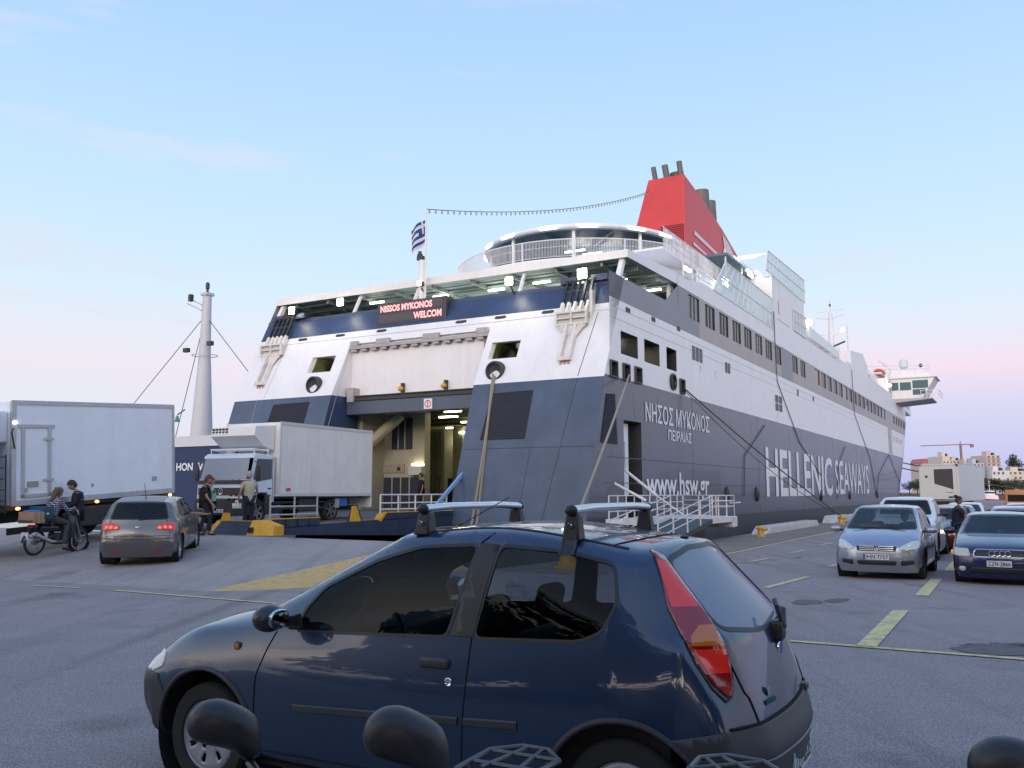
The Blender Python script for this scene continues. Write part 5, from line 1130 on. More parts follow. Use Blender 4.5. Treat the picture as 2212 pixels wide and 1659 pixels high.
def punto_extra(rt, X, tree, bm):
    # sill/bump strip along the flank
    for sg in (1, -1):
        for (a, b_) in (((1.46, .525), (2.48, .575)), ((2.515, .577), (2.80, .592))):
            pl = project_line(tree, [(X(a[0]), a[1]), (X(b_[0]), b_[1])], sg, .04)
            s_ = MB(); vs = []
            for p in pl: vs += [p + Vector((0, sg * .001, -.022)), p + Vector((0, sg * .007, -.018)), p + Vector((0, sg * .008, .010)), p + Vector((0, sg * .001, .018))]
            n = len(pl); fs = []
            for i in range(n - 1):
                for k in range(3): fs.append((4 * i + k, 4 * i + k + 1, 4 * i + 5 + k, 4 * i + 4 + k))
            fs += [(0, 1, 2, 3), tuple(range(4 * n - 4, 4 * n))[::-1]]
            s_.add(vs, fs, bumpm); s_.build('side_strip', rt)
        # arch lips
        for s0, ar_ in ((.80, .375), (3.30, .375)):
            a_ = MB(); pts = []
            for a in range(-22, 203, 6):
                q = (X(s0) + ar_ * math.cos(R(a)), .29 + ar_ * math.sin(R(a)))
                h = tree.ray_cast(Vector((q[0], sg * 3, q[1])), Vector((0, -sg, 0)))
                if h[0] and abs(h[0].y) > .55: pts.append(h[0])
            a_.tube(pts, .014, bumpm, 8); a_.build('arch_lip', rt)
        l_ = MB(); p = project_line(tree, [(X(2.42), .745), (X(2.42) + .001, .745)], sg)[0]; l_.lathe([(0, .0), (.012, 0), (.017, .003 * sg), (.021, 0)], p + Vector((0, sg * .002, 0)), 'y', chrome, 16); l_.build('door_lock', rt)
        r_ = MB(); p = project_line(tree, [(X(1.02), .80), (X(1.02) + .001, .80)], sg)[0]; r_.lathe([(0, .012 * sg), (.016, .010 * sg), (.018, 0)], p, 'y', mat('amber_lens', (.55, .17, .03), .15), 16); r_.lathe([(.018, .006 * sg), (.026, .004 * sg), (.028, 0)], p, 'y', black, 16); r_.build('side_repeater', rt)
    # roof joints
    g = MB()
    for sg in (1, -1):
        pts = []
        for k in range(25):
            s0 = 2.02 + (3.24 - 2.02) * k / 24; h = tree.ray_cast(Vector((X(s0), sg * (.535 - .02 * (k / 24)), 3)), Vector((0, 0, -1)))
            if h[0]: pts.append(h[0] + h[1] * .002)
        g.tube(pts, .007, black, 6)
    for k_, s0 in ((0, 3.24),):
        pts = []
        for k in range(21):
            y = -.50 + k * .05; h = tree.ray_cast(Vector((X(s0 - .10 * (y / .5) ** 2 + .02), y, 3)), Vector((0, 0, -1)))
            if h[0]: pts.append(h[0] + h[1] * .0015)
        g.tube(pts, .004, gap, 5)
    g.build('roof_joints', rt)
    # hatch shut lines below the window
    g2 = MB()
    for sg in (1, -1):
        pts = []
        for k in range(16):
            t = k / 15; y = sg * (.64 - .07 * t); z = 1.0 - .36 * t; h = tree.ray_cast(Vector((-3, y * (.93 if t > .6 else .95), z)), Vector((1, 0, 0)))
            if h[0]: pts.append(h[0] + h[1] * .002)
        g2.tube(pts, .004, gap, 5)
    pts = []
    for k in range(25):
        y = -.70 + 1.4 * k / 24; h = tree.ray_cast(Vector((-3, y, .652)), Vector((1, 0, 0)))
        if h[0]: pts.append(h[0] + h[1] * .006)
    g2.tube(pts, .006, gap, 6); g2.build('hatch_gap', rt)
    # spoiler washer nozzle and wiper
    w = MB()
    h = tree.ray_cast(Vector((X(3.36), 0, 3)), Vector((0, 0, -1)))[0]; w.ball(h + Vector((0, 0, .004)), (.024, .03, .008), black, 12, 6); w.build('roof_nozzle', rt)
    wi = MB(); h = tree.ray_cast(Vector((-3, .0, .985)), Vector((1, 0, 0)))[0]
    wi.rbox(h.x - .05, h.x + .02, -.05, .06, .93, 1.03, black, .02); wi.tube([(h.x - .045, .0, 1.0), (h.x - .03, -.09, 1.07), (h.x + .05, -.40, 1.045)], [.016, .013, .008], black, 8)
    wi.tube([(h.x - .012, -.08, 1.035), (h.x + .035, -.48, 1.02)], .008, black, 6); wi.tube([(h.x - .05, .02, 1.0), (h.x - .02, .03, 1.10), (h.x + .0, -.03, 1.12)], .012, black, 8); wi.build('rear_wiper', rt)
    # rear badge, name script, lock
    bd = MB(); 
    def onback(y, z): return tree.ray_cast(Vector((-3, y, z)), Vector((1, 0, 0)))[0]
    p = onback(0, .90); bd.lathe([(0, -.008), (.035, -.008), (.043, 0)], p, 'x', mat('badge_blue', (.03, .07, .3), .3), 20); bd.lathe([(.036, -.009), (.044, -.006), (.046, 0)], p, 'x', chrome, 20); bd.build('tailgate_badge', rt)
    sc_ = MB(); p = onback(.36, .745); sc_.lathe([(0, -.004), (.022, -.004)], (p.x - .002, .36, .76), 'x', mat('sticker_pale', (.35, .33, .33), .5), 16)
    tc_ = mat('script_green', (.02, .16, .14), .3)
    for k in range(5): q = onback(.40 - k * .028, .715); sc_.box(q.x - .006, q.x, .40 - k * .028, .418 - k * .028, .705, .722, tc_); sc_.box(q.x - .007, q.x - .001, .404 - k * .028, .414 - k * .028, .716, .728, tc_)
    sc_.build('tailgate_script', rt)
    # bumper plinth line
    bl = MB()
    pts = []
    for k in range(31):
        y = -.70 + 1.40 * k / 30; h = tree.ray_cast(Vector((-3, y, .50)), Vector((1, 0, 0)))
        if h[0]: pts.append(h[0] + h[1] * .010)
    bl.tube(pts, .006, mat('bumper_edge', (.10, .10, .11), .4), 6); bl.build('bumper_moulding', rt)
    # front lamp hint, antenna
    # roof bars
    for s0 in (2.09, 2.96):
        rk = empty('roof_bar', (X(s0), 0, 0)); rk.parent = rt
        b = MB(); b.tube([(0, -.56, 1.568), (0, -.3, 1.578), (0, .3, 1.578), (0, .56, 1.568)], .022, alu, 14); b.xf(Matrix.Diagonal((1.35, 1, 1, 1))); b.build('crossbar', rk)
        for sg in (1, -1):
            c_ = MB(); c_.ball((0, sg * .565, 1.568), (.034, .026, .028), black, 14, 8); c_.build('bar_end_cap', rk)
            f = MB(); zr = tree.ray_cast(Vector((X(s0), sg * .545, 3)), Vector((0, 0, -1)))[0].z
            f.add([(-.048, sg * .49, zr + .0), (.048, sg * .49, zr + .0), (.036, sg * .50, 1.55), (-.036, sg * .50, 1.55), (-.048, sg * .585, zr - .01), (.048, sg * .585, zr - .01), (.034, sg * .56, 1.55), (-.034, sg * .56, 1.55)], [(0, 1, 2, 3), (4, 7, 6, 5), (0, 4, 5, 1), (3, 2, 6, 7), (0, 3, 7, 4), (1, 5, 6, 2)], black)
            fo = f.build('bar_foot', rk, bevel=.012)
            k_ = MB(); k_.lathe([(0, .004 * sg), (.011, .004 * sg), (.013, 0)], (0.0, sg * .589, 1.495), 'y', chrome, 14); k_.build('bar_foot_lock', fo)
            if s0 < 2.5: continue
            st_ = MB(); prev = None; pts = []
            for z in (zr - .03, zr - .05, zr - .07):
                q = tree.ray_cast(Vector((X(s0), sg * 3, z)), Vector((0, -sg, 0)))[0]; pts.append((0, q.y + sg * .006, z))
            pts = [(0, sg * .585, zr + .0)] + pts
            for dx in (-.035, .035): st_.tube([(dx, p_[1], p_[2]) for p_ in pts], .006, dsteel, 6)
            for i in range(len(pts) - 1): st_.add([(-.042, pts[i][1], pts[i][2]), (.042, pts[i][1], pts[i][2]), (.042, pts[i + 1][1], pts[i + 1][2]), (-.042, pts[i + 1][1], pts[i + 1][2])], [(0, 1, 2, 3)], black)
            st_.build('bar_clamp', rk)
    # hub emblem ring etc
    an = MB(); h = tree.ray_cast(Vector((X(1.98), .0, 3)), Vector((0, 0, -1)))[0]; an.tube([h, h + Vector((-.12, -.0, .06)), h + Vector((-.34, 0, .17))], .003, black, 5); an.ball(h, (.02, .014, .014), black, 10, 6); an.build('roof_aerial', rt)
    # licence-lit reverse reflector, fog reflector
    kb = MB(); q = onback(-.35, .64); kb.rbox(q.x - .02, q.x + .02, -.42, -.34, .625, .665, bumpm, .01); kb.build('hatch_bump_stop', rt)
redhi = mat('tail_lens_bright', (.95, .035, .02), .12, coat=1); amber = mat('tail_lens_amber', (.60, .17, .02), .15, coat=1)
punto = car('parked_hatchback', (-.314, 5.363, 0), math.pi - R(27.7), 'dark blue three-door hatchback with silver roof bars, filling the foreground', 'car', PL, pnet, bluep, nk=9, nr=7,
    wheels=dict(s=(.80, 3.30), r=.29, y=.765, arch=.372, drv=.36), rim=mat('hubcap_silver', (.38, .38, .40), .35, .3, noise=.1, nscale=20), rimstyle='cap', tyre_w=.165,
    side_win=[[(1.415, .915), (1.44, 1.02), (1.53, 1.135), (1.86, 1.285), (2.14, 1.365), (2.475, 1.385), (2.37, .955)], [(2.535, .96), (2.615, 1.385), (2.95, 1.365), (3.20, 1.315), (3.245, 1.16), (3.19, 1.03), (3.08, .985)]],
    front_win=[(-.60, 1.05), (.60, 1.05), (.50, 1.375), (.25, 1.40), (-.25, 1.40), (-.50, 1.375)], rear_win=[(-.545, 1.055), (-.25, 1.02), (.25, 1.02), (.545, 1.055), (.47, 1.33), (.20, 1.375), (-.20, 1.375), (-.47, 1.33)],
    bumper=[([(-.1, .02), (.58, .02), (.52, .40), (.40, .60), (-.1, .60)], bumpm, 'front_bumper'), ([(3.52, .02), (4.1, .02), (4.1, .655), (3.72, .645), (3.50, .60), (3.45, .4)], bumpm, 'rear_bumper')],
    side_cuts=[('b_pillar_trim', [(2.40, .955), (2.53, .955), (2.60, 1.395), (2.49, 1.40)], mat('pillar_black', (.02, .02, .022), .45), .003, 0, 2),
               ('headlamp', [(.20, .60), (.32, .60), (.44, .64), (.42, .715), (.30, .715), (.21, .68)], lens, .004, .03, 2)],
    front_cuts=[('grille', [(-.28, .62), (.28, .62), (.25, .69), (-.25, .69)], black, .003, .02, False), ('headlamp_front', [(.34, .61), (.66, .61), (.66, .70), (.36, .70)], lens, .006, .02, True)],
    rear_cuts=[],
    gaps=[[(1.28, .90), (1.24, .80), (1.19, .66), (1.17, .30)], [(2.52, .955), (2.515, .7), (2.49, .28)], [(1.17, .27), (2.49, .27)], [(2.49, 1.40), (2.55, 1.45)]],
    mirrors=None, handles=[(2.33, .825, bumpm)], seatrows=[(2.05, (-.36, .36)), (2.95, (-.3, .3))], plates=[(-PL / 2 + .045, 0, .40, 'ΖΖΗ·8535', -1, .44, .12, 0, False)], extra=punto_extra)
# tail lamps: tall tapering lens on each rear corner, cut out of the shell seen from behind at 45 degrees
def punto_taillamps():
    bm = net_surface(pnet, 9, 7, PL, (5, 6, 8, 9)); bm.normal_update()
    X = lambda s: PL / 2 - s
    for sg in (1, -1):
        rot = Matrix.Rotation(sg * R(50), 3, 'Z'); inv = rot.inverted()
        b2 = bm.copy()
        for v in b2.verts: v.co = rot @ v.co           # turn so that the corner faces -x
        b2.normal_update()
        # outline as points (s, y, z) on the shell
        P3 = lambda s, y, z: rot @ Vector((X(s), sg * y, z))
        outer = [(3.39, .55, 1.38), (3.435, .60, 1.27), (3.48, .66, 1.145), (3.545, .69, 1.03), (3.61, .71, .91), (3.70, .715, .83), (3.76, .69, .775)]
        inner = [(3.768, .655, .785), (3.755, .625, .90), (3.715, .605, .985), (3.655, .58, 1.08), (3.56, .555, 1.20), (3.44, .53, 1.355)]
        poly = [(p.y, p.z) for p in (P3(*q) for q in outer + inner)]
        cnd = lambda c: c.x < -.8
        fs = knife(b2, poly, 'x', cnd)
        def cutz(z0, z1):
            knife(b2, [(-3, z0), (3, z0), (3, z1), (-3, z1)], 'x', lambda c: cnd(c) and z0 - .1 < c.z < z1 + .1)
            return [f for f in knife_in(b2, poly, 'x', cnd) if z0 < f.calc_center_median().z < z1]
        parts = [(1.14, 1.5, lensr, 'tail_lamp'), (.945, 1.14, lensr, None), (.89, .945, amber, None), (.6, .89, lensr, None)]
        lamp = None
        for z0, z1, m, nm in parts: cutz(z0, z1)
        RG = [([(3.405, .57, 1.34), (3.46, .62, 1.22), (3.49, .645, 1.14), (3.60, .575, 1.14), (3.45, .55, 1.33)], 1), ([(3.585, .70, .985), (3.585, .68, 1.02), (3.62, .64, 1.065), (3.66, .585, 1.065), (3.72, .60, .985)], 2), ([(3.60, .70, .97), (3.72, .60, .97), (3.75, .63, .87), (3.67, .695, .87)], 1)]
        RG = [([(P3(*p).y, P3(*p).z) for p in r_], k_) for r_, k_ in RG]
        for r_, k_ in RG: knife(b2, r_, 'x', cnd)
        allf = knife_in(b2, poly, 'x', cnd)
        if not allf: print('NO TAIL LAMP'); continue
        nb = bmesh.new(); mp = {}
        ctr = [f.calc_center_median() for f in allf]
        for f, c in zip(allf, ctr):
            vs = []
            for v in f.verts:
                if v not in mp: mp[v] = nb.verts.new(inv @ (v.co + v.normal * .009))
                vs.append(mp[v])
            try: nf = nb.faces.new(vs)
            except ValueError: continue
            # bright reflector areas inside the lens
            z = c.z; mi = 0
            for r_, k_ in RG:
                if inside((c.y, c.z), r_): mi = k_
            nf.material_index = mi; nf.smooth = True
        me = bpy.data.meshes.new('tail_lamp'); nb.to_mesh(me); nb.free(); me.materials.append(lensr); me.materials.append(redhi); me.materials.append(amber)
        o = link('tail_lamp', me, punto, 50); s_ = o.modifiers.new('s', 'SOLIDIFY'); s_.thickness = .014; s_.offset = -1
        b2.free()
        # black surround
        rim_ = MB(); t = BVHTree.FromBMesh(bm)
        pts = []
        for q in outer + inner + [outer[0]]:
            loc, no, _, _ = t.find_nearest(Vector((X(q[0]), sg * q[1], q[2]))); pts.append(loc + no * .002)
        dense = []
        for a, b in zip(pts[:-1], pts[1:]):
            for k in range(4):
                loc, no, _, _ = t.find_nearest(a.lerp(b, k / 4)); dense.append(loc + no * .002)
        rim_.tube(dense, .006, black, 6, closed=True); rim_.build('tail_lamp_surround', punto)
    bm.free()
punto_taillamps()
# door mirrors (body-coloured housing, black foot)
for sg in (1, -1):
    m_ = MB(); X0 = PL / 2 - 1.40
    k = len(m_.v); m_.ball((X0 + .02, sg * .945, .995), (.075, .105, .072), mat('mirror_housing', (.02, .022, .03), .35, coat=.3), 16, 10)
    m_.prism([(X0 - .05, .925), (X0 + .06, .925), (X0 + .04, .98), (X0 - .03, 1.0)], 'y', sg * .755, sg * .785, black); m_.beam((X0, sg * .77, .965), (X0, sg * .88, .975), .07, .05, black)
    o = m_.build('side_mirror', punto, bevel=.0)
    g_ = MB(); g_.ball((X0 - .046, sg * .945, .995), (.014, .082, .052), mat('mirror_glass', (.6, .65, .7), .03, 1.)); g_.build('mirror_glass', o)
# ------------------------------------------------------------------ other cars
HB = math.pi / 2 - ANG + math.pi     # heading of the queue: towards -u (towards the camera)
def qpos(u, v, z=0): return SW(u, v, z)
silver = mat('silver_car_paint', (.34, .37, .44), .3, .7, coat=.8, noise=.04); navyc = mat('navy_car_paint', (.007, .013, .065), .3, .4, coat=1); greyc = mat('warm_grey_car_paint', (.15, .145, .148), .32, .7, coat=.8)
whitec = mat('white_car_paint', (.66, .68, .70), .35, coat=.6, noise=.05); maroon = mat('maroon_car_paint', (.14, .012, .015), .3, .4, coat=1); bluegrey = mat('bluegrey_car_paint', (.16, .20, .27), .3, .6, coat=1)
rimd = mat('alloy_dark', (.22, .22, .23), .35, .8)
# silver compact van facing the camera
def acl_extra(rt, X, tree, bm):
    def on(y, z): return tree.ray_cast(Vector((3, y, z)), Vector((-1, 0, 0)))[0]
    g = MB()
    for z in (.615, .65, .685): 
        pts = [on(y, z) + Vector((.012, 0, 0)) for y in (-.33, -.2, 0, .2, .33)]; g.tube(pts, .0045, chrome, 6)
    g.build('grille_bar', rt); e = MB(); p = on(0, .65); e.tube([(p.x + .02, .055 * math.cos(R(a)), .65 + .055 * math.sin(R(a))) for a in range(0, 360, 20)], .007, chrome, 6, closed=True)
    for a in (90, 210, 330): e.tube([(p.x + .02, 0, .65), (p.x + .02, .055 * math.cos(R(a)), .65 + .055 * math.sin(R(a)))], .006, chrome, 5)
    e.build('round_emblem', rt)
    for sg in (1, -1):
        l = MB(); p = on(sg * .60, .72); l.ball((p.x - .03, sg * .60, .70), (.05, .06, .055), mat('lamp_reflector', (.7, .72, .74), .1, .9), 12, 8); l.build('lamp_bulb', rt)
    d = MB(); d.box(X(1.05), X(1.04), -.05, .06, 1.0, 1.09, mat('red_sticker', (.7, .06, .05), .6)); d.build('windscreen_sticker', rt)
    w = MB(); w.tube([(X(.86), .5, 1.045), (X(.84), -.1, 1.04)], .011, black, 5); w.tube([(X(.86), -.05, 1.04), (X(.86), -.58, 1.05)], .011, black, 5); w.build('wipers', rt)
car('silver_hatchback', qpos(-11.0, -11.75, -.15), HB, 'silver compact car facing the camera, red sticker behind its windscreen', 'car', 3.84,
    mknet(3.84, 1.76, 1.52, .76, 1.01, .78, 1.72, 3.35, 3.68, 1.0, .7, belt=(.92, 1.0), roofw=.58, nose=.22), silver, nk=6, nr=5,
    wheels=dict(s=(.74, 3.28), r=.31, y=.80), rim=rimd, side_win=[[(1.15, .98), (1.90, 1.42), (2.25, 1.43), (2.25, 1.0)], [(2.32, 1.0), (2.32, 1.43), (3.0, 1.40), (3.3, 1.08)]],
    front_win=[(-.70, 1.03), (.70, 1.03), (.54, 1.43), (-.54, 1.43)], rear_win=[(-.55, 1.03), (.55, 1.03), (.45, 1.4), (-.45, 1.4)],
    front_cuts=[('headlamp', [(.43, .63), (.56, .60), (.80, .66), (.80, .80), (.66, .79), (.48, .70)], lens, .008, .03, True), ('grille', [(-.37, .59), (.37, .59), (.39, .69), (-.39, .69)], black, .003, .02, False),
                ('lower_intake', [(-.36, .31), (.36, .31), (.39, .40), (-.39, .40)], black, .003, .03, False), ('fog_lamp', [(.46, .30), (.70, .34), (.70, .42), (.46, .41)], black, .003, .03, True)],
    gaps=[[(1.2, .95), (1.12, .7), (1.1, .3)], [(2.28, .98), (2.3, .3)]], mirrors=(1.15, .86, 1.0, silver), handles=[(2.15, .86, silver), (3.1, .9, silver)], plates=[(1.925, 0, .475, 'ΙΗΝ·7757', 1, .50, .115)], seatrows=[(1.85, (-.36, .36)), (2.8, (-.36, .36))], extra=acl_extra)
# dark blue saloon
def audi_extra(rt, X, tree, bm):
    def on(y, z): return tree.ray_cast(Vector((3, y, z)), Vector((-1, 0, 0)))[0]
    g = MB(); fr = roundpoly([(-.46, .56), (.46, .56), (.43, .70), (-.43, .70)], .05)
    pts = [on(y, z) + Vector((.01, 0, 0)) for y, z in fr]; g.tube(pts, .013, chrome, 6, closed=True); g.build('grille_frame', rt)
    r_ = MB()
    for k in range(4):
        c = -.135 + .09 * k; p = on(0, .63); r_.tube([(p.x + .022, c + .052 * math.cos(R(a)), .63 + .05 * math.sin(R(a))) for a in range(0, 360, 20)], .008, chrome, 5, closed=True)
    r_.build('ring_emblem', rt)
    m = MB(); m.box(X(1.42), X(1.41), -.06, .06, .96, 1.04, mat('teal_sticker', (.10, .45, .42), .6)); m.build('windscreen_sticker', rt)
    w = MB(); w.tube([(X(1.27), .55, .965), (X(1.24), -.1, .965)], .012, black, 5); w.tube([(X(1.27), .0, .965), (X(1.27), -.6, .965)], .012, black, 5); w.build('wipers', rt)
    i = MB()
    for sg in (1, -1): p = on(sg * .70, .60); i.ball((X(.42), sg * .84, .62), (.07, .03, .05), mat('amber_lamp', (.6, .25, .03), .2, emit=(1, .4, .05), estr=2.5 if sg < 0 else .3), 10, 6)
    i.build('indicator', rt)
car('navy_saloon', qpos(-11.0, -14.0, -.15), HB, 'dark navy saloon with four linked rings on its grille, at the right edge', 'car', 4.48,
    mknet(4.48, 1.74, 1.39, .72, .96, 1.12, 1.92, 3.1, 3.75, .98, .95, belt=(.92, .95), roofw=.56, nose=.16, tailback=4.38, rear_belt=.96), navyc, nk=6, nr=5,
    wheels=dict(s=(.86, 3.47), r=.31, y=.78), rim=rimd, side_win=[[(1.5, .94), (2.12, 1.28), (2.48, 1.31), (2.48, .95)], [(2.55, .95), (2.55, 1.31), (3.0, 1.28), (3.35, .98)]],
    front_win=[(-.66, .99), (.66, .99), (.52, 1.29), (-.52, 1.29)], rear_win=[(-.5, 1.02), (.5, 1.02), (.45, 1.26), (-.45, 1.26)],
    front_cuts=[('headlamp', [(.50, .57), (.84, .57), (.80, .71), (.54, .71)], mat('yellowed_lens', (.50, .52, .42), .12, coat=.8), .008, .025, True), ('grille', [(-.45, .565), (.45, .565), (.42, .69), (-.42, .69)], black, .003, .02, False), ('lower_intake', [(-.55, .26), (.55, .26), (.50, .36), (-.50, .36)], black, .003, .03, False), ('fog_lamp', [(.60, .28), (.72, .28), (.72, .37), (.60, .37)], lens, .003, .04, True)],
    gaps=[[(1.45, .92), (1.4, .3)], [(2.5, .93), (2.5, .3)]], mirrors=(1.55, .84, 1.0, navyc), handles=[(2.35, .82, navyc)], plates=[(2.235, -.02, .44, 'ΖΖΝ·2866', 1, .42, .115, 0, False)], seatrows=[(2.25, (-.36, .36)), (3.1, (-.36, .36))], extra=audi_extra)
# warm grey hatchback seen from behind, on the apron
def ibiza_extra(rt, X, tree, bm):
    def on(y, z): return tree.ray_cast(Vector((-3, y, z)), Vector((1, 0, 0)))[0]
    h = tree.ray_cast(Vector((X(3.1), 0, 3)), Vector((0, 0, -1)))[0]; a = MB(); a.tube([h, h + Vector((-.22, 0, .34))], .006, black, 5); a.ball(h, (.03, .02, .02), black, 8, 5); a.build('roof_aerial', rt)
    b = MB(); p = on(0, .80); b.rbox(p.x - .012, p.x + .01, -.045, .045, .76, .84, chrome, .006); b.build('tailgate_badge', rt)
    r_ = MB()
    for sg in (1, -1): p = on(sg * .45, .33); r_.box(p.x - .012, p.x + .01, sg * .45 - .09, sg * .45 + .09, .31, .345, lensr)
    r_.build('bumper_reflector', rt)
    def rl_(nm_, pts, r_=.005, off=.003, m_=gap):
        q = MB(); P_ = [tree.ray_cast(Vector((-3, y, z)), Vector((1, 0, 0))) for y, z in pts]; q.tube([h_[0] + h_[1] * off for h_ in P_ if h_[0]], r_, m_, 5); q.build(nm_, rt)
    rl_('bumper_line', [(-.74 + .074 * k, .64) for k in range(21)]); rl_('bumper_crease', [(-.74 + .074 * k, .585) for k in range(21)], .012, -.002, greyc)
    for sg in (1, -1): rl_('hatch_line', [(sg * (.58 + .01 * k), .98 - .034 * k) for k in range(10)])
    w_ = MB(); p = on(0, .97); w_.tube([(p.x - .02, .0, .985), (p.x + .03, -.45, 1.02)], .009, black, 5); w_.build('rear_wiper', rt)
    lp = MB()
    for sg in (1, -1):
        for y, z in ((.45, .81), (.56, .82), (.66, .81)): p = on(sg * y, z); lp.lathe([(0, -.014), (.03, -.013), (.036, -.006)], (p.x - .004, sg * y, z), 'x', mat('lamp_ring', (.6, .12, .10), .2, emit=(1, .2, .12), estr=.9), 14)
    lp.build('lamp_rings', rt)
ib = car('grey_hatchback', qpos(-18.3, 3.72, apz(-18.3) + .01), SHIP_RZ + R(41), 'warm grey hatchback seen from behind, an arm out of its window', 'car', 3.95,
    mknet(3.95, 1.70, 1.44, .72, 1.0, 1.0, 1.85, 3.55, 3.80, .99, .60, belt=(.92, 1.0), roofw=.58, tail=.12, zroof_r=1.38), greyc, nk=6, nr=5,
    wheels=dict(s=(.80, 3.26), r=.30, y=.78), rim=alu, side_win=[[(1.35, .96), (1.98, 1.34), (2.35, 1.36), (2.35, .98)], [(2.42, .98), (2.42, 1.36), (3.05, 1.32), (3.35, 1.05)]],
    front_win=[(-.64, 1.03), (.64, 1.03), (.52, 1.33), (-.52, 1.33)], rear_win=[(-.60, 1.0), (.60, 1.0), (.50, 1.33), (-.50, 1.33)],
    rear_cuts=[('tail_lamp', [(.36, .78), (.74, .74), (.76, .90), (.60, .92), (.38, .86)], mat('tail_lens_lit', (.5, .03, .025), .12, coat=1, emit=(1, .05, .03), estr=.15), .008, .03, True), ('bumper_recess', [(-.58, .40), (.58, .40), (.58, .56), (-.58, .56)], greyc, -.012, .03, False)],  # lamps, and a slightly inset bumper panel in the body paint
    gaps=[[(1.4, .93), (1.3, .3)], [(2.38, .96), (2.4, .3)], [(3.05, .95), (3.0, .7)]], mirrors=(1.45, .83, .99, greyc), handles=[(2.2, .84, greyc)], plates=[(-1.955, .03, .48, 'ΙΖΑ·8533', -1, .50, .115)], seatrows=[(2.05, (-.36, .36)), (2.95, (-.36, .36))], extra=ibiza_extra)
ib.rotation_euler = (Matrix.Rotation(SHIP_RZ + R(41), 4, 'Z') @ Matrix.Rotation(R(-3), 4, 'Y')).to_euler()
# simpler cars farther back in the queue
def queue_car(name, u, v, L, W, H, paint, label, hood=.74, sc=1.0, sh=1.75, sr=3.3, bed=False, lamps=lens, rz_=0, wr=.31, lift=0, group='cars queuing behind the silver car'):
    boot = sr < L - 1
    n = mknet(L, W, H, hood, hood + .25, sc, sh, sr, (sr + .12 if bed else min(L - .2, sr + .4)), hood + .25, hood + .2 if (boot or bed) else .7, belt=(hood + .16, hood + .20), roofw=W / 2 - .28, nose=.12, rear_belt=hood + .2)
    bt = hood + .22
    return car(name, qpos(u, v, gz(u, v)), HB + rz_, label, 'pickup truck' if bed else 'car', L, n, paint, nk=4, nr=3, wheels=dict(s=(.82, L - .75), r=wr, y=W / 2 - .09), rim=rimd,
        side_win=[[(sc + .4, bt), (sh + .18, H - .12), ((sh + sr) / 2, H - .11), ((sh + sr) / 2, bt)], [((sh + sr) / 2 + .07, bt), ((sh + sr) / 2 + .07, H - .11), (sr - .15, H - .13), (sr - .05, bt + .05)]],
        front_win=[(-W / 2 + .22, bt + .06), (W / 2 - .22, bt + .06), (W / 2 - .35, H - .11), (-W / 2 + .35, H - .11)], rear_win=None,
        front_cuts=[('headlamp', [(W / 2 - .36, hood - .13), (W / 2 - .08, hood - .12), (W / 2 - .08, hood + .0), (W / 2 - .36, hood - .02)], lamps, .008, .03, True), ('grille', [(-.4, hood - .14), (.4, hood - .14), (.38, hood - .04), (-.38, hood - .04)], black, .004, .03, False)],
        mirrors=(sc + .42, W / 2 - .02, bt + .06, black), plates=[(L / 2 - .01, 0, .45, '', 1)], seatrows=[(sh + .3, (-.36, .36))], glass_side=cglassd, group=group)
pk = queue_car('pickup_truck', -3.9, -11.5, 4.95, 1.80, 1.74, whitec, 'white pickup truck directly behind the silver car, taller than it', hood=.98, sc=1.15, sh=1.75, sr=3.1, bed=True, wr=.37)
queue_car('maroon_car', 1.0, -12.05, 4.2, 1.70, 1.42, maroon, 'maroon car with one headlamp lit, behind the white pickup', lamps=mat('lit_headlamp', (.7, .6, .5), .2, emit=(1, .72, .4), estr=5))
queue_car('blue_grey_car', 5.6, -12.1, 4.1, 1.7, 1.42, bluegrey, 'pale blue-grey car partly hidden behind the maroon one')
queue_car('white_car', 11.4, -12.2, 4.4, 1.76, 1.45, whitec, 'white car with a dark windscreen, just in front of the refrigerated trailer', hood=.8)
queue_car('white_car', 3.6, -14.1, 4.2, 1.7, 1.42, whitec, 'low white car beyond the person in navy, beside the yellow vest')
queue_car('silver_estate', -6.2, -14.35, 4.4, 1.74, 1.48, silver, 'silver-blue car directly behind the navy saloon, only its roof showing')
queue_car('dark_car', -1.3, -14.6, 4.4, 1.74, 1.55, navyc, 'dark-roofed car at the right edge, behind the silver-blue roof')
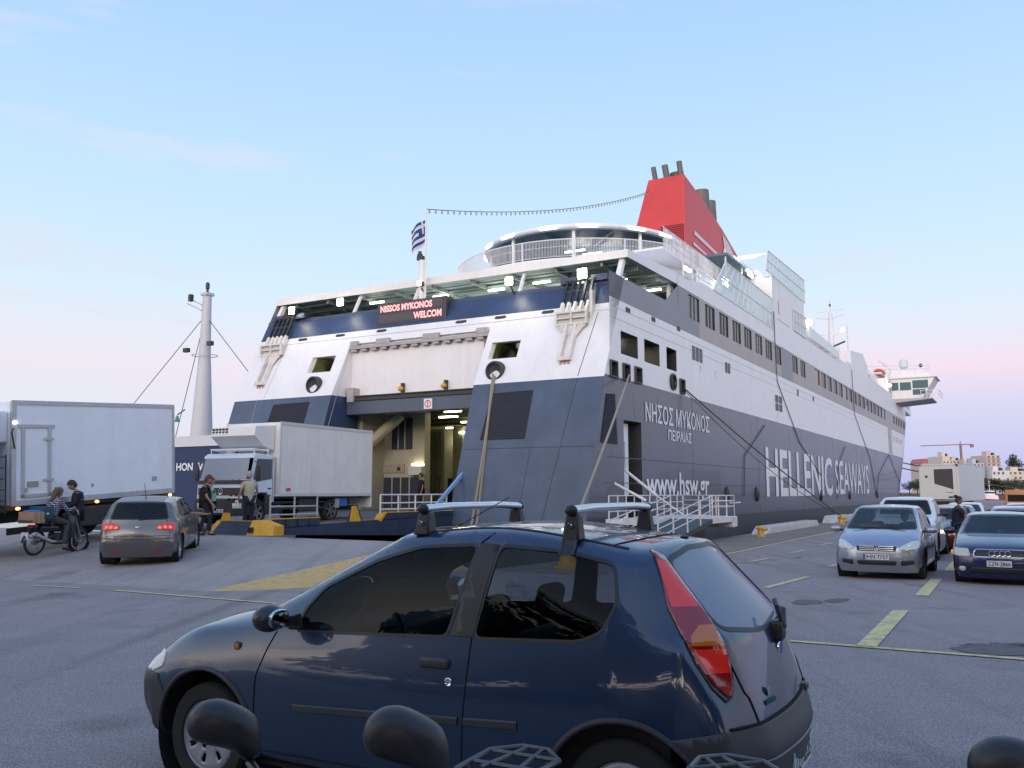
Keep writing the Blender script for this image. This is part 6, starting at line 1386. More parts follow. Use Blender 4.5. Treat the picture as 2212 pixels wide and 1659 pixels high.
# ------------------------------------------------------------------ trucks
tw_ = mat('truck_box_white', (.80, .83, .90), .45, noise=.05, nscale=1.5, streak=.16); twc = mat('truck_box_cream', (.74, .725, .72), .5, noise=.08, nscale=1.5, streak=.25); chas = mat('chassis_black', (.03, .03, .033), .6, noise=.3, nscale=5); redrim = mat('dull_red_rim', (.16, .03, .03), .6)
amb = emis('amber_marker', (1, .38, .05), 5)
def box_truck():
    # local frame: +x = forward (heading -u), y = left
    rt = empty('refrigerated_truck', SW(-10.6, 8.55, rz(-10.5) + .005), HB + R(3), 'white refrigerated box truck driving down the stern ramp, its cooling unit over the cab', 'truck')
    b = MB(); b.box(-5.25, .0, -1.22, 1.22, .95, 3.45, twc); bo = b.build('cargo_box', rt, smooth=0, bevel=.02)
    t = MB()
    for z0, z1 in ((.93, 1.05), (3.36, 3.47)): t.box(-5.27, .015, 1.215, 1.24, z0, z1, mat('box_trim', (.55, .55, .55), .5)); t.box(-5.27, .015, -1.24, -1.215, z0, z1, mat('box_trim', (0, 0, 0)))
    for x in (-5.27, -.04): t.box(x, x + .06, 1.215, 1.243, .95, 3.45, mat('box_trim', (0, 0, 0)))
    t.box(-.55, -.35, 1.241, 1.246, 1.12, 1.22, redm); t.build('box_trim', bo, smooth=0)
    c = MB(); c.prism([(.02, 2.35 + .12), (.02, 3.34), (.95, 3.26), (1.0, 2.95), (.55, 2.62)], 'y', -.98, .98, mat('fridge_unit_white', (.72, .72, .72), .4)); 
    for k in range(5):
        for j in range(3): c.box(.965, .99, -.93 + k * .15, -.82 + k * .15, 2.96 + j * .095, 3.03 + j * .095, black)
    c.build('cooling_unit', rt, smooth=0, bevel=.02)
    u = MB(); u.tube([(.1, .7, 2.5), (.25, .65, 2.1), (.2, .65, 1.9)], .02, black, 6); u.tube([(.1, -.6, 2.5), (.3, -.6, 2.1)], .03, black, 6); u.build('unit_hoses', rt)
    # cab
    cb_ = MB(); prof = [(.12, .75), (.12, 2.30), (1.35, 2.36), (1.52, 2.28), (1.78, 1.48), (1.86, 1.40), (1.90, .70), (1.3, .70), (1.18, 1.05), (.55, 1.05), (.42, .70)]
    cm_ = mat('truck_cab_white', (.62, .68, .76), .35, coat=.5)
    cb_.prism(prof, 'y', -1.10, 1.10, cm_); co = cb_.build('cab', rt, smooth=0, bevel=.04); co.scale.x = .74
    bm = bmesh.new(); bm.from_mesh(co.data)
    for sg in (1, -1):
        fs = knife(bm, [(.32, 2.18), (1.30, 2.18), (1.52, 1.50), (1.2, 1.42), (.32, 1.52)], 'y', lambda c: c.y * sg > 1.05); bmesh.ops.delete(bm, geom=fs, context='FACES')
    fs = knife(bm, [(-.98, 1.50), (.98, 1.50), (.96, 2.2), (-.96, 2.2)], 'x', lambda c: c.x > 1.4); bmesh.ops.delete(bm, geom=fs, context='FACES'); bm.to_mesh(co.data); bm.free()
    inn = MB(); inn.box(.16, .18, -1.05, 1.05, .8, 2.25, innerm); inn.box(.2, 1.8, -1.05, 1.05, 1.0, 1.05, innerm); inn.rbox(1.35, 1.75, -1.0, 1.0, 1.1, 1.5, dashm, .05); inn.rbox(.3, .45, .3, .8, 1.05, 1.95, seatm, .05); inn.rbox(.3, .45, -.8, -.3, 1.05, 1.95, seatm, .05); inn.build('cab_interior', co)
    gd = cglass; w = MB()
    w.add([(1.545, -.98, 2.20), (1.545, .98, 2.20), (1.775, 1.02, 1.50), (1.775, -1.02, 1.50)], [(0, 1, 2, 3)], sheeng); w.xf(Matrix.Translation((.03, 0, 0))); w.build('windscreen', co, smooth=0)
    for sg in (1, -1):
        s_ = MB(); s_.add([(.32, sg * 1.105, 2.18), (1.30, sg * 1.105, 2.18), (1.52, sg * 1.105, 1.50), (1.2, sg * 1.105, 1.42), (.32, sg * 1.105, 1.52)], [(0, 1, 2, 3, 4)], gd); s_.build('cab_side_window', co, smooth=0)
        m = MB(); m.rbox(1.55, 1.62, sg * 1.36 - .09, sg * 1.36 + .09, 1.45, 1.95, black, .02); m.tube([(1.45, sg * 1.12, 2.1), (1.58, sg * 1.36, 1.97)], .015, black, 6); m.tube([(1.5, sg * 1.12, 1.4), (1.58, sg * 1.36, 1.45)], .015, black, 6); m.build('cab_mirror', co)
        h = MB(); h.box(.38, .55, sg * 1.10, sg * 1.125, 1.18, 1.22, black); h.tube([(.28, sg * 1.105, 2.25), (.26, sg * 1.105, .8)], .008, gap, 4); h.build('cab_door_handle', co)
    g = MB(); g.box(1.90, 1.93, -1.0, 1.0, .98, 1.22, mat('grille_dark', (.045, .035, .035), .5)); g.box(1.78, 1.90, -1.08, 1.08, 1.34, 1.47, mat('grille_dark', (0, 0, 0)))
    g.tube([(1.94, .09 * math.cos(R(a)), 1.10 + .09 * math.sin(R(a))) for a in range(0, 360, 20)], .01, chrome, 5, closed=True); g.prism([(-.03, 1.05), (.03, 1.05), (0, 1.18)], 'x', 1.93, 1.945, mat('badge_red', (.5, .1, .07), .4)); g.build('grille', co, smooth=0)
    bp = MB(); bp.rbox(1.45, 2.0, -1.13, 1.13, .32, .86, chas, .05); bp.box(1.93, 1.945, -1.05, 1.05, .88, .94, cm_); bp.rbox(.35, .75, 1.0, 1.14, .35, 1.0, chas, .03); bp.build('front_bumper', co)
    for sg in (1, -1): l_ = MB(); l_.rbox(1.95, 2.01, sg * .78 - .2, sg * .78 + .2, .55, .72, lens, .02); l_.build('headlamp', co)
    rk_ = MB(); 
    for y in (-.95, .95): rk_.tube([(.3, y, 2.45), (1.35, y, 2.5)], .025, railm, 6); rk_.tube([(.4, y, 2.3), (.4, y, 2.62)], .02, railm, 6); rk_.tube([(1.3, y, 2.3), (1.3, y, 2.52)], .02, railm, 6)
    for x in (.4, 1.3): rk_.tube([(x, -.95, 2.5), (x, .95, 2.5)], .03, railm, 6)
    rk_.build('cab_roof_rack', co); number_plate(co, 2.01, -.0, .47, 'ΥΜΡ·203', 1, .42, .11, 0, False)
    ch = MB(); ch.box(-4.9, 1.4, -.42, -.3, .62, .86, chas); ch.box(-4.9, 1.4, .3, .42, .62, .86, chas); ch.box(-4.9, 0, -1.1, 1.1, .86, .95, chas); ch.rbox(-2.2, -1.2, .65, 1.1, .4, .85, chas, .04); ch.rbox(-4.6, -4.3, -1.1, 1.1, .42, .58, chas, .03)
    ch.rbox(-4.0, -3.5, .6, 1.05, .55, .88, mat('blue_toolbox', (.04, .16, .45), .5), .03); ch.rbox(-3.45, -3.2, .7, 1.1, .5, .85, vm_, .03)
    for k in range(2): ch.box(-2.6, .1, 1.05, 1.08, .50 + k * .2, .56 + k * .2, chas)
    ch.build('chassis', rt, smooth=0)
    fl_ = MB(); fl_.lathe([(.57, -.16), (.57, .16)], (.85, .98, .44), 'y', chas, 20, 0, math.pi); fl_.lathe([(.57, -.16), (.57, .16)], (.85, -.98, .44), 'y', chas, 20, 0, math.pi); fl_.build('mudguard', rt)
    for x in (.85, -3.0): 
        for sg in (1, -1): wheel(rt, x, sg * .95, .42, .26, sg, rimd, n=6)
    tl = MB(); tl.box(-5.33, -5.27, .95, 1.12, .75, 1.35, redm); tl.box(-5.33, -5.27, -1.12, -.95, .75, 1.35, redm); tl.box(-5.32, -5.25, -1.2, 1.2, .5, .95, tw_); tl.build('tail_lift', rt, smooth=0)
    return rt
bt_ = box_truck()
def left_truck():
    pos = SW(-19.7, 8.6, .13); d = -Uv
    rt = empty('long_box_truck', pos, 0, 'large white box truck on the left with a side door, filling the left edge', 'truck')
    rt.rotation_euler = Matrix.Rotation(HB + R(5), 4, 'Z').to_euler(); rt.rotation_euler = (Matrix.Rotation(HB + R(5), 4, 'Z') @ Matrix.Rotation(R(3.8), 4, 'Y')).to_euler()
    b = MB(); b.box(-5.25, .0, -1.25, 1.25, 1.18, 3.78, tw_); bo = b.build('cargo_box', rt, smooth=0, bevel=.02)
    tm = mat('truck_trim_alu', (.46, .47, .50), .4, .4, noise=.15, nscale=6); t = MB()
    for z0, z1 in ((1.16, 1.30), (3.70, 3.81)): t.box(-5.27, .02, 1.245, 1.27, z0, z1, tm)
    t.box(-.10, .03, 1.2, 1.275, 1.18, 3.78, tm); t.box(-5.28, -5.2, 1.2, 1.272, 1.18, 3.78, tm); t.build('box_trim', bo, smooth=0)
    dr_ = MB(); x0, x1 = -.24, -1.08
    for (a, b2, z0, z1) in ((x0 - .09, x0, 1.36, 3.12), (x1, x1 + .09, 1.36, 3.12), (x1 - .1, x0 + .1, 3.12, 3.2), (x1, x0, 1.36, 1.44)): dr_.box(a, b2, 1.25, 1.285, z0, z1, tm)
    for z in (1.75, 2.8): dr_.box(x1 - .06, x1 + .22, 1.28, 1.31, z, z + .06, tm)
    dr_.box(-.72, -.42, 1.25, 1.28, 1.62, 1.76, mat('old_label', (.30, .32, .28), .6)); dr_.box(-.4, -.32, 1.25, 1.3, 1.5, 1.6, vm_); dr_.build('side_door', bo, smooth=0)
    sk = MB(); sk.box(-4.6, -4.42, 1.25, 1.257, 1.55, 1.68, vm_); sk.box(-2.4, -2.32, 1.25, 1.257, 1.5, 1.6, vm_); sk.build('small_stickers', bo, smooth=0)
    for x in (-.16, -2.5, -5.1): m = MB(); m.ball((x, 1.26, 1.10), (.07, .03, .04), amb, 10, 6); m.build('marker_lamp', rt)
    m = MB(); m.ball((-.05, 1.30, 3.25), (.05, .03, .04), emis('white_marker', (1, .95, .85), 6), 10, 6); m.build('marker_lamp', rt)
    ch = MB(); ch.box(-5.2, 3, -.45, .45, .7, 1.18, chas); ch.box(-5.2, 0, 1.05, 1.12, .45, .62, chas); ch.box(-5.2, .2, -1.1, 1.1, 1.05, 1.18, chas); ch.rbox(-3.2, -1.9, .5, 1.15, .45, 1.0, chas, .05); ch.box(-5.2, -5.0, -1.2, 1.2, .4, .9, chas)
    ch.build('chassis', rt, smooth=0)
    cb_ = MB(); cb_.rbox(.25, 2.5, -1.22, 1.22, .85, 3.6, mat('truck_cab_white', (0, 0, 0)), .1); co = cb_.build('cab', rt)
    f_ = MB(); f_.rbox(.0, .75, -.8, 1.1, 2.75, 3.55, tw_, .06); f_.rbox(2.2, 2.6, -1.24, 1.24, .4, 1.1, chas, .05)
    f_.box(1.2, 2.2, 1.22, 1.23, 1.9, 2.7, mat('truck_glass', (0, 0, 0))); f_.build('cab_fittings', co)
    ld_ = MB()
    for x in (.18, .45): ld_.tube([(x, 1.27, 1.0), (x, 1.27, 2.45)], .02, black, 6)
    for k in range(6): ld_.tube([(.18, 1.27, 1.05 + k * .27), (.45, 1.27, 1.05 + k * .27)], .014, black, 6)
    ld_.tube([(-.02, 1.32, 2.6), (.12, 1.4, 3.0), (.02, 1.32, 3.1)], .02, black, 6); ld_.build('ladder', rt)
    for x in (.9, -3.9):
        for sg in (1, -1): wheel(rt, x, sg * 1.02, .50, .30, sg, redrim, n=8)
    return rt
lt = left_truck()
def trailer():
    rt = empty('refrigerated_trailer', SW(34.5, -9.5, -.25), HB - R(5), 'grey-white refrigerated trailer with a dark panel on its front, beyond the queue of cars', 'trailer')
    b = MB(); tm = mat('trailer_white', (.55, .57, .58), .5, noise=.08); b.box(-12.5, 0, -1.25, 1.25, 1.25, 3.75, tm); bo = b.build('cargo_box', rt, smooth=0, bevel=.04)
    c = MB(); c.box(.0, .35, -1.15, 1.15, 1.4, 3.65, mat('cooling_unit_cream', (.60, .61, .58), .5)); c.add([(.36, .95, 3.45), (.36, -.22, 3.42), (.36, -.22, 2.45), (.36, .95, 2.05)], [(0, 1, 2, 3)], mat('unit_dark', (.05, .045, .055), .6)); c.box(.35, .37, -.78, -.62, 2.85, 3.0, black); c.box(.35, .37, .5, .92, 1.85, 1.88, black); c.box(.35, .37, .62, .9, 1.48, 1.6, black)
    c.build('cooling_unit', rt, smooth=0); ch = MB(); ch.box(-12, -.2, -.5, .5, .8, 1.25, chas); ch.box(-2.5, -2.2, -1, 1, .1, 1, chas); ch.box(-9.5, -2.8, -1.1, -1.05, .45, .9, mat('red_grey', (.3, .2, .2), .6)); ch.build('chassis', rt, smooth=0)
    for x in (-8.5, -9.9, -11.3):
        for sg in (1, -1): wheel(rt, x, sg * .98, .48, .3, sg, rimd, n=6)
    ct = MB(); ct.box(-.2, .0, -1.25, 1.25, 3.6, 3.78, tm)
    for sg in (1, -1): ct.ball((.0, sg * 1.15, 3.68), .1, black, 8, 6)
    ct.build('corner_castings', bo, smooth=0)
trailer()
def orange_bus():
    rt = empty('orange_truck', SW(31, -14.6, -.25), HB, 'small orange truck with two dark windows at the right edge of the photo', 'truck'); om_ = mat('orange_truck_paint', (.50, .22, .09), .6, noise=.25, nscale=3)
    b = MB(); b.rbox(-4.5, 0, -1.15, 1.15, .55, 2.02, om_, .08); b.build('body', rt); w = MB(); w.box(.0, .02, -1.0, -.08, 1.3, 1.72, wglass); w.box(.0, .02, .08, 1.0, 1.3, 1.72, wglass); w.build('windscreen', rt, smooth=0)
    f = MB(); f.box(.0, .04, -1.05, 1.05, .75, 1.15, black); f.tube([(.06, -1.05, 1.2), (.06, 1.05, 1.2)], .03, railm, 6); f.box(-.05, .1, -1.12, 1.12, .45, .62, redm); f.build('grille', rt)
    for x in (-.9, -3.6):
        for sg in (1, -1): wheel(rt, x, sg * 1.02, .38, .2, sg, rimd)
orange_bus()
# ------------------------------------------------------------------ motorbikes
def motorbike():
    rt = empty('motorbike', SW(-18.9, 6.6, apz(-18.85) + .01), SHIP_RZ + R(11), 'small dark motorbike carrying a milk crate and cardboard box, with a rider on it', 'motorbike')
    rm = mat('wire_rim', (.45, .45, .47), .3, .9)
    for x in (.62, -.62):
        e = empty('wheel', (x, 0, .29)); e.parent = rt
        t = MB(); t.tube([(.262 * math.cos(2 * math.pi * k / 32), 0, .262 * math.sin(2 * math.pi * k / 32)) for k in range(32)], .03, rubber, 8, closed=True); t.build('tyre', e)
        r_ = MB(); r_.tube([(.228 * math.cos(2 * math.pi * k / 32), 0, .228 * math.sin(2 * math.pi * k / 32)) for k in range(32)], .010, rm, 6, closed=True); r_.lathe([(.0, -.05), (.05, -.05), (.05, .05), (0, .05)], (0, 0, 0), 'y', rm, 14)
        for k in range(16): a = 2 * math.pi * k / 16; r_.beam((.03 * math.cos(a), .03 * (-1) ** k, .03 * math.sin(a)), (.225 * math.cos(a + .15), 0, .225 * math.sin(a + .15)), .004, .004, rm)
        r_.build('rim', e)
    b = MB(); bp = mat('bike_plastic', (.015, .02, .028), .35, coat=.5)
    b.tube([(.62, .07, .29), (.42, .07, .78), (.36, .05, .98)], [.022, .03, .025], rm, 8); b.tube([(.62, -.07, .29), (.42, -.07, .78), (.36, -.05, .98)], [.022, .03, .025], rm, 8)
    b.lathe([(.31, -.045), (.325, 0), (.31, .045)], (.62, 0, .29), 'y', bp, 18, R(-10), R(-10) - R(150)); b.lathe([(.31, -.05), (.325, 0), (.31, .05)], (-.62, 0, .29), 'y', bp, 18, R(180), R(180) + R(-110))
    b.build('fork_and_guards', rt)
    f = MB(); f.rbox(.18, .42, -.12, .12, .35, .92, bp, .05); f.rbox(-.55, .22, -.1, .1, .50, .66, bp, .05); f.rbox(-.12, .22, -.13, .13, .22, .48, dsteel, .05); f.rbox(-.55, .12, -.13, .13, .66, .76, black, .045); f.tube([(0, .12, .28), (-.3, .14, .3), (-.72, .15, .46)], [.02, .035, .045], chrome, 10)
    f.tube([(0, -.12, .28), (-.3, -.14, .3), (-.72, -.15, .46)], [.02, .035, .045], alu, 10); f.tube([(-.1, -.08, .45), (-.62, -.08, .29)], .02, dsteel, 8); f.tube([(0, -.15, .25), (0, -.28, .25)], .015, rubber, 6); f.tube([(0, .15, .25), (0, .28, .25)], .015, rubber, 6); f.build('frame', rt)
    h = MB(); h.tube([(.28, .33, 1.0), (.34, .15, 1.03), (.36, 0, 1.0), (.34, -.15, 1.03), (.28, -.33, 1.0)], .014, black, 8); h.ball((.44, 0, .93), (.09, .1, .09), bp); h.ball((.51, 0, .93), (.03, .07, .07), lens); h.build('handlebar', rt)
    m = MB()
    for sg in (1, -1): m.tube([(.3, sg * .25, 1.02), (.3, sg * .34, 1.18)], .007, black, 5); m.ball((.29, sg * .36, 1.21), (.02, .06, .04), black, 10, 6)
    m.build('mirrors', rt); t = MB(); t.rbox(-.78, -.62, -.07, .07, .60, .68, lensr, .02); t.box(-.90, -.885, -.1, .1, .36, .52, plate_w); t.beam((-.7, 0, .6), (-.88, 0, .42), .1, .02, black); t.build('tail_lamp', rt)
    c = MB(); c.box(-.95, -.35, -.2, .2, .76, .78, dsteel); c.build('rear_rack', rt, smooth=0)
    cb_ = MB(); cb_.rbox(-.62, -.33, -.22, .22, .79, 1.08, mat('crate_teal', (.02, .06, .08), .6), .02); cb_.box(-.55, -.49, -.224, -.22, .90, .94, plate_w)
    o = cb_.build('top_box', rt)
    # cardboard box: rests on the rack, its own thing
    M = rt.matrix_basis; kb = empty('cardboard_box', (0, 0, 0), 0, 'brown cardboard box with a blue cloth on top, strapped behind the motorbike crate', 'box'); bpy.context.view_layer.update(); kb.matrix_world = Matrix.Translation(rt.location) @ Matrix.Rotation(rt.rotation_euler.z, 4, 'Z')
    x = MB(); x.rbox(-.98, -.63, -.24, .24, .785, 1.06, mat('cardboard', (.36, .22, .14), .8, noise=.12, nscale=6), .008); x.box(-.84, -.80, -.242, .242, .785, 1.062, mat('tape_brown', (.42, .30, .19), .5)); x.build('carton', kb)
    y = MB(); y.ball((-.8, 0, 1.07), (.2, .25, .035), mat('blue_cloth', (.05, .2, .55), .8), 12, 6); y.build('blue_cloth', kb)
    return rt
mb_ = motorbike(); mb_.scale = (1.1, 1.1, 1.1)
# scooters parked right in front of the camera: only mirrors and racks reach into the picture
scp = mat('scooter_black', (.020, .019, .020), .42, noise=.1, nscale=40)
def scooter(name, bar, head, rackp, label, mr, ml, msz, rz_mirror=0, mtype=0):
    """bar: handlebar centre, head: unit forward vector angle, rackp: rack centre (world)"""
    rt = empty(name, (0, 0, 0), 0, label, 'scooter', 'scooters parked between the camera and the blue hatchback')
    hb = Vector(bar); rk = Vector(rackp); fwd = (Vector((hb.x, hb.y, 0)) - Vector((rk.x, rk.y, 0))).normalized(); sd = Vector((-fwd.y, fwd.x, 0)); up = Vector((0, 0, 1))
    P = lambda a, b, c: Vector((rk.x, rk.y, 0)) + fwd * a + sd * b + up * c
    D = (Vector((hb.x, hb.y, 0)) - Vector((rk.x, rk.y, 0))).length
    b = MB()
    M = Matrix.Translation(Vector((rk.x, rk.y, 0))) @ Matrix(((fwd.x, sd.x, 0), (fwd.y, sd.y, 0), (0, 0, 1))).to_4x4()
    b.rbox(-.15, .62, -.13, .13, .42, .70, scp, .07); b.rbox(.5, D + .02, -.12, .12, .18, .30, scp, .04); b.rbox(D - .05, D + .10, -.16, .16, .25, .88, scp, .06); b.xf(M); b.build('scooter_body', rt)
    s_ = MB(); s_.rbox(0, .68, -.14, .14, .69, .77, black, .045); s_.xf(M); s_.build('saddle', rt)
    w = MB()
    for x in (0.05, D + .22): w.lathe([(.14, -.05), (.2, -.06), (.24, -.03), (.25, 0), (.24, .03), (.2, .06), (.14, .05)], (x, 0, .25), 'y', rubber, 24); w.lathe([(0, -.03), (.14, -.045), (.14, .045), (0, .03)], (x, 0, .25), 'y', alu, 20)
    w.beam((D + .02, 0, .9), (D + .22, 0, .25), .06, .05, dsteel); w.xf(M); w.build('wheels', rt)
    h = MB(); h.tube([(D - .08, -.34, hb.z - .02), (D, -.12, hb.z + .01), (D, .12, hb.z + .01), (D - .08, .34, hb.z - .02)], .016, black, 8); h.beam((D, 0, .8), (D, 0, hb.z), .06, .06, black)
    for sg in (1, -1): h.tube([(D - .09, sg * .36, hb.z - .02), (D - .05, sg * .22, hb.z - .01)], .02, rubber, 8)
    h.xf(M); h.build('handlebar', rt)
    r_ = MB(); rz0 = rk.z
    def RT(pts, r=.008): r_.tube([P(a, b_, c + rz0) for a, b_, c in pts], r, mat('rack_tube', (.10, .10, .105), .35, .6), 8)
    RT([(.16, -.12, 0), (-.08, -.13, 0), (-.17, -.05, 0), (-.17, .05, 0), (-.08, .13, 0), (.16, .12, 0)], .010); RT([(-.08, -.13, 0), (-.08, .13, 0)]); RT([(.05, -.12, 0), (.05, .12, 0)]); RT([(.16, -.12, 0), (.16, .12, 0)]); RT([(.10, -.06, 0), (-.16, -.03, 0)]); RT([(.10, .06, 0), (-.16, .03, 0)])
    RT([(.1, -.1, 0), (.15, -.1, -.12)]); RT([(.1, .1, 0), (.15, .1, -.12)]); r_.build('rear_rack', rt)
    for pos, rot in ((mr, 1), (ml, 1)):
        pos = Vector(pos); c_ = MB(); face = Vector((-pos.x, -pos.y, 0)).normalized()    # back of the housing is turned to the camera
        rgt = Vector((-face.y, face.x, 0))
        # outline: rounded, tapering to the lower right where the stem joins
        out = mtype if mtype else [(-1, .1), (-.86, .62), (-.45, .95), (.05, .92), (.55, .62), (.92, .2), (1.05, -.35), (1.0, -.8), (.55, -.9), (-.1, -.8), (-.75, -.5)]
        outs = roundpoly(out, .5, 4); n = len(outs); vs = []; fs = []
        layers = [(1.0, -.3), (1.0, .0), (.93, .32), (.78, .62), (.52, .86), (.2, .98)]
        for sc_, dp in layers:
            for (a, b_) in outs: vs.append(pos + rgt * (a * sc_ * msz[0]) + up * (b_ * sc_ * msz[1]) + face * (dp * msz[2]))
        for i in range(len(layers) - 1):
            for k in range(n): fs.append((i * n + k, i * n + (k + 1) % n, (i + 1) * n + (k + 1) % n, (i + 1) * n + k))
        fs += [tuple(range(n))[::-1], tuple(range((len(layers) - 1) * n, len(layers) * n))]
        c_.add(vs, fs, scp); mo_ = c_.build('mirror_housing', rt, smooth=60)
        base = P(D - .02, .18 if (pos - Vector((rk.x, rk.y, 0))).dot(sd) > 0 else -.18, hb.z + .01)
        st_ = MB(); q = pos + rgt * (.72 * msz[0]) + up * (-.8 * msz[1]); st_.tube([q, q + Vector((0, 0, -.05)), base + Vector((0, 0, .06)), base], [.02, .012, .009, .01], scp, 8); st_.build('mirror_stem', mo_)
    return rt

mo1 = [(-1, -.1), (-.9, .45), (-.55, .82), (-.1, .85), (.4, .55), (.85, .15), (1, -.4), (1.02, -1.3), (.62, -1.5), (.2, -1.0), (-.5, -.75), (-.88, -.5)]
mo2 = [(-1, 0), (-.88, .5), (-.5, .92), (-.05, .95), (.45, .62), (.82, .2), (1, -.45), (1, -1.3), (.6, -1.6), (-.5, -1.4), (-.95, -.9)]
scooter('scooter', (-.46, 2.15, .90), 0, (.0, 3.0, .79), 'black scooter at the bottom centre, of which two mirrors and a tubular rack show', (-.735, 2.35, 1.075), (-.225, 1.95, 1.150), (.092, .068, .05), mtype=mo1)
scooter('scooter', (.93, 1.98, .88), 0, (.70, 2.85, .80), 'black scooter at the bottom right, its rack below the blue hatchback bumper', (1.05, 1.90, 1.095), (.70, 1.94, .99), (.105, .062, .05), mtype=mo2)
# ------------------------------------------------------------------ people
skin = mat('skin', (.36, .19, .13), .55); skind = mat('skin_tanned', (.28, .14, .09), .55)
def skinned(name, chains, m, parent, sub=1, root=None):
    """chains: lists of (x,y,z,radius); points that coincide are merged"""
    vs = []; es = []; rs = []
    def idx(p):
        for i, q in enumerate(vs):
            if (Vector(q) - Vector(p[:3])).length < .004: return i
        vs.append(tuple(p[:3])); rs.append(p[3]); return len(vs) - 1
    for c in chains:
        ids = [idx(p) for p in c]
        for a, b in zip(ids[:-1], ids[1:]):
            if a != b: es.append((a, b))
    me = bpy.data.meshes.new(name); me.from_pydata(vs, es, []); me.materials.append(m); o = bpy.data.objects.new(name, me); COL.objects.link(o)
    sk = o.modifiers.new('skin', 'SKIN'); sk.use_smooth_shade = True
    for i, r in enumerate(rs):
        r = r if isinstance(r, tuple) else (r, r); me.skin_vertices[0].data[i].radius = r; me.skin_vertices[0].data[i].use_root = (i == 0)
    o.modifiers.new('sub', 'SUBSURF').levels = sub; o.modifiers['sub'].render_levels = sub
    dg = bpy.context.evaluated_depsgraph_get(); me2 = bpy.data.meshes.new_from_object(o.evaluated_get(dg)); bpy.data.objects.remove(o)
    ob = link(name, me2, parent, 0); me2.polygons.foreach_set('use_smooth', [True] * len(me2.polygons)); return ob
def person(loc, rz_, label, shirt, trousers, hair, J=None, sk=None, sleeve='short', hairlen=0, height=1.75, shoes=None, group=None, fat=1.0, cat='person', lean=0, extra_hair=None):
    """local frame: +x forward, +y left. J overrides joints."""
    s = height / 1.75; sk = sk or skin; rt = empty('person', loc, rz_, label, cat, group); rt.scale = (s, s, s)
    j = dict(pel=(0, 0, .93), chest=(.0, 0, 1.28), neck=(.01, 0, 1.47), head=(.03, 0, 1.62), shL=(0, .19, 1.41), shR=(0, -.19, 1.41), elL=(-.03, .24, 1.12), elR=(-.03, -.24, 1.12), haL=(.05, .25, .87), haR=(.05, -.25, .87),
             hiL=(0, .09, .90), hiR=(0, -.09, .90), knL=(.02, .10, .50), knR=(.02, -.10, .50), anL=(0, .11, .09), anR=(0, -.11, .09), toL=(.16, .13, .03), toR=(.16, -.13, .03))
    j.update(J or {}); V = {k: Vector(v) for k, v in j.items()}; P = lambda k, r: (*V[k], r); mid = lambda a, b, t, r: (*V[a].lerp(V[b], t), r)
    f = fat; body = []
    body.append([P('pel', (.135 * f, .125 * f)), mid('pel', 'chest', .5, (.135 * f, .125 * f)), P('chest', (.15 * f, .135 * f)), mid('chest', 'neck', .7, (.10, .09)), P('neck', .052), mid('neck', 'head', .45, (.062, .066))])
    hd = V['head']; fw = (V['head'] - V['neck']); 
    for sd in 'LR':
        body.append([mid('chest', 'neck', .7, (.10, .09)), P('sh' + sd, .058), mid('sh' + sd, 'el' + sd, .5, .046), P('el' + sd, .038), mid('el' + sd, 'ha' + sd, .6, .033), P('ha' + sd, .026)])
        d = (V['ha' + sd] - V['el' + sd]).normalized(); palm = V['ha' + sd] + d * .07; side = d.cross(Vector((1, .2, 0)));
        side = (Vector((1, 0, 0)) if side.length < .3 else side.normalized()); side = (Vector((1, 0, 0)) - d * d.x).normalized() if (Vector((1, 0, 0)) - d * d.x).length > .3 else Vector((0, 1, 0))
        body.append([P('ha' + sd, .026), (*palm, .026)])
        inn = d.cross(side) * (1 if sd == 'R' else -1)
        for k, ln in enumerate((.062, .072, .068, .055)):
            b0 = palm + side * (.024 - .016 * k) + d * .01; b1 = b0 + d * ln * .55 + inn * .008; body.append([(*palm, .026), (*b0, .011), (*b1, .009), (*(b1 + d * ln * .45 + inn * .02), .007)])
        t0 = V['ha' + sd] + d * .03 + side * .028; body.append([(*(V['ha' + sd]), .026), (*t0, .012), (*(t0 + d * .04 + side * .012 + inn * .01), .009)])
        body.append([P('pel', (.13 * f, .10 * f)), P('hi' + sd, .088 * f), mid('hi' + sd, 'kn' + sd, .5, .072), P('kn' + sd, .052), mid('kn' + sd, 'an' + sd, .4, .05), P('an' + sd, .036), (*V['an' + sd].lerp(V['to' + sd], .5), .036), P('to' + sd, .028)])
    b = skinned('body', body, sk, rt)
    # head with face, merged into the body mesh
    up = fw.normalized(); hf = Vector(j.get('face', (1, 0, 0))); hf = (hf - up * hf.dot(up)).normalized(); hl = up.cross(hf); M3 = Matrix((hf, hl, up)).transposed(); M4 = Matrix.Translation(hd + up * .03) @ M3.to_4x4()
    h = MB(); vs = []; n, k = 20, 14
    for i in range(k + 1):
        ph = math.pi * i / k
        for q in range(n):
            a = 2 * math.pi * q / n; x, y, z = math.sin(ph) * math.cos(a), math.sin(ph) * math.sin(a), math.cos(ph)
            w = .074 * (1 - .22 * max(0, -z)); X_ = .094 * x + (.004 if z < 0 else -.004); Z_ = .116 * z
            if x > .75 and -.35 < z < .15: X_ += .022 * max(0, 1 - abs(y) / .22) * max(0, 1 - abs(z + .12) / .25)      # nose
            if x > .55 and .0 < z < .3 and .15 < abs(y) < .55: X_ -= .008                                              # eye sockets
            vs.append((X_, w * y, Z_))
    fs = [(i * n + q, (i + 1) * n + q, (i + 1) * n + (q + 1) % n, i * n + (q + 1) % n) for i in range(k) for q in range(n)]
    h.add(vs, fs, sk)
    for sg in (1, -1): h.ball((-.005, sg * .074, -.01), (.018, .008, .028), sk, 8, 6); h.ball((.082, sg * .030, .018), (.008, .012, .007), mat('eye', (.05, .04, .04), .2), 8, 5)
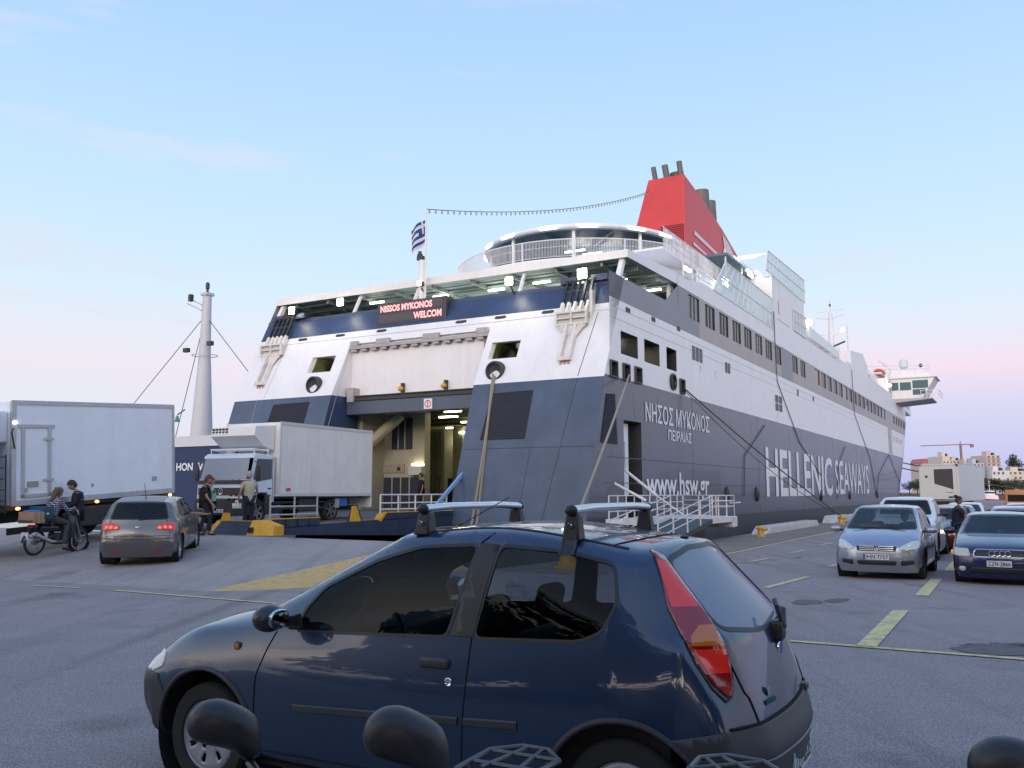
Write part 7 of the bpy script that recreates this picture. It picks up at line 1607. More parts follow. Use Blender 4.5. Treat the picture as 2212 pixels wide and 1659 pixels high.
    h.box(.083, .091, -.022, .022, -.058, -.052, mat('lips', (.25, .09, .08), .6)); h.xf(M4); ho = h.build('head_tmp', None, smooth=60)
    bm = bmesh.new(); bm.from_mesh(b.data); b.data.materials.clear()
    for m in [sk] + [m for m in ho.data.materials if m != sk]: b.data.materials.append(m)
    off = {i: list(b.data.materials).index(m) for i, m in enumerate(ho.data.materials)}
    t = bmesh.new(); t.from_mesh(ho.data)
    for f_ in t.faces: f_.material_index = off[f_.material_index]
    t.to_mesh(ho.data); t.free(); bm.from_mesh(ho.data); bm.to_mesh(b.data); bm.free(); bpy.data.objects.remove(ho)
    # hair
    if hair:
        hh = MB(); vs = []; fs = []; rnd = random.Random(int(loc[0] * 100) & 255)
        for i in range(k + 1):
            ph = math.pi * i / k
            for q in range(n):
                a = 2 * math.pi * q / n; x, y, z = math.sin(ph) * math.cos(a), math.sin(ph) * math.sin(a), math.cos(ph); g_ = 1.10 + rnd.uniform(-.03, .05); vs.append((.094 * x * g_ - .006, .076 * y * g_, .116 * z * g_ + .006))
        for i in range(k):
            for q in range(n):
                a = 2 * math.pi * (q + .5) / n; z = math.cos(math.pi * (i + .5) / k); x = math.sin(math.pi * (i + .5) / k) * math.cos(a)
                if z > .45 - (x < .25) * .5 - (x < -.3) * .55: fs.append((i * n + q, (i + 1) * n + q, (i + 1) * n + (q + 1) % n, i * n + (q + 1) % n))
        hh.add(vs, fs, hair)
        if hairlen: hh.tube([(-.08, 0, .06), (-.115, 0, -.06), (-.12, .01, -.06 - hairlen)], [.075, .065, .035], hair, 10)
        if extra_hair == 'bun': hh.ball((-.105, 0, .10), (.055, .05, .05), hair, 10, 8)
        hh.xf(M4); ho = hh.build('hair', rt, smooth=60); s_ = ho.modifiers.new('s', 'SOLIDIFY'); s_.thickness = .008; s_.offset = 1
    # clothes
    ch = [[mid('pel', 'chest', -.38, (.172 * f, .165 * f)), mid('pel', 'chest', -.05, (.175 * f, .168 * f)), mid('pel', 'chest', .5, (.170 * f, .160 * f)), P('chest', (.185 * f, .168 * f)), mid('chest', 'neck', .7, (.13, .12)), mid('chest', 'neck', 1.02, .072)]]
    for sd in 'LR':
        if sleeve == 'short': ch.append([mid('chest', 'neck', .7, (.115, .10)), P('sh' + sd, .074), mid('sh' + sd, 'el' + sd, .5, .066), mid('sh' + sd, 'el' + sd, .78, .060)])
        else: ch.append([mid('chest', 'neck', .7, (.115, .10)), P('sh' + sd, .076), mid('sh' + sd, 'el' + sd, .5, .066), P('el' + sd, .055), mid('el' + sd, 'ha' + sd, .5, .048), mid('el' + sd, 'ha' + sd, .92, .040)])
    skinned('shirt', ch, shirt, rt)
    tc = []
    for sd in 'LR': tc.append([P('pel', (.155 * f, .145 * f)), P('hi' + sd, .108 * f), mid('hi' + sd, 'kn' + sd, .5, .086), P('kn' + sd, .070), mid('kn' + sd, 'an' + sd, .5, .064), mid('kn' + sd, 'an' + sd, .96, .060)])
    skinned('trousers', tc, trousers, rt)
    for sd in 'LR':
        d = (V['to' + sd] - V['an' + sd]); skinned('shoe', [[(*(V['an' + sd] + Vector((-.035, 0, -.045))), .040), (*(V['an' + sd].lerp(V['to' + sd], .5) + Vector((0, 0, -.012))), .044), (*(V['to' + sd] + d.normalized() * .03), .034)]], shoes or black, rt)
    return rt
hb_ = mat('hair_dark', (.02, .014, .012), .6); hbr = mat('hair_red_brown', (.08, .02, .02), .5); hlb = mat('hair_light_brown', (.10, .075, .05), .6); hgr = mat('hair_grey', (.32, .30, .29), .7)
blk = mat('cloth_black', (.012, .012, .015), .85, noise=.2, nscale=12); dkj = mat('cloth_navy_dark', (.012, .015, .03), .85, noise=.2, nscale=12); beige = mat('cloth_beige', (.42, .36, .29), .85, noise=.12, nscale=9); mint = mat('cloth_mint', (.25, .50, .36), .85); grn = mat('cloth_greygreen', (.05, .06, .06), .85, noise=.2, nscale=10); jean = mat('cloth_jeans', (.03, .05, .08), .85, noise=.2, nscale=15); hiv = mat('cloth_hivis', (.45, .80, .05), .7, emit=(.5, 1, .05), estr=.12)
def plaid():
    m = bpy.data.materials.new('cloth_plaid'); m.use_nodes = True; nt = m.node_tree; N = nt.nodes; L = nt.links; b = N['Principled BSDF']; b.inputs['Roughness'].default_value = .85; tc = N.new('ShaderNodeTexCoord'); outs = []
    for d in 'XZ':
        w = N.new('ShaderNodeTexWave'); w.bands_direction = d; w.inputs['Scale'].default_value = 6.5; w.inputs['Distortion'].default_value = .4; L.new(tc.outputs['Object'], w.inputs[0]); outs.append(w.outputs[1])
    a = N.new('ShaderNodeMath'); a.operation = 'ADD'; L.new(outs[0], a.inputs[0]); L.new(outs[1], a.inputs[1]); r = N.new('ShaderNodeValToRGB'); e = r.color_ramp.elements; e[0].position = .35; e[0].color = (.02, .03, .10, 1); e[1].position = .75; e[1].color = (.38, .42, .52, 1); x = e.new(.5); x.color = (.12, .10, .24, 1)
    h = N.new('ShaderNodeMath'); h.operation = 'MULTIPLY'; h.inputs[1].default_value = .5; L.new(a.outputs[0], h.inputs[0]); L.new(h.outputs[0], r.inputs[0]); L.new(r.outputs[0], b.inputs['Base Color']); return m
paper = mat('paper_white', (.72, .73, .76), .7)
AW = SHIP_RZ
# 1 walker in black, facing right
def at(u, v, z): return tuple(SW(u, v, z))
person(at(-14.95, 5.85, apz(-14.9)), R(18), 'person all in black with short red-brown hair, walking beside the ramp', blk, blk, hbr, dict(elR=(.04, -.25, 1.13), haR=(.20, -.23, .92), elL=(-.10, .24, 1.13), haL=(-.08, .25, .88), anL=(-.14, .09, .09), knL=(-.02, .09, .5), toL=(.02, .10, .03), anR=(.16, -.10, .09), toR=(.32, -.12, .03), knR=(.14, -.1, .5), neck=(.03, 0, 1.47), head=(.07, 0, 1.61)), height=1.70, fat=1.12)
person(at(-14.45, 6.22, apz(-14.8)), R(25), 'person in a mint green shirt half hidden behind the walker in black', mint, blk, hbr, height=1.62, fat=1.15)
sg_ = MB()
person(at(-12.45, 6.72, rz(-12.5)), R(118), 'grey-haired man in a beige shirt, back turned, papers in his hand', beige, dkj, hgr, dict(elL=(-.04, .27, 1.14), haL=(.04, .33, .90), elR=(.06, -.26, 1.14), haR=(.16, -.14, 1.02), anL=(0, .13, .09), anR=(0, -.13, .09)), height=1.76, fat=1.08)
pa = empty('paper_sheets', SW(-12.45, 6.72, rz(-12.5)), R(118), 'white folded papers held by the man in the beige shirt', 'paper'); b = MB(); b.add([(.03, .30, .66), (.10, .36, .66), (.08, .40, .86), (.0, .33, .88)], [(0, 1, 2, 3)], paper); b.add([(.03, .30, .66), (.10, .36, .66), (.08, .40, .86), (.0, .33, .88)], [(0, 1, 2, 3)], paper); b.v[4:] = [(x + .03, y + .01, z + .01) for x, y, z in b.v[4:]]; b.build('sheets', pa, smooth=0)
# motorbike rider and standing man
mbz = SHIP_RZ + R(11); mo = mb_.location
person(tuple(mo - Vector((math.cos(mbz), math.sin(mbz), 0)) * .2 - Vector((0, 0, .06))), mbz, 'long-haired rider in a blue and white plaid shirt seated on the motorbike', plaid(), grn, hlb, dict(pel=(-.10, 0, .93), chest=(.02, 0, 1.22), neck=(.10, 0, 1.40), head=(.16, 0, 1.54), shL=(.06, .18, 1.35), shR=(.06, -.18, 1.35), elL=(.22, .24, 1.13), elR=(.24, -.25, 1.12), haL=(.42, .22, 1.16), haR=(.44, -.20, 1.18),
    hiL=(-.06, .10, .92), hiR=(-.06, -.10, .92), knL=(.32, .17, .86), knR=(.32, -.18, .82), anL=(.16, .24, .44), anR=(.14, -.26, .26), toL=(.32, .25, .40), toR=(.30, -.28, .17)), sleeve='long', hairlen=.20, height=1.76)
pa = empty('paper_sheets', mo, mbz, 'white paper on the knees of the motorbike rider', 'paper'); b = MB(); b.add([(.34, -.30, .98), (.50, -.18, .95), (.48, -.05, 1.10), (.33, -.16, 1.13)], [(0, 1, 2, 3)], paper); b.build('sheets', pa, smooth=0)
person(tuple(mo + Vv * .42 + Uv * .8), R(200), 'dark-haired man in a black jacket standing by the motorbike, head bent towards its rider', dkj, blk, hb_, dict(neck=(.06, 0, 1.46), head=(.14, 0, 1.58), chest=(.02, 0, 1.28), elL=(.10, .24, 1.12), haL=(.32, .12, 1.10), elR=(.08, -.24, 1.12), haR=(.30, -.10, 1.12), face=(1, 0, -.5)), sleeve='long', height=1.86)
# man in navy T-shirt by the maroon car
person(at(-3.4, -12.75, gz(-3.4, -12.75)), R(-12), 'person with a dark bun and navy T-shirt standing between the queuing cars', dkj, jean, hb_, dict(elR=(.16, -.24, 1.16), haR=(.20, -.06, 1.40), elL=(.10, .22, 1.10), haL=(.26, .02, 1.14), neck=(.02, 0, 1.47), head=(.05, 0, 1.62)), sk=skind, height=1.72, extra_hair='bun', fat=1.1)
person(at(2.0, -12.95, gz(2, -13) - .2), R(-150), 'person in a yellow-green vest bending beside the low white car', hiv, blk, hb_, dict(chest=(.18, 0, 1.16), neck=(.30, 0, 1.28), head=(.38, 0, 1.38), shL=(.22, .19, 1.25), shR=(.22, -.19, 1.25)), height=1.6)
# crew inside the garage
person(at(3.2, 11.3, .79), R(200), 'dark figure standing inside the garage by the casing wall', blk, blk, hb_, height=1.75)
person(at(11.0, 11.6, .79), R(180), 'crew member in dark clothes with a green-yellow vest deeper in the garage', hiv, blk, hb_, height=1.78)
# truck driver, car occupants
def sitter(parent_obj, lx, ly, lz, label, shirt, hair, face=0, J=None):
    M = Matrix.Translation(parent_obj.location) @ Matrix.Rotation(parent_obj.rotation_euler.z, 4, 'Z'); p = M @ Vector((lx, ly, lz))
    j = dict(pel=(0, 0, .93), hiL=(0, .09, .93), hiR=(0, -.09, .93), knL=(.42, .12, 1.0), knR=(.42, -.12, 1.0), anL=(.55, .12, .62), anR=(.55, -.12, .62), toL=(.70, .12, .58), toR=(.70, -.12, .58), elL=(.16, .25, 1.12), elR=(.16, -.25, 1.12), haL=(.38, .18, 1.2), haR=(.38, -.18, 1.2), chest=(-.04, 0, 1.26)); j.update(J or {})
    return person((p.x, p.y, p.z - .76), parent_obj.rotation_euler.z + face, label, shirt, blk, hair, j, height=1.75)
for o in ():
    pass
sitter(bt_, .85, .55, 1.02, 'driver sitting in the cab of the refrigerated truck', dkj, hgr)
cars_ = {o.get('label', '')[:12]: o for o in COL.objects if o.parent is None and o.type == 'EMPTY'}
sa = cars_['silver compa']
sitter(sa, -.15, .36, .36, 'driver behind the windscreen of the silver car', blk, hb_); sitter(sa, -.15, -.36, .36, 'passenger behind the windscreen of the silver car', beige, hlb)
sitter(ib, .15, -.38, .33, 'passenger of the grey hatchback with a bare arm stretched out of the window', blk, hb_, 0, dict(elR=(.10, -.44, 1.40), haR=(.30, -.70, 1.38)))
sitter(ib, .15, .36, .33, 'driver of the grey hatchback, dark-haired', dkj, hb_)
# ------------------------------------------------------------------ flags, ropes, garland
def world_flag(name, label, base_local, w, h, m, droop, dirv):
    b = MB(); NX, NZ = 12, 8; vs = []
    for i in range(NX + 1):
        for k in range(NZ + 1):
            x, z = i / NX, k / NZ; vs.append(SW(*base_local[:2], base_local[2]) + dirv * (w * x * (.55 + .1 * z)) + Vector((0, 0, -h * (1 - z) - droop * x ** 1.1)) + Uv * (.10 * math.sin(6 * x + 2 * z)))
    b.add(vs, [(i * (NZ + 1) + k, (i + 1) * (NZ + 1) + k, (i + 1) * (NZ + 1) + k + 1, i * (NZ + 1) + k + 1) for i in range(NX) for k in range(NZ)], m[0])
    o = b.build(name, None, smooth=60)
    if len(m) > 1:
        o.data.materials.append(m[1])
        for f in o.data.polygons:
            i, k = divmod(f.index, NZ)
            r = int((NZ - 1 - k) / NZ * 9); white_ = r % 2 == 1
            if i < 5 and k >= 4: white_ = (k == 6 or i == 2)
            f.material_index = 1 if white_ else 0
    tag(o, label, 'flag'); return o
flb = mat('flag_blue', (.02, .05, .22), .8); flw = mat('flag_white', (.60, .62, .70), .8)
world_flag('flag', 'blue and white striped flag hanging from the stern mast', (2.15, 10.5, 15.1), 1.5, 1.25, (flb, flw), .55, Vv * .8 - Uv * .2)
world_flag('flag', 'small red flag on a line beside the radar mast', (100, 12.6, 26.6), 1.8, 1.3, (mat('flag_red', (.6, .03, .05), .8),), .8, Vv)
def rope(pts, r, label, sag=.0, m=None, name='mooring_rope', cat='rope', group=None, n=18):
    b = MB(); P = [Vector(p) for p in pts]; out = []
    for a, c in zip(P[:-1], P[1:]):
        for k in range(n): t = k / n; out.append(a.lerp(c, t) - Vector((0, 0, sag * 4 * t * (1 - t))))
    out.append(P[-1]); b.tube(out, r, m or mat('rope_tan', (.30, .27, .20), .9, noise=.3, nscale=60), 8); return tag(b.build(name), label, cat, group)
G_ = 'mooring ropes of the ferry'
hz_ = SW(.05, 5.28, 6.75); rope([hz_, SW(-1.9, 4.85, .5), SW(-3.2, 4.5, -1.0)], .055, 'thick doubled rope hanging straight down from the right stern hawse hole', .05, group=G_); rope([hz_ + Vector((.06, 0, -.1)), SW(-2.1, 4.95, .5), SW(-3.6, 4.6, -1.0)], .05, 'second strand beside the rope hanging from the right stern hawse hole', .1, group=G_)
rope([SW(2.3, -.15, 6.6), SW(-13.4, -4.8, .25)], .045, 'taut pale rope slanting from the stern corner down behind the blue hatchback', .12, group=G_)
rope([SW(9.5, -.15, 6.75), SW(22.4, -5.1, .25)], .036, 'dark taut rope slanting forward from the side fairlead to the farther yellow bollard', .18, mat('rope_dark', (.09, .07, .05), .9), group=G_)
rope([SW(9.6, -.1, 6.7), SW(22.5, -4.95, .3)], .02, 'thinner rope running beside the dark rope to the farther yellow bollard', .6, mat('rope_dark', (0, 0, 0)), group=G_)
rope([SW(124, 3, 6.5), SW(150, -38, .2)], .09, 'upper bow rope running right across the far side of the quay', 1.0, mat('rope_dark', (0, 0, 0)), group=G_); rope([SW(124, 3, 5.6), SW(138, -34, .2)], .09, 'lower bow rope running right across the far side of the quay', 1.0, mat('rope_dark', (0, 0, 0)), group=G_)
gl_ = rope([SW(2.15, 10.45, 15.6), SW(37.9, 12.2, 27.6)], .02, 'string of small lamps from the stern mast to the red funnel', .75, dsteel, 'garland', 'string lights', n=40)
b = MB()
A_, C_ = SW(2.15, 10.45, 15.6), SW(37.9, 12.2, 27.6)
for k in range(60):
    t = (k + .5) / 60; p = A_.lerp(C_, t) - Vector((0, 0, .75 * 4 * t * (1 - t) + .12)); b.ball(p, (.05, .05, .10), mat('bulb_grey', (.3, .3, .32), .4), 6, 4)
b.build('bulbs', gl_)
# gangway on the quay beside the side door
gw_ = empty('gangway', SW(0, 0, 0), SHIP_RZ, 'white-railed gangway platform with a short ramp at the ferry side door', 'gangway'); wr_ = mat('gangway_white', (.66, .63, .63), .55, noise=.18, nscale=5); gdk = mat('gangway_deck', (.07, .09, .11), .7, noise=.2)
b = MB(); b.box(-1.4, 7.0, -2.2, -.6, .42, .62, wr_); b.box(1.4, 4.4, -3.9, -2.2, .42, .62, wr_); b.rbox(4.2, 4.9, -3.9, -2.2, .18, .64, wr_, .05); b.box(-1, 6, -2.1, -1, -.8, .42, dsteel); b.build('platform', gw_, smooth=0)
b = MB(); A1, A2, B1, B2 = (1.4, -3.9, .60), (1.4, -2.2, .60), (-4.6, -3.9, -.2), (-4.6, -2.2, -.2); dn = Vector((0, 0, -.18)); b.add([A1, A2, B2, B1], [(0, 1, 2, 3)], gdk); b.add([A1, A2, B2, B1] + [Vector(p) + dn for p in (A1, A2, B2, B1)], [(0, 3, 7, 4), (1, 5, 6, 2), (4, 7, 6, 5)], dsteel); b.build('ramp', gw_, smooth=0)
b = MB()
def RL(pts, hs, posts):
    for h in hs: b.tube([(x, y, z + h) for x, y, z in pts], .022, wr_, 6)
    for k in range(len(pts) - 1):
        for q in range(posts + 1): p = Vector(pts[k]).lerp(Vector(pts[k + 1]), q / posts); b.tube([p, p + Vector((0, 0, hs[-1]))], .028, wr_, 6)
RL([(-1.3, -.7, .6), (7.3, -.7, .6)], (.3, .6, .9), 10); RL([(1.4, -3.8, .6), (4.8, -3.8, .6)], (.45, .68, .9), 3); RL([(4.8, -3.8, .6), (7.2, -.7, .6)], (.45, .68, .9), 3)
RL([A1, B1], (.35, .62, .9), 4); RL([A2, B2], (.35, .62, .9), 4)
b.build('railing', gw_)
b = MB(); 
for q in ((-8.6, -4.2), (-12.0, -4.2)): b.tube([SW(*q, -.25), SW(*q, .75)], .04, wr_, 6)
b.tube([SW(-8.0, -4.2, .92), SW(-8.6, -4.2, .75), SW(-12.0, -4.2, .72)], .04, wr_, 6); b.tube([SW(-8.6, -4.2, .45), SW(-12.0, -4.2, .42)], .03, wr_, 6); tag(b.build('handrail'), 'low white handrail on the quay just left of the gangway', 'handrail')
# ------------------------------------------------------------------ the other ship on the left
os2 = empty('moored_ship', SW(14, 30, 0), SHIP_RZ, 'dark blue ship with a pale bulwark and tall mast, moored left of the ferry', 'ship'); db = mat('ship_dark_blue', (.008, .028, .10), .5, noise=.25, nscale=1.2, stretch=(1, 1, .3)); pw = mat('ship_pale', (.55, .56, .60), .5, noise=.1)
b = MB(); b.prism([(0, -2), (0, 5.1), (40, 6), (40, -2)], 'y', 0, 18, db); b.build('hull', os2, smooth=0)
b = MB(); b.add([(-.15, -.2, 5.1), (-.15, 18.2, 5.1), (.0, 18.2, 5.9), (.0, -.2, 5.9), (.2, 18.2, 5.9), (.2, -.2, 5.9)], [(0, 1, 2, 3), (3, 2, 4, 5)], pw); b.box(0, 40, -.2, 0, 5.1, 5.9, pw); b.build('bulwark', os2, smooth=0)
b = MB(); b.tube([(2, 3.6, 4.5), (2, 3.6, 11), (2, 3.6, 15.4)], [.90, .46, .34], pw, 20); b.box(1.6, 2.4, 3.2, 3.95, 15.3, 15.5, pw); b.lathe([(.1, 0), (.1, .3), (.16, .34), (.16, .7), (.1, .8)], (2, 3.6, 15.5), 'z', dsteel, 10)
for z, rr_ in ((10.9, 1.0),): b.tube([(2 + rr_ * math.cos(R(a)), 3.6 + rr_ * math.sin(R(a)), z) for a in range(0, 360, 15)], .03, pw, 5, closed=True)
for y, z in ((5.0, 11.3), (2.3, 11.6)): b.box(1.2, 1.5, y - .26, y + .26, z - .14, z + .16, dsteel)
b.beam((1.8, 3.9, 14.6), (1.5, 5.2, 15.2), .3, .08, pw); b.beam((1.8, 3.9, 14.2), (1.5, 5.3, 14.8), .3, .08, pw); b.box(1.2, 1.5, 4.6, 4.9, 14.9, 15.4, dsteel); b.tube([(1.4, 4.9, 7.0), (1.0, 5.3, 6.6)], .05, dsteel, 6); b.lathe([(.05, .35), (.12, .25), (.16, .05), (.24, -.1)], (1.0, 5.3, 6.2), 'z', mat('bell_green', (.08, .22, .17), .6), 12); b.v = [(x, y + 8.3, z * 1.0 + (z - 4.5) * .11 + .9) for x, y, z in b.v]; b.build('mast', os2)
b = MB()
for q in ((2, 27, 3.6), (2, 15, 5.8), (2, 2, 6)): b.tube([(2, 12.0, 15.8), q], .03, dsteel, 5)
b.build('mast_stays', os2)
text_fit('lettering', 'HON', textw, os2, lambda a, z: Vector((-.03, a, z)), 12.2, 10.35, 3.25, 3.85, .03); text_fit('lettering', 'V', textw, os2, lambda a, z: Vector((-.03, a, z)), 9.8, 9.2, 3.25, 3.85, .03)
# ------------------------------------------------------------------ far shore
D_ = 460
def far(px, y=D_): return (px - 1106) / 1913 * y
shore = MB(); shore.box(-200, 700, D_ - 40, D_ + 500, -3, .6, mat('shore_ground', (.13, .13, .11), .9)); tag(shore.build('far_shore', smooth=0), kind='structure')
rndb = random.Random(5)
def building(px0, px1, ytop, m, label, floors=6, cols=4, roof=None, dz=0, depth=16, y=D_, base=0, balc=False):
    x0, x1 = far(px0, y), far(px1, y); z1 = (1062 - ytop) / 1913 * y + EYE; o = empty('apartment_building', ((x0 + x1) / 2, y, 0), 0, label, 'building', 'apartment buildings on the far shore'); w = (x1 - x0) / 2
    b = MB(); b.box(-w, w, 0, depth, base, z1, m); b.build('wall', o, smooth=0); wn = mat('far_window', (.10, .11, .14), .3); hh = (z1 - base) / floors; cw = 2 * w / cols
    for i in range(floors):
        for k in range(cols):
            if rndb.random() < .12: continue
            c = MB(); x = -w + cw * (k + .5); z = base + hh * (i + .35); c.box(x - cw * .24, x + cw * .24, -.05, .05, z, z + hh * .42, wn)
            if balc: c.box(x - cw * .4, x + cw * .4, -.9, .0, z - hh * .22, z - hh * .05, m)
            c.build('window', o, smooth=0)
    if roof: b = MB(); b.prism([(-w - .5, z1), (w + .5, z1), (w * .8, z1 + 2.6), (-w * .8, z1 + 2.6)], 'y', -.5, depth, roof); b.build('roof', o, smooth=0)
    else: b = MB(); b.box(-w * .5, w * .1, 3, 8, z1, z1 + 2.2, m); b.box(w * .3, w * .6, 3, 6, z1, z1 + 1.4, dsteel); b.build('roof_room', o, smooth=0)
    return o
fc = [mat('far_cream', (.66, .57, .50), .8), mat('far_pink', (.62, .47, .43), .8), mat('far_white', (.68, .66, .66), .8), mat('far_blue_grey', (.50, .54, .60), .8)]; tile = mat('far_roof_tile', (.45, .16, .14), .8)
building(1990, 2032, 1001, fc[1], 'long low cream building with a red tiled roof, leftmost on the far shore', 3, 8, tile, y=D_ + 60); building(2085, 2128, 1001, fc[1], 'red-roofed wing behind the tower blocks', 3, 6, tile, y=D_ + 60)
building(2033, 2055, 986, fc[0], 'cream tower block directly under the crane', 9, 3, balc=True); building(2055, 2078, 995, fc[1], 'pinkish block just right of the tower under the crane', 8, 3, y=D_ + 12)
building(2061, 2076, 1012, fc[2], 'narrow white block in front of the pinkish one', 6, 2, y=D_ - 12); building(2080, 2102, 1001, fc[0], 'cream block left of the blue-grey block', 7, 3, balc=True)
building(2098, 2122, 1001, fc[3], 'blue-grey block with stacked balconies', 8, 3, balc=True, y=D_ - 8); building(2113, 2132, 1000, fc[2], 'pale block between the balconied block and the tall pink tower', 8, 2, y=D_ + 10)
building(2128, 2158, 984, fc[1], 'tallest pink tower block on the far shore', 10, 3, balc=True); building(2138, 2176, 1017, fc[2], 'wide white low block in front of the tallest tower', 4, 4, y=D_ - 12); building(2172, 2225, 1018, fc[0], 'cream block at the right edge of the photo', 5, 5)
# crane
b = MB(); cx = far(2074, D_ + 30); cm2 = mat('crane_red', (.30, .17, .16), .7); zt = (1062 - 961) / 1913 * (D_ + 30) + EYE
cr = empty('tower_crane', (cx, D_ + 30, 0), 0, 'thin red tower crane above the far apartment blocks', 'crane'); b.box(-.5, .5, -.5, .5, 0, zt, cm2); b.build('mast', cr, smooth=0)
b = MB(); b.beam((-22, 0, zt - .8), (0, 0, zt), .5, .5, cm2); b.beam((0, 0, zt), (7, 0, zt), .6, .6, cm2); b.box(5.5, 7, -.6, .6, zt - 1.6, zt, cm2); b.beam((-.2, 0, zt), (0, 0, zt + 2), .3, .3, cm2); b.build('jib', cr, smooth=0)
# trees: shoreline trees far away, and the row behind the camera that darkens the near car's reflections
leafm = [mat('foliage_dark', (.030, .045, .022), .8, noise=.5, nscale=.6), mat('foliage_mid', (.05, .07, .032), .8, noise=.5, nscale=.6)]; bark = mat('bark', (.09, .07, .05), .9)
def tree_meshes(h, cr_, n, leaf, seed, m):
    rnd = random.Random(seed); t = MB(); t.tube([(0, 0, 0), (.02 * h, 0, .3 * h), (.0, .02 * h, .62 * h)], [.035 * h, .026 * h, .012 * h], bark, 8)
    cl = []
    for k in range(9):
        a = rnd.uniform(0, 6.28); e = rnd.uniform(.2, 1); c = Vector((math.cos(a) * cr_ * rnd.uniform(.2, .7), math.sin(a) * cr_ * rnd.uniform(.2, .7), h * (.42 + .45 * e))); cl.append((c, cr_ * rnd.uniform(.35, .6))); t.tube([(0, 0, h * .35), c * .6 + Vector((0, 0, h * .15)), c], [.015 * h, .01 * h, .004 * h], bark, 5)
    c_ = MB(); i = c_.mi(m)
    for c, r in cl:
        for k in range(n // 9):
            d = Vector((rnd.gauss(0, 1), rnd.gauss(0, 1), rnd.gauss(0, .8))).normalized() * r * rnd.random() ** .4; p = c + d; a = Vector((rnd.uniform(-1, 1), rnd.uniform(-1, 1), rnd.uniform(-1, 1))).normalized() * leaf; q = a.orthogonal().normalized() * leaf * .6
            j0 = len(c_.v); c_.v += [tuple(p - a), tuple(p + q), tuple(p + a), tuple(p - q)]; c_.f.append((j0, j0 + 1, j0 + 2, j0 + 3)); c_.m.append(i)
    return t, c_
def make_tree(loc, h, cr_, n, leaf, seed, label, m, group):
    o = empty('tree', loc, 0, label, 'tree', group); t, c = tree_meshes(h, cr_, n, leaf, seed, m); t.build('trunk', o); c.build('crown', o, smooth=0); return o
protos = [make_tree((far(1975, D_ - 45), D_ - 45, 0), 15, 7, 900, .55, 1, 'dark leafy tree on the far shore, partly hidden by the ferry bow', leafm[0], 'trees along the far shore'), make_tree((far(2060, D_ - 40), D_ - 40, 0), 13, 7, 900, .55, 2, 'dark leafy tree in the row along the far shore', leafm[1], 'trees along the far shore')]
ORD = 'first second third fourth fifth sixth seventh eighth ninth tenth eleventh twelfth thirteenth fourteenth fifteenth sixteenth seventeenth eighteenth'.split()
protos[0].scale = (.6, .6, .5); protos[1].scale = (.6, .6, .48)
for k, px in enumerate([1958, 1992, 2010, 2080, 2092, 2106, 2118, 2131, 2143, 2157, 2168, 2181, 2195, 2207, 2222]):
    o = copy_tree(protos[k % 2]); y = D_ - 50 + (k * 7) % 25; o.location = (far(px, y), y, 0); s_ = .42 + .16 * ((k * 37) % 10) / 10; o.scale = (s_ * 1.35, s_ * 1.35, s_); o.rotation_euler.z = k * 1.3; o['label'] = ORD[k + 2] + ' tree from the left in the row along the far shore'
o = make_tree((far(2188, D_ + 5), D_ + 5, 6), 18, 4.5, 700, .5, 7, 'lone tall tree rising above the roofs beside the tallest pink tower', leafm[0], 'trees along the far shore')
bt0 = make_tree((-9, -13, 0), 12.5, 5.2, 4200, .36, 11, 'leafy tree behind the photographer, seen only in reflections', leafm[0], 'trees behind the photographer'); protos2 = [bt0]
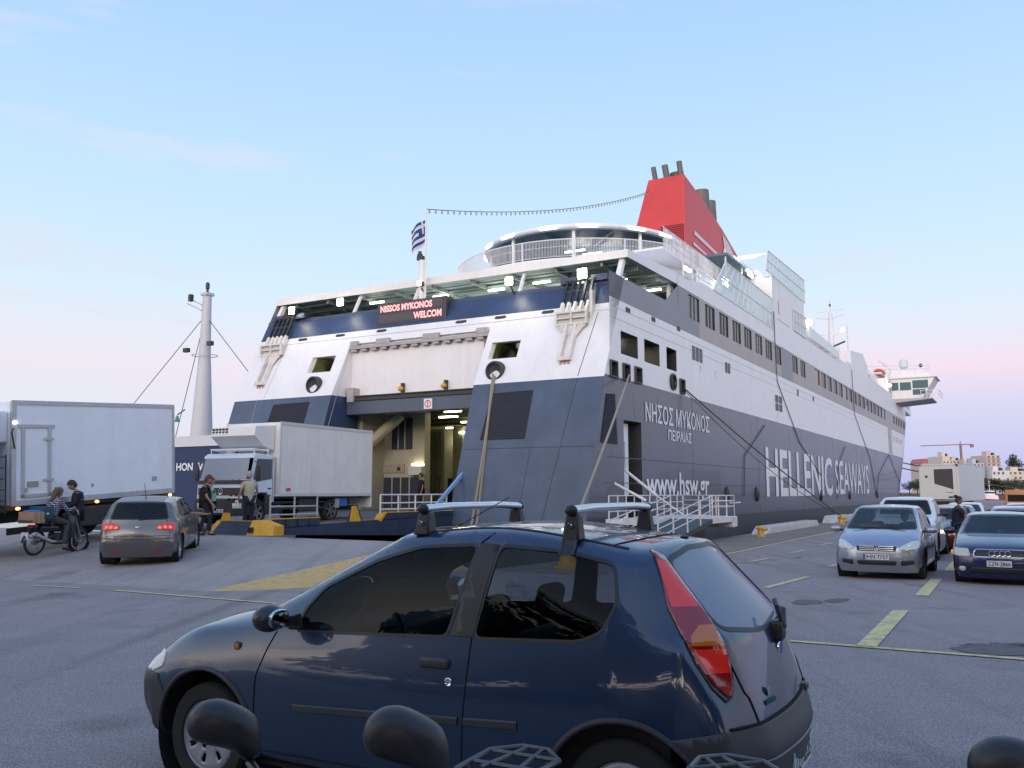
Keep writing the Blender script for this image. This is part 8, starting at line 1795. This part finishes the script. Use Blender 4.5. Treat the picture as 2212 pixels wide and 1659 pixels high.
for k, (x, y, s_) in enumerate([(-17, -13, 1.0), (-3.5, -11, .9), (2.5, -12.5, 1.0), (9, -12, .8), (16, -15, 1.1), (-26, -15, 1.0), (25, -16, 1.1), (36, -14, 1.1), (-36, -14, 1.1)]):
    o = copy_tree(bt0); o.location = (x, y, 0); o.scale = (s_,) * 3; o.rotation_euler.z = k * 2.1; o['label'] = ORD[k + 1] + ' leafy tree of the row behind the photographer, seen only in reflections'
hd_ = MB(); hd_.box(-60, 60, -22, -21, 0, 1.1, mat('rear_wall', (.09, .09, .09), .9, noise=.2)); tag(hd_.build('reflection_wall', smooth=0), 'plain low wall added behind the photographer for reflections', 'wall')  # unseen low dark wall, added for the near car's reflections
for k in range(15):
    o = copy_tree(bt0); x = -30 + k * 4.4; o.location = (x, -9.0 - (k * 5 % 3), -1.3); o.scale = (.55, .55, .36); o.rotation_euler.z = k * 1.7; o['label'] = ORD[k] + ' low leafy tree of the front row behind the photographer'
# tug
tx = empty('tug_boat', (far(2130, 250), 250, -1.6), R(8), 'small red-hulled harbour tug with a white wheelhouse on the far water', 'boat'); rd_ = mat('tug_red', (.50, .03, .03), .5); b = MB()
b.add([(-4, -1.8, 0), (3, -1.8, 0), (4.6, 0, 0), (3, 1.8, 0), (-4, 1.8, 0), (-4.2, -2, 1.0), (3, -2.1, 1.3), (5.2, 0, 1.8), (3, 2.1, 1.3), (-4.2, 2, 1.0)], [(0, 1, 6, 5), (1, 2, 7, 6), (2, 3, 8, 7), (3, 4, 9, 8), (4, 0, 5, 9), (5, 6, 7, 8, 9)], rd_); b.xf(Matrix.Rotation(math.pi, 4, 'Z')); b.build('hull', tx, smooth=0)
b = MB(); b.box(-2.2, 1.8, -1.3, 1.3, 1.1, 2.3, hwhite, top=(.2, .1)); b.box(-1.2, 1.0, -1.0, 1.0, 2.3, 3.5, hwhite, top=(.2, .15)); b.box(-1.22, 1.02, -1.02, 1.02, 2.8, 3.2, wglass, top=(.06, .04)); b.build('wheelhouse', tx, smooth=0)
b = MB(); b.tube([(0, 0, 3.5), (0, 0, 6.3)], .09, hwhite, 6); b.box(-.05, .05, -.7, .7, 5.0, 5.1, hwhite); b.box(-.15, .15, -.15, .15, 5.2, 5.6, yellowp); b.build('mast', tx, smooth=0)
# thin evening haze
hz = MB(); hz.box(-900, 1200, -200, 1400, -3, 140, None) if False else None
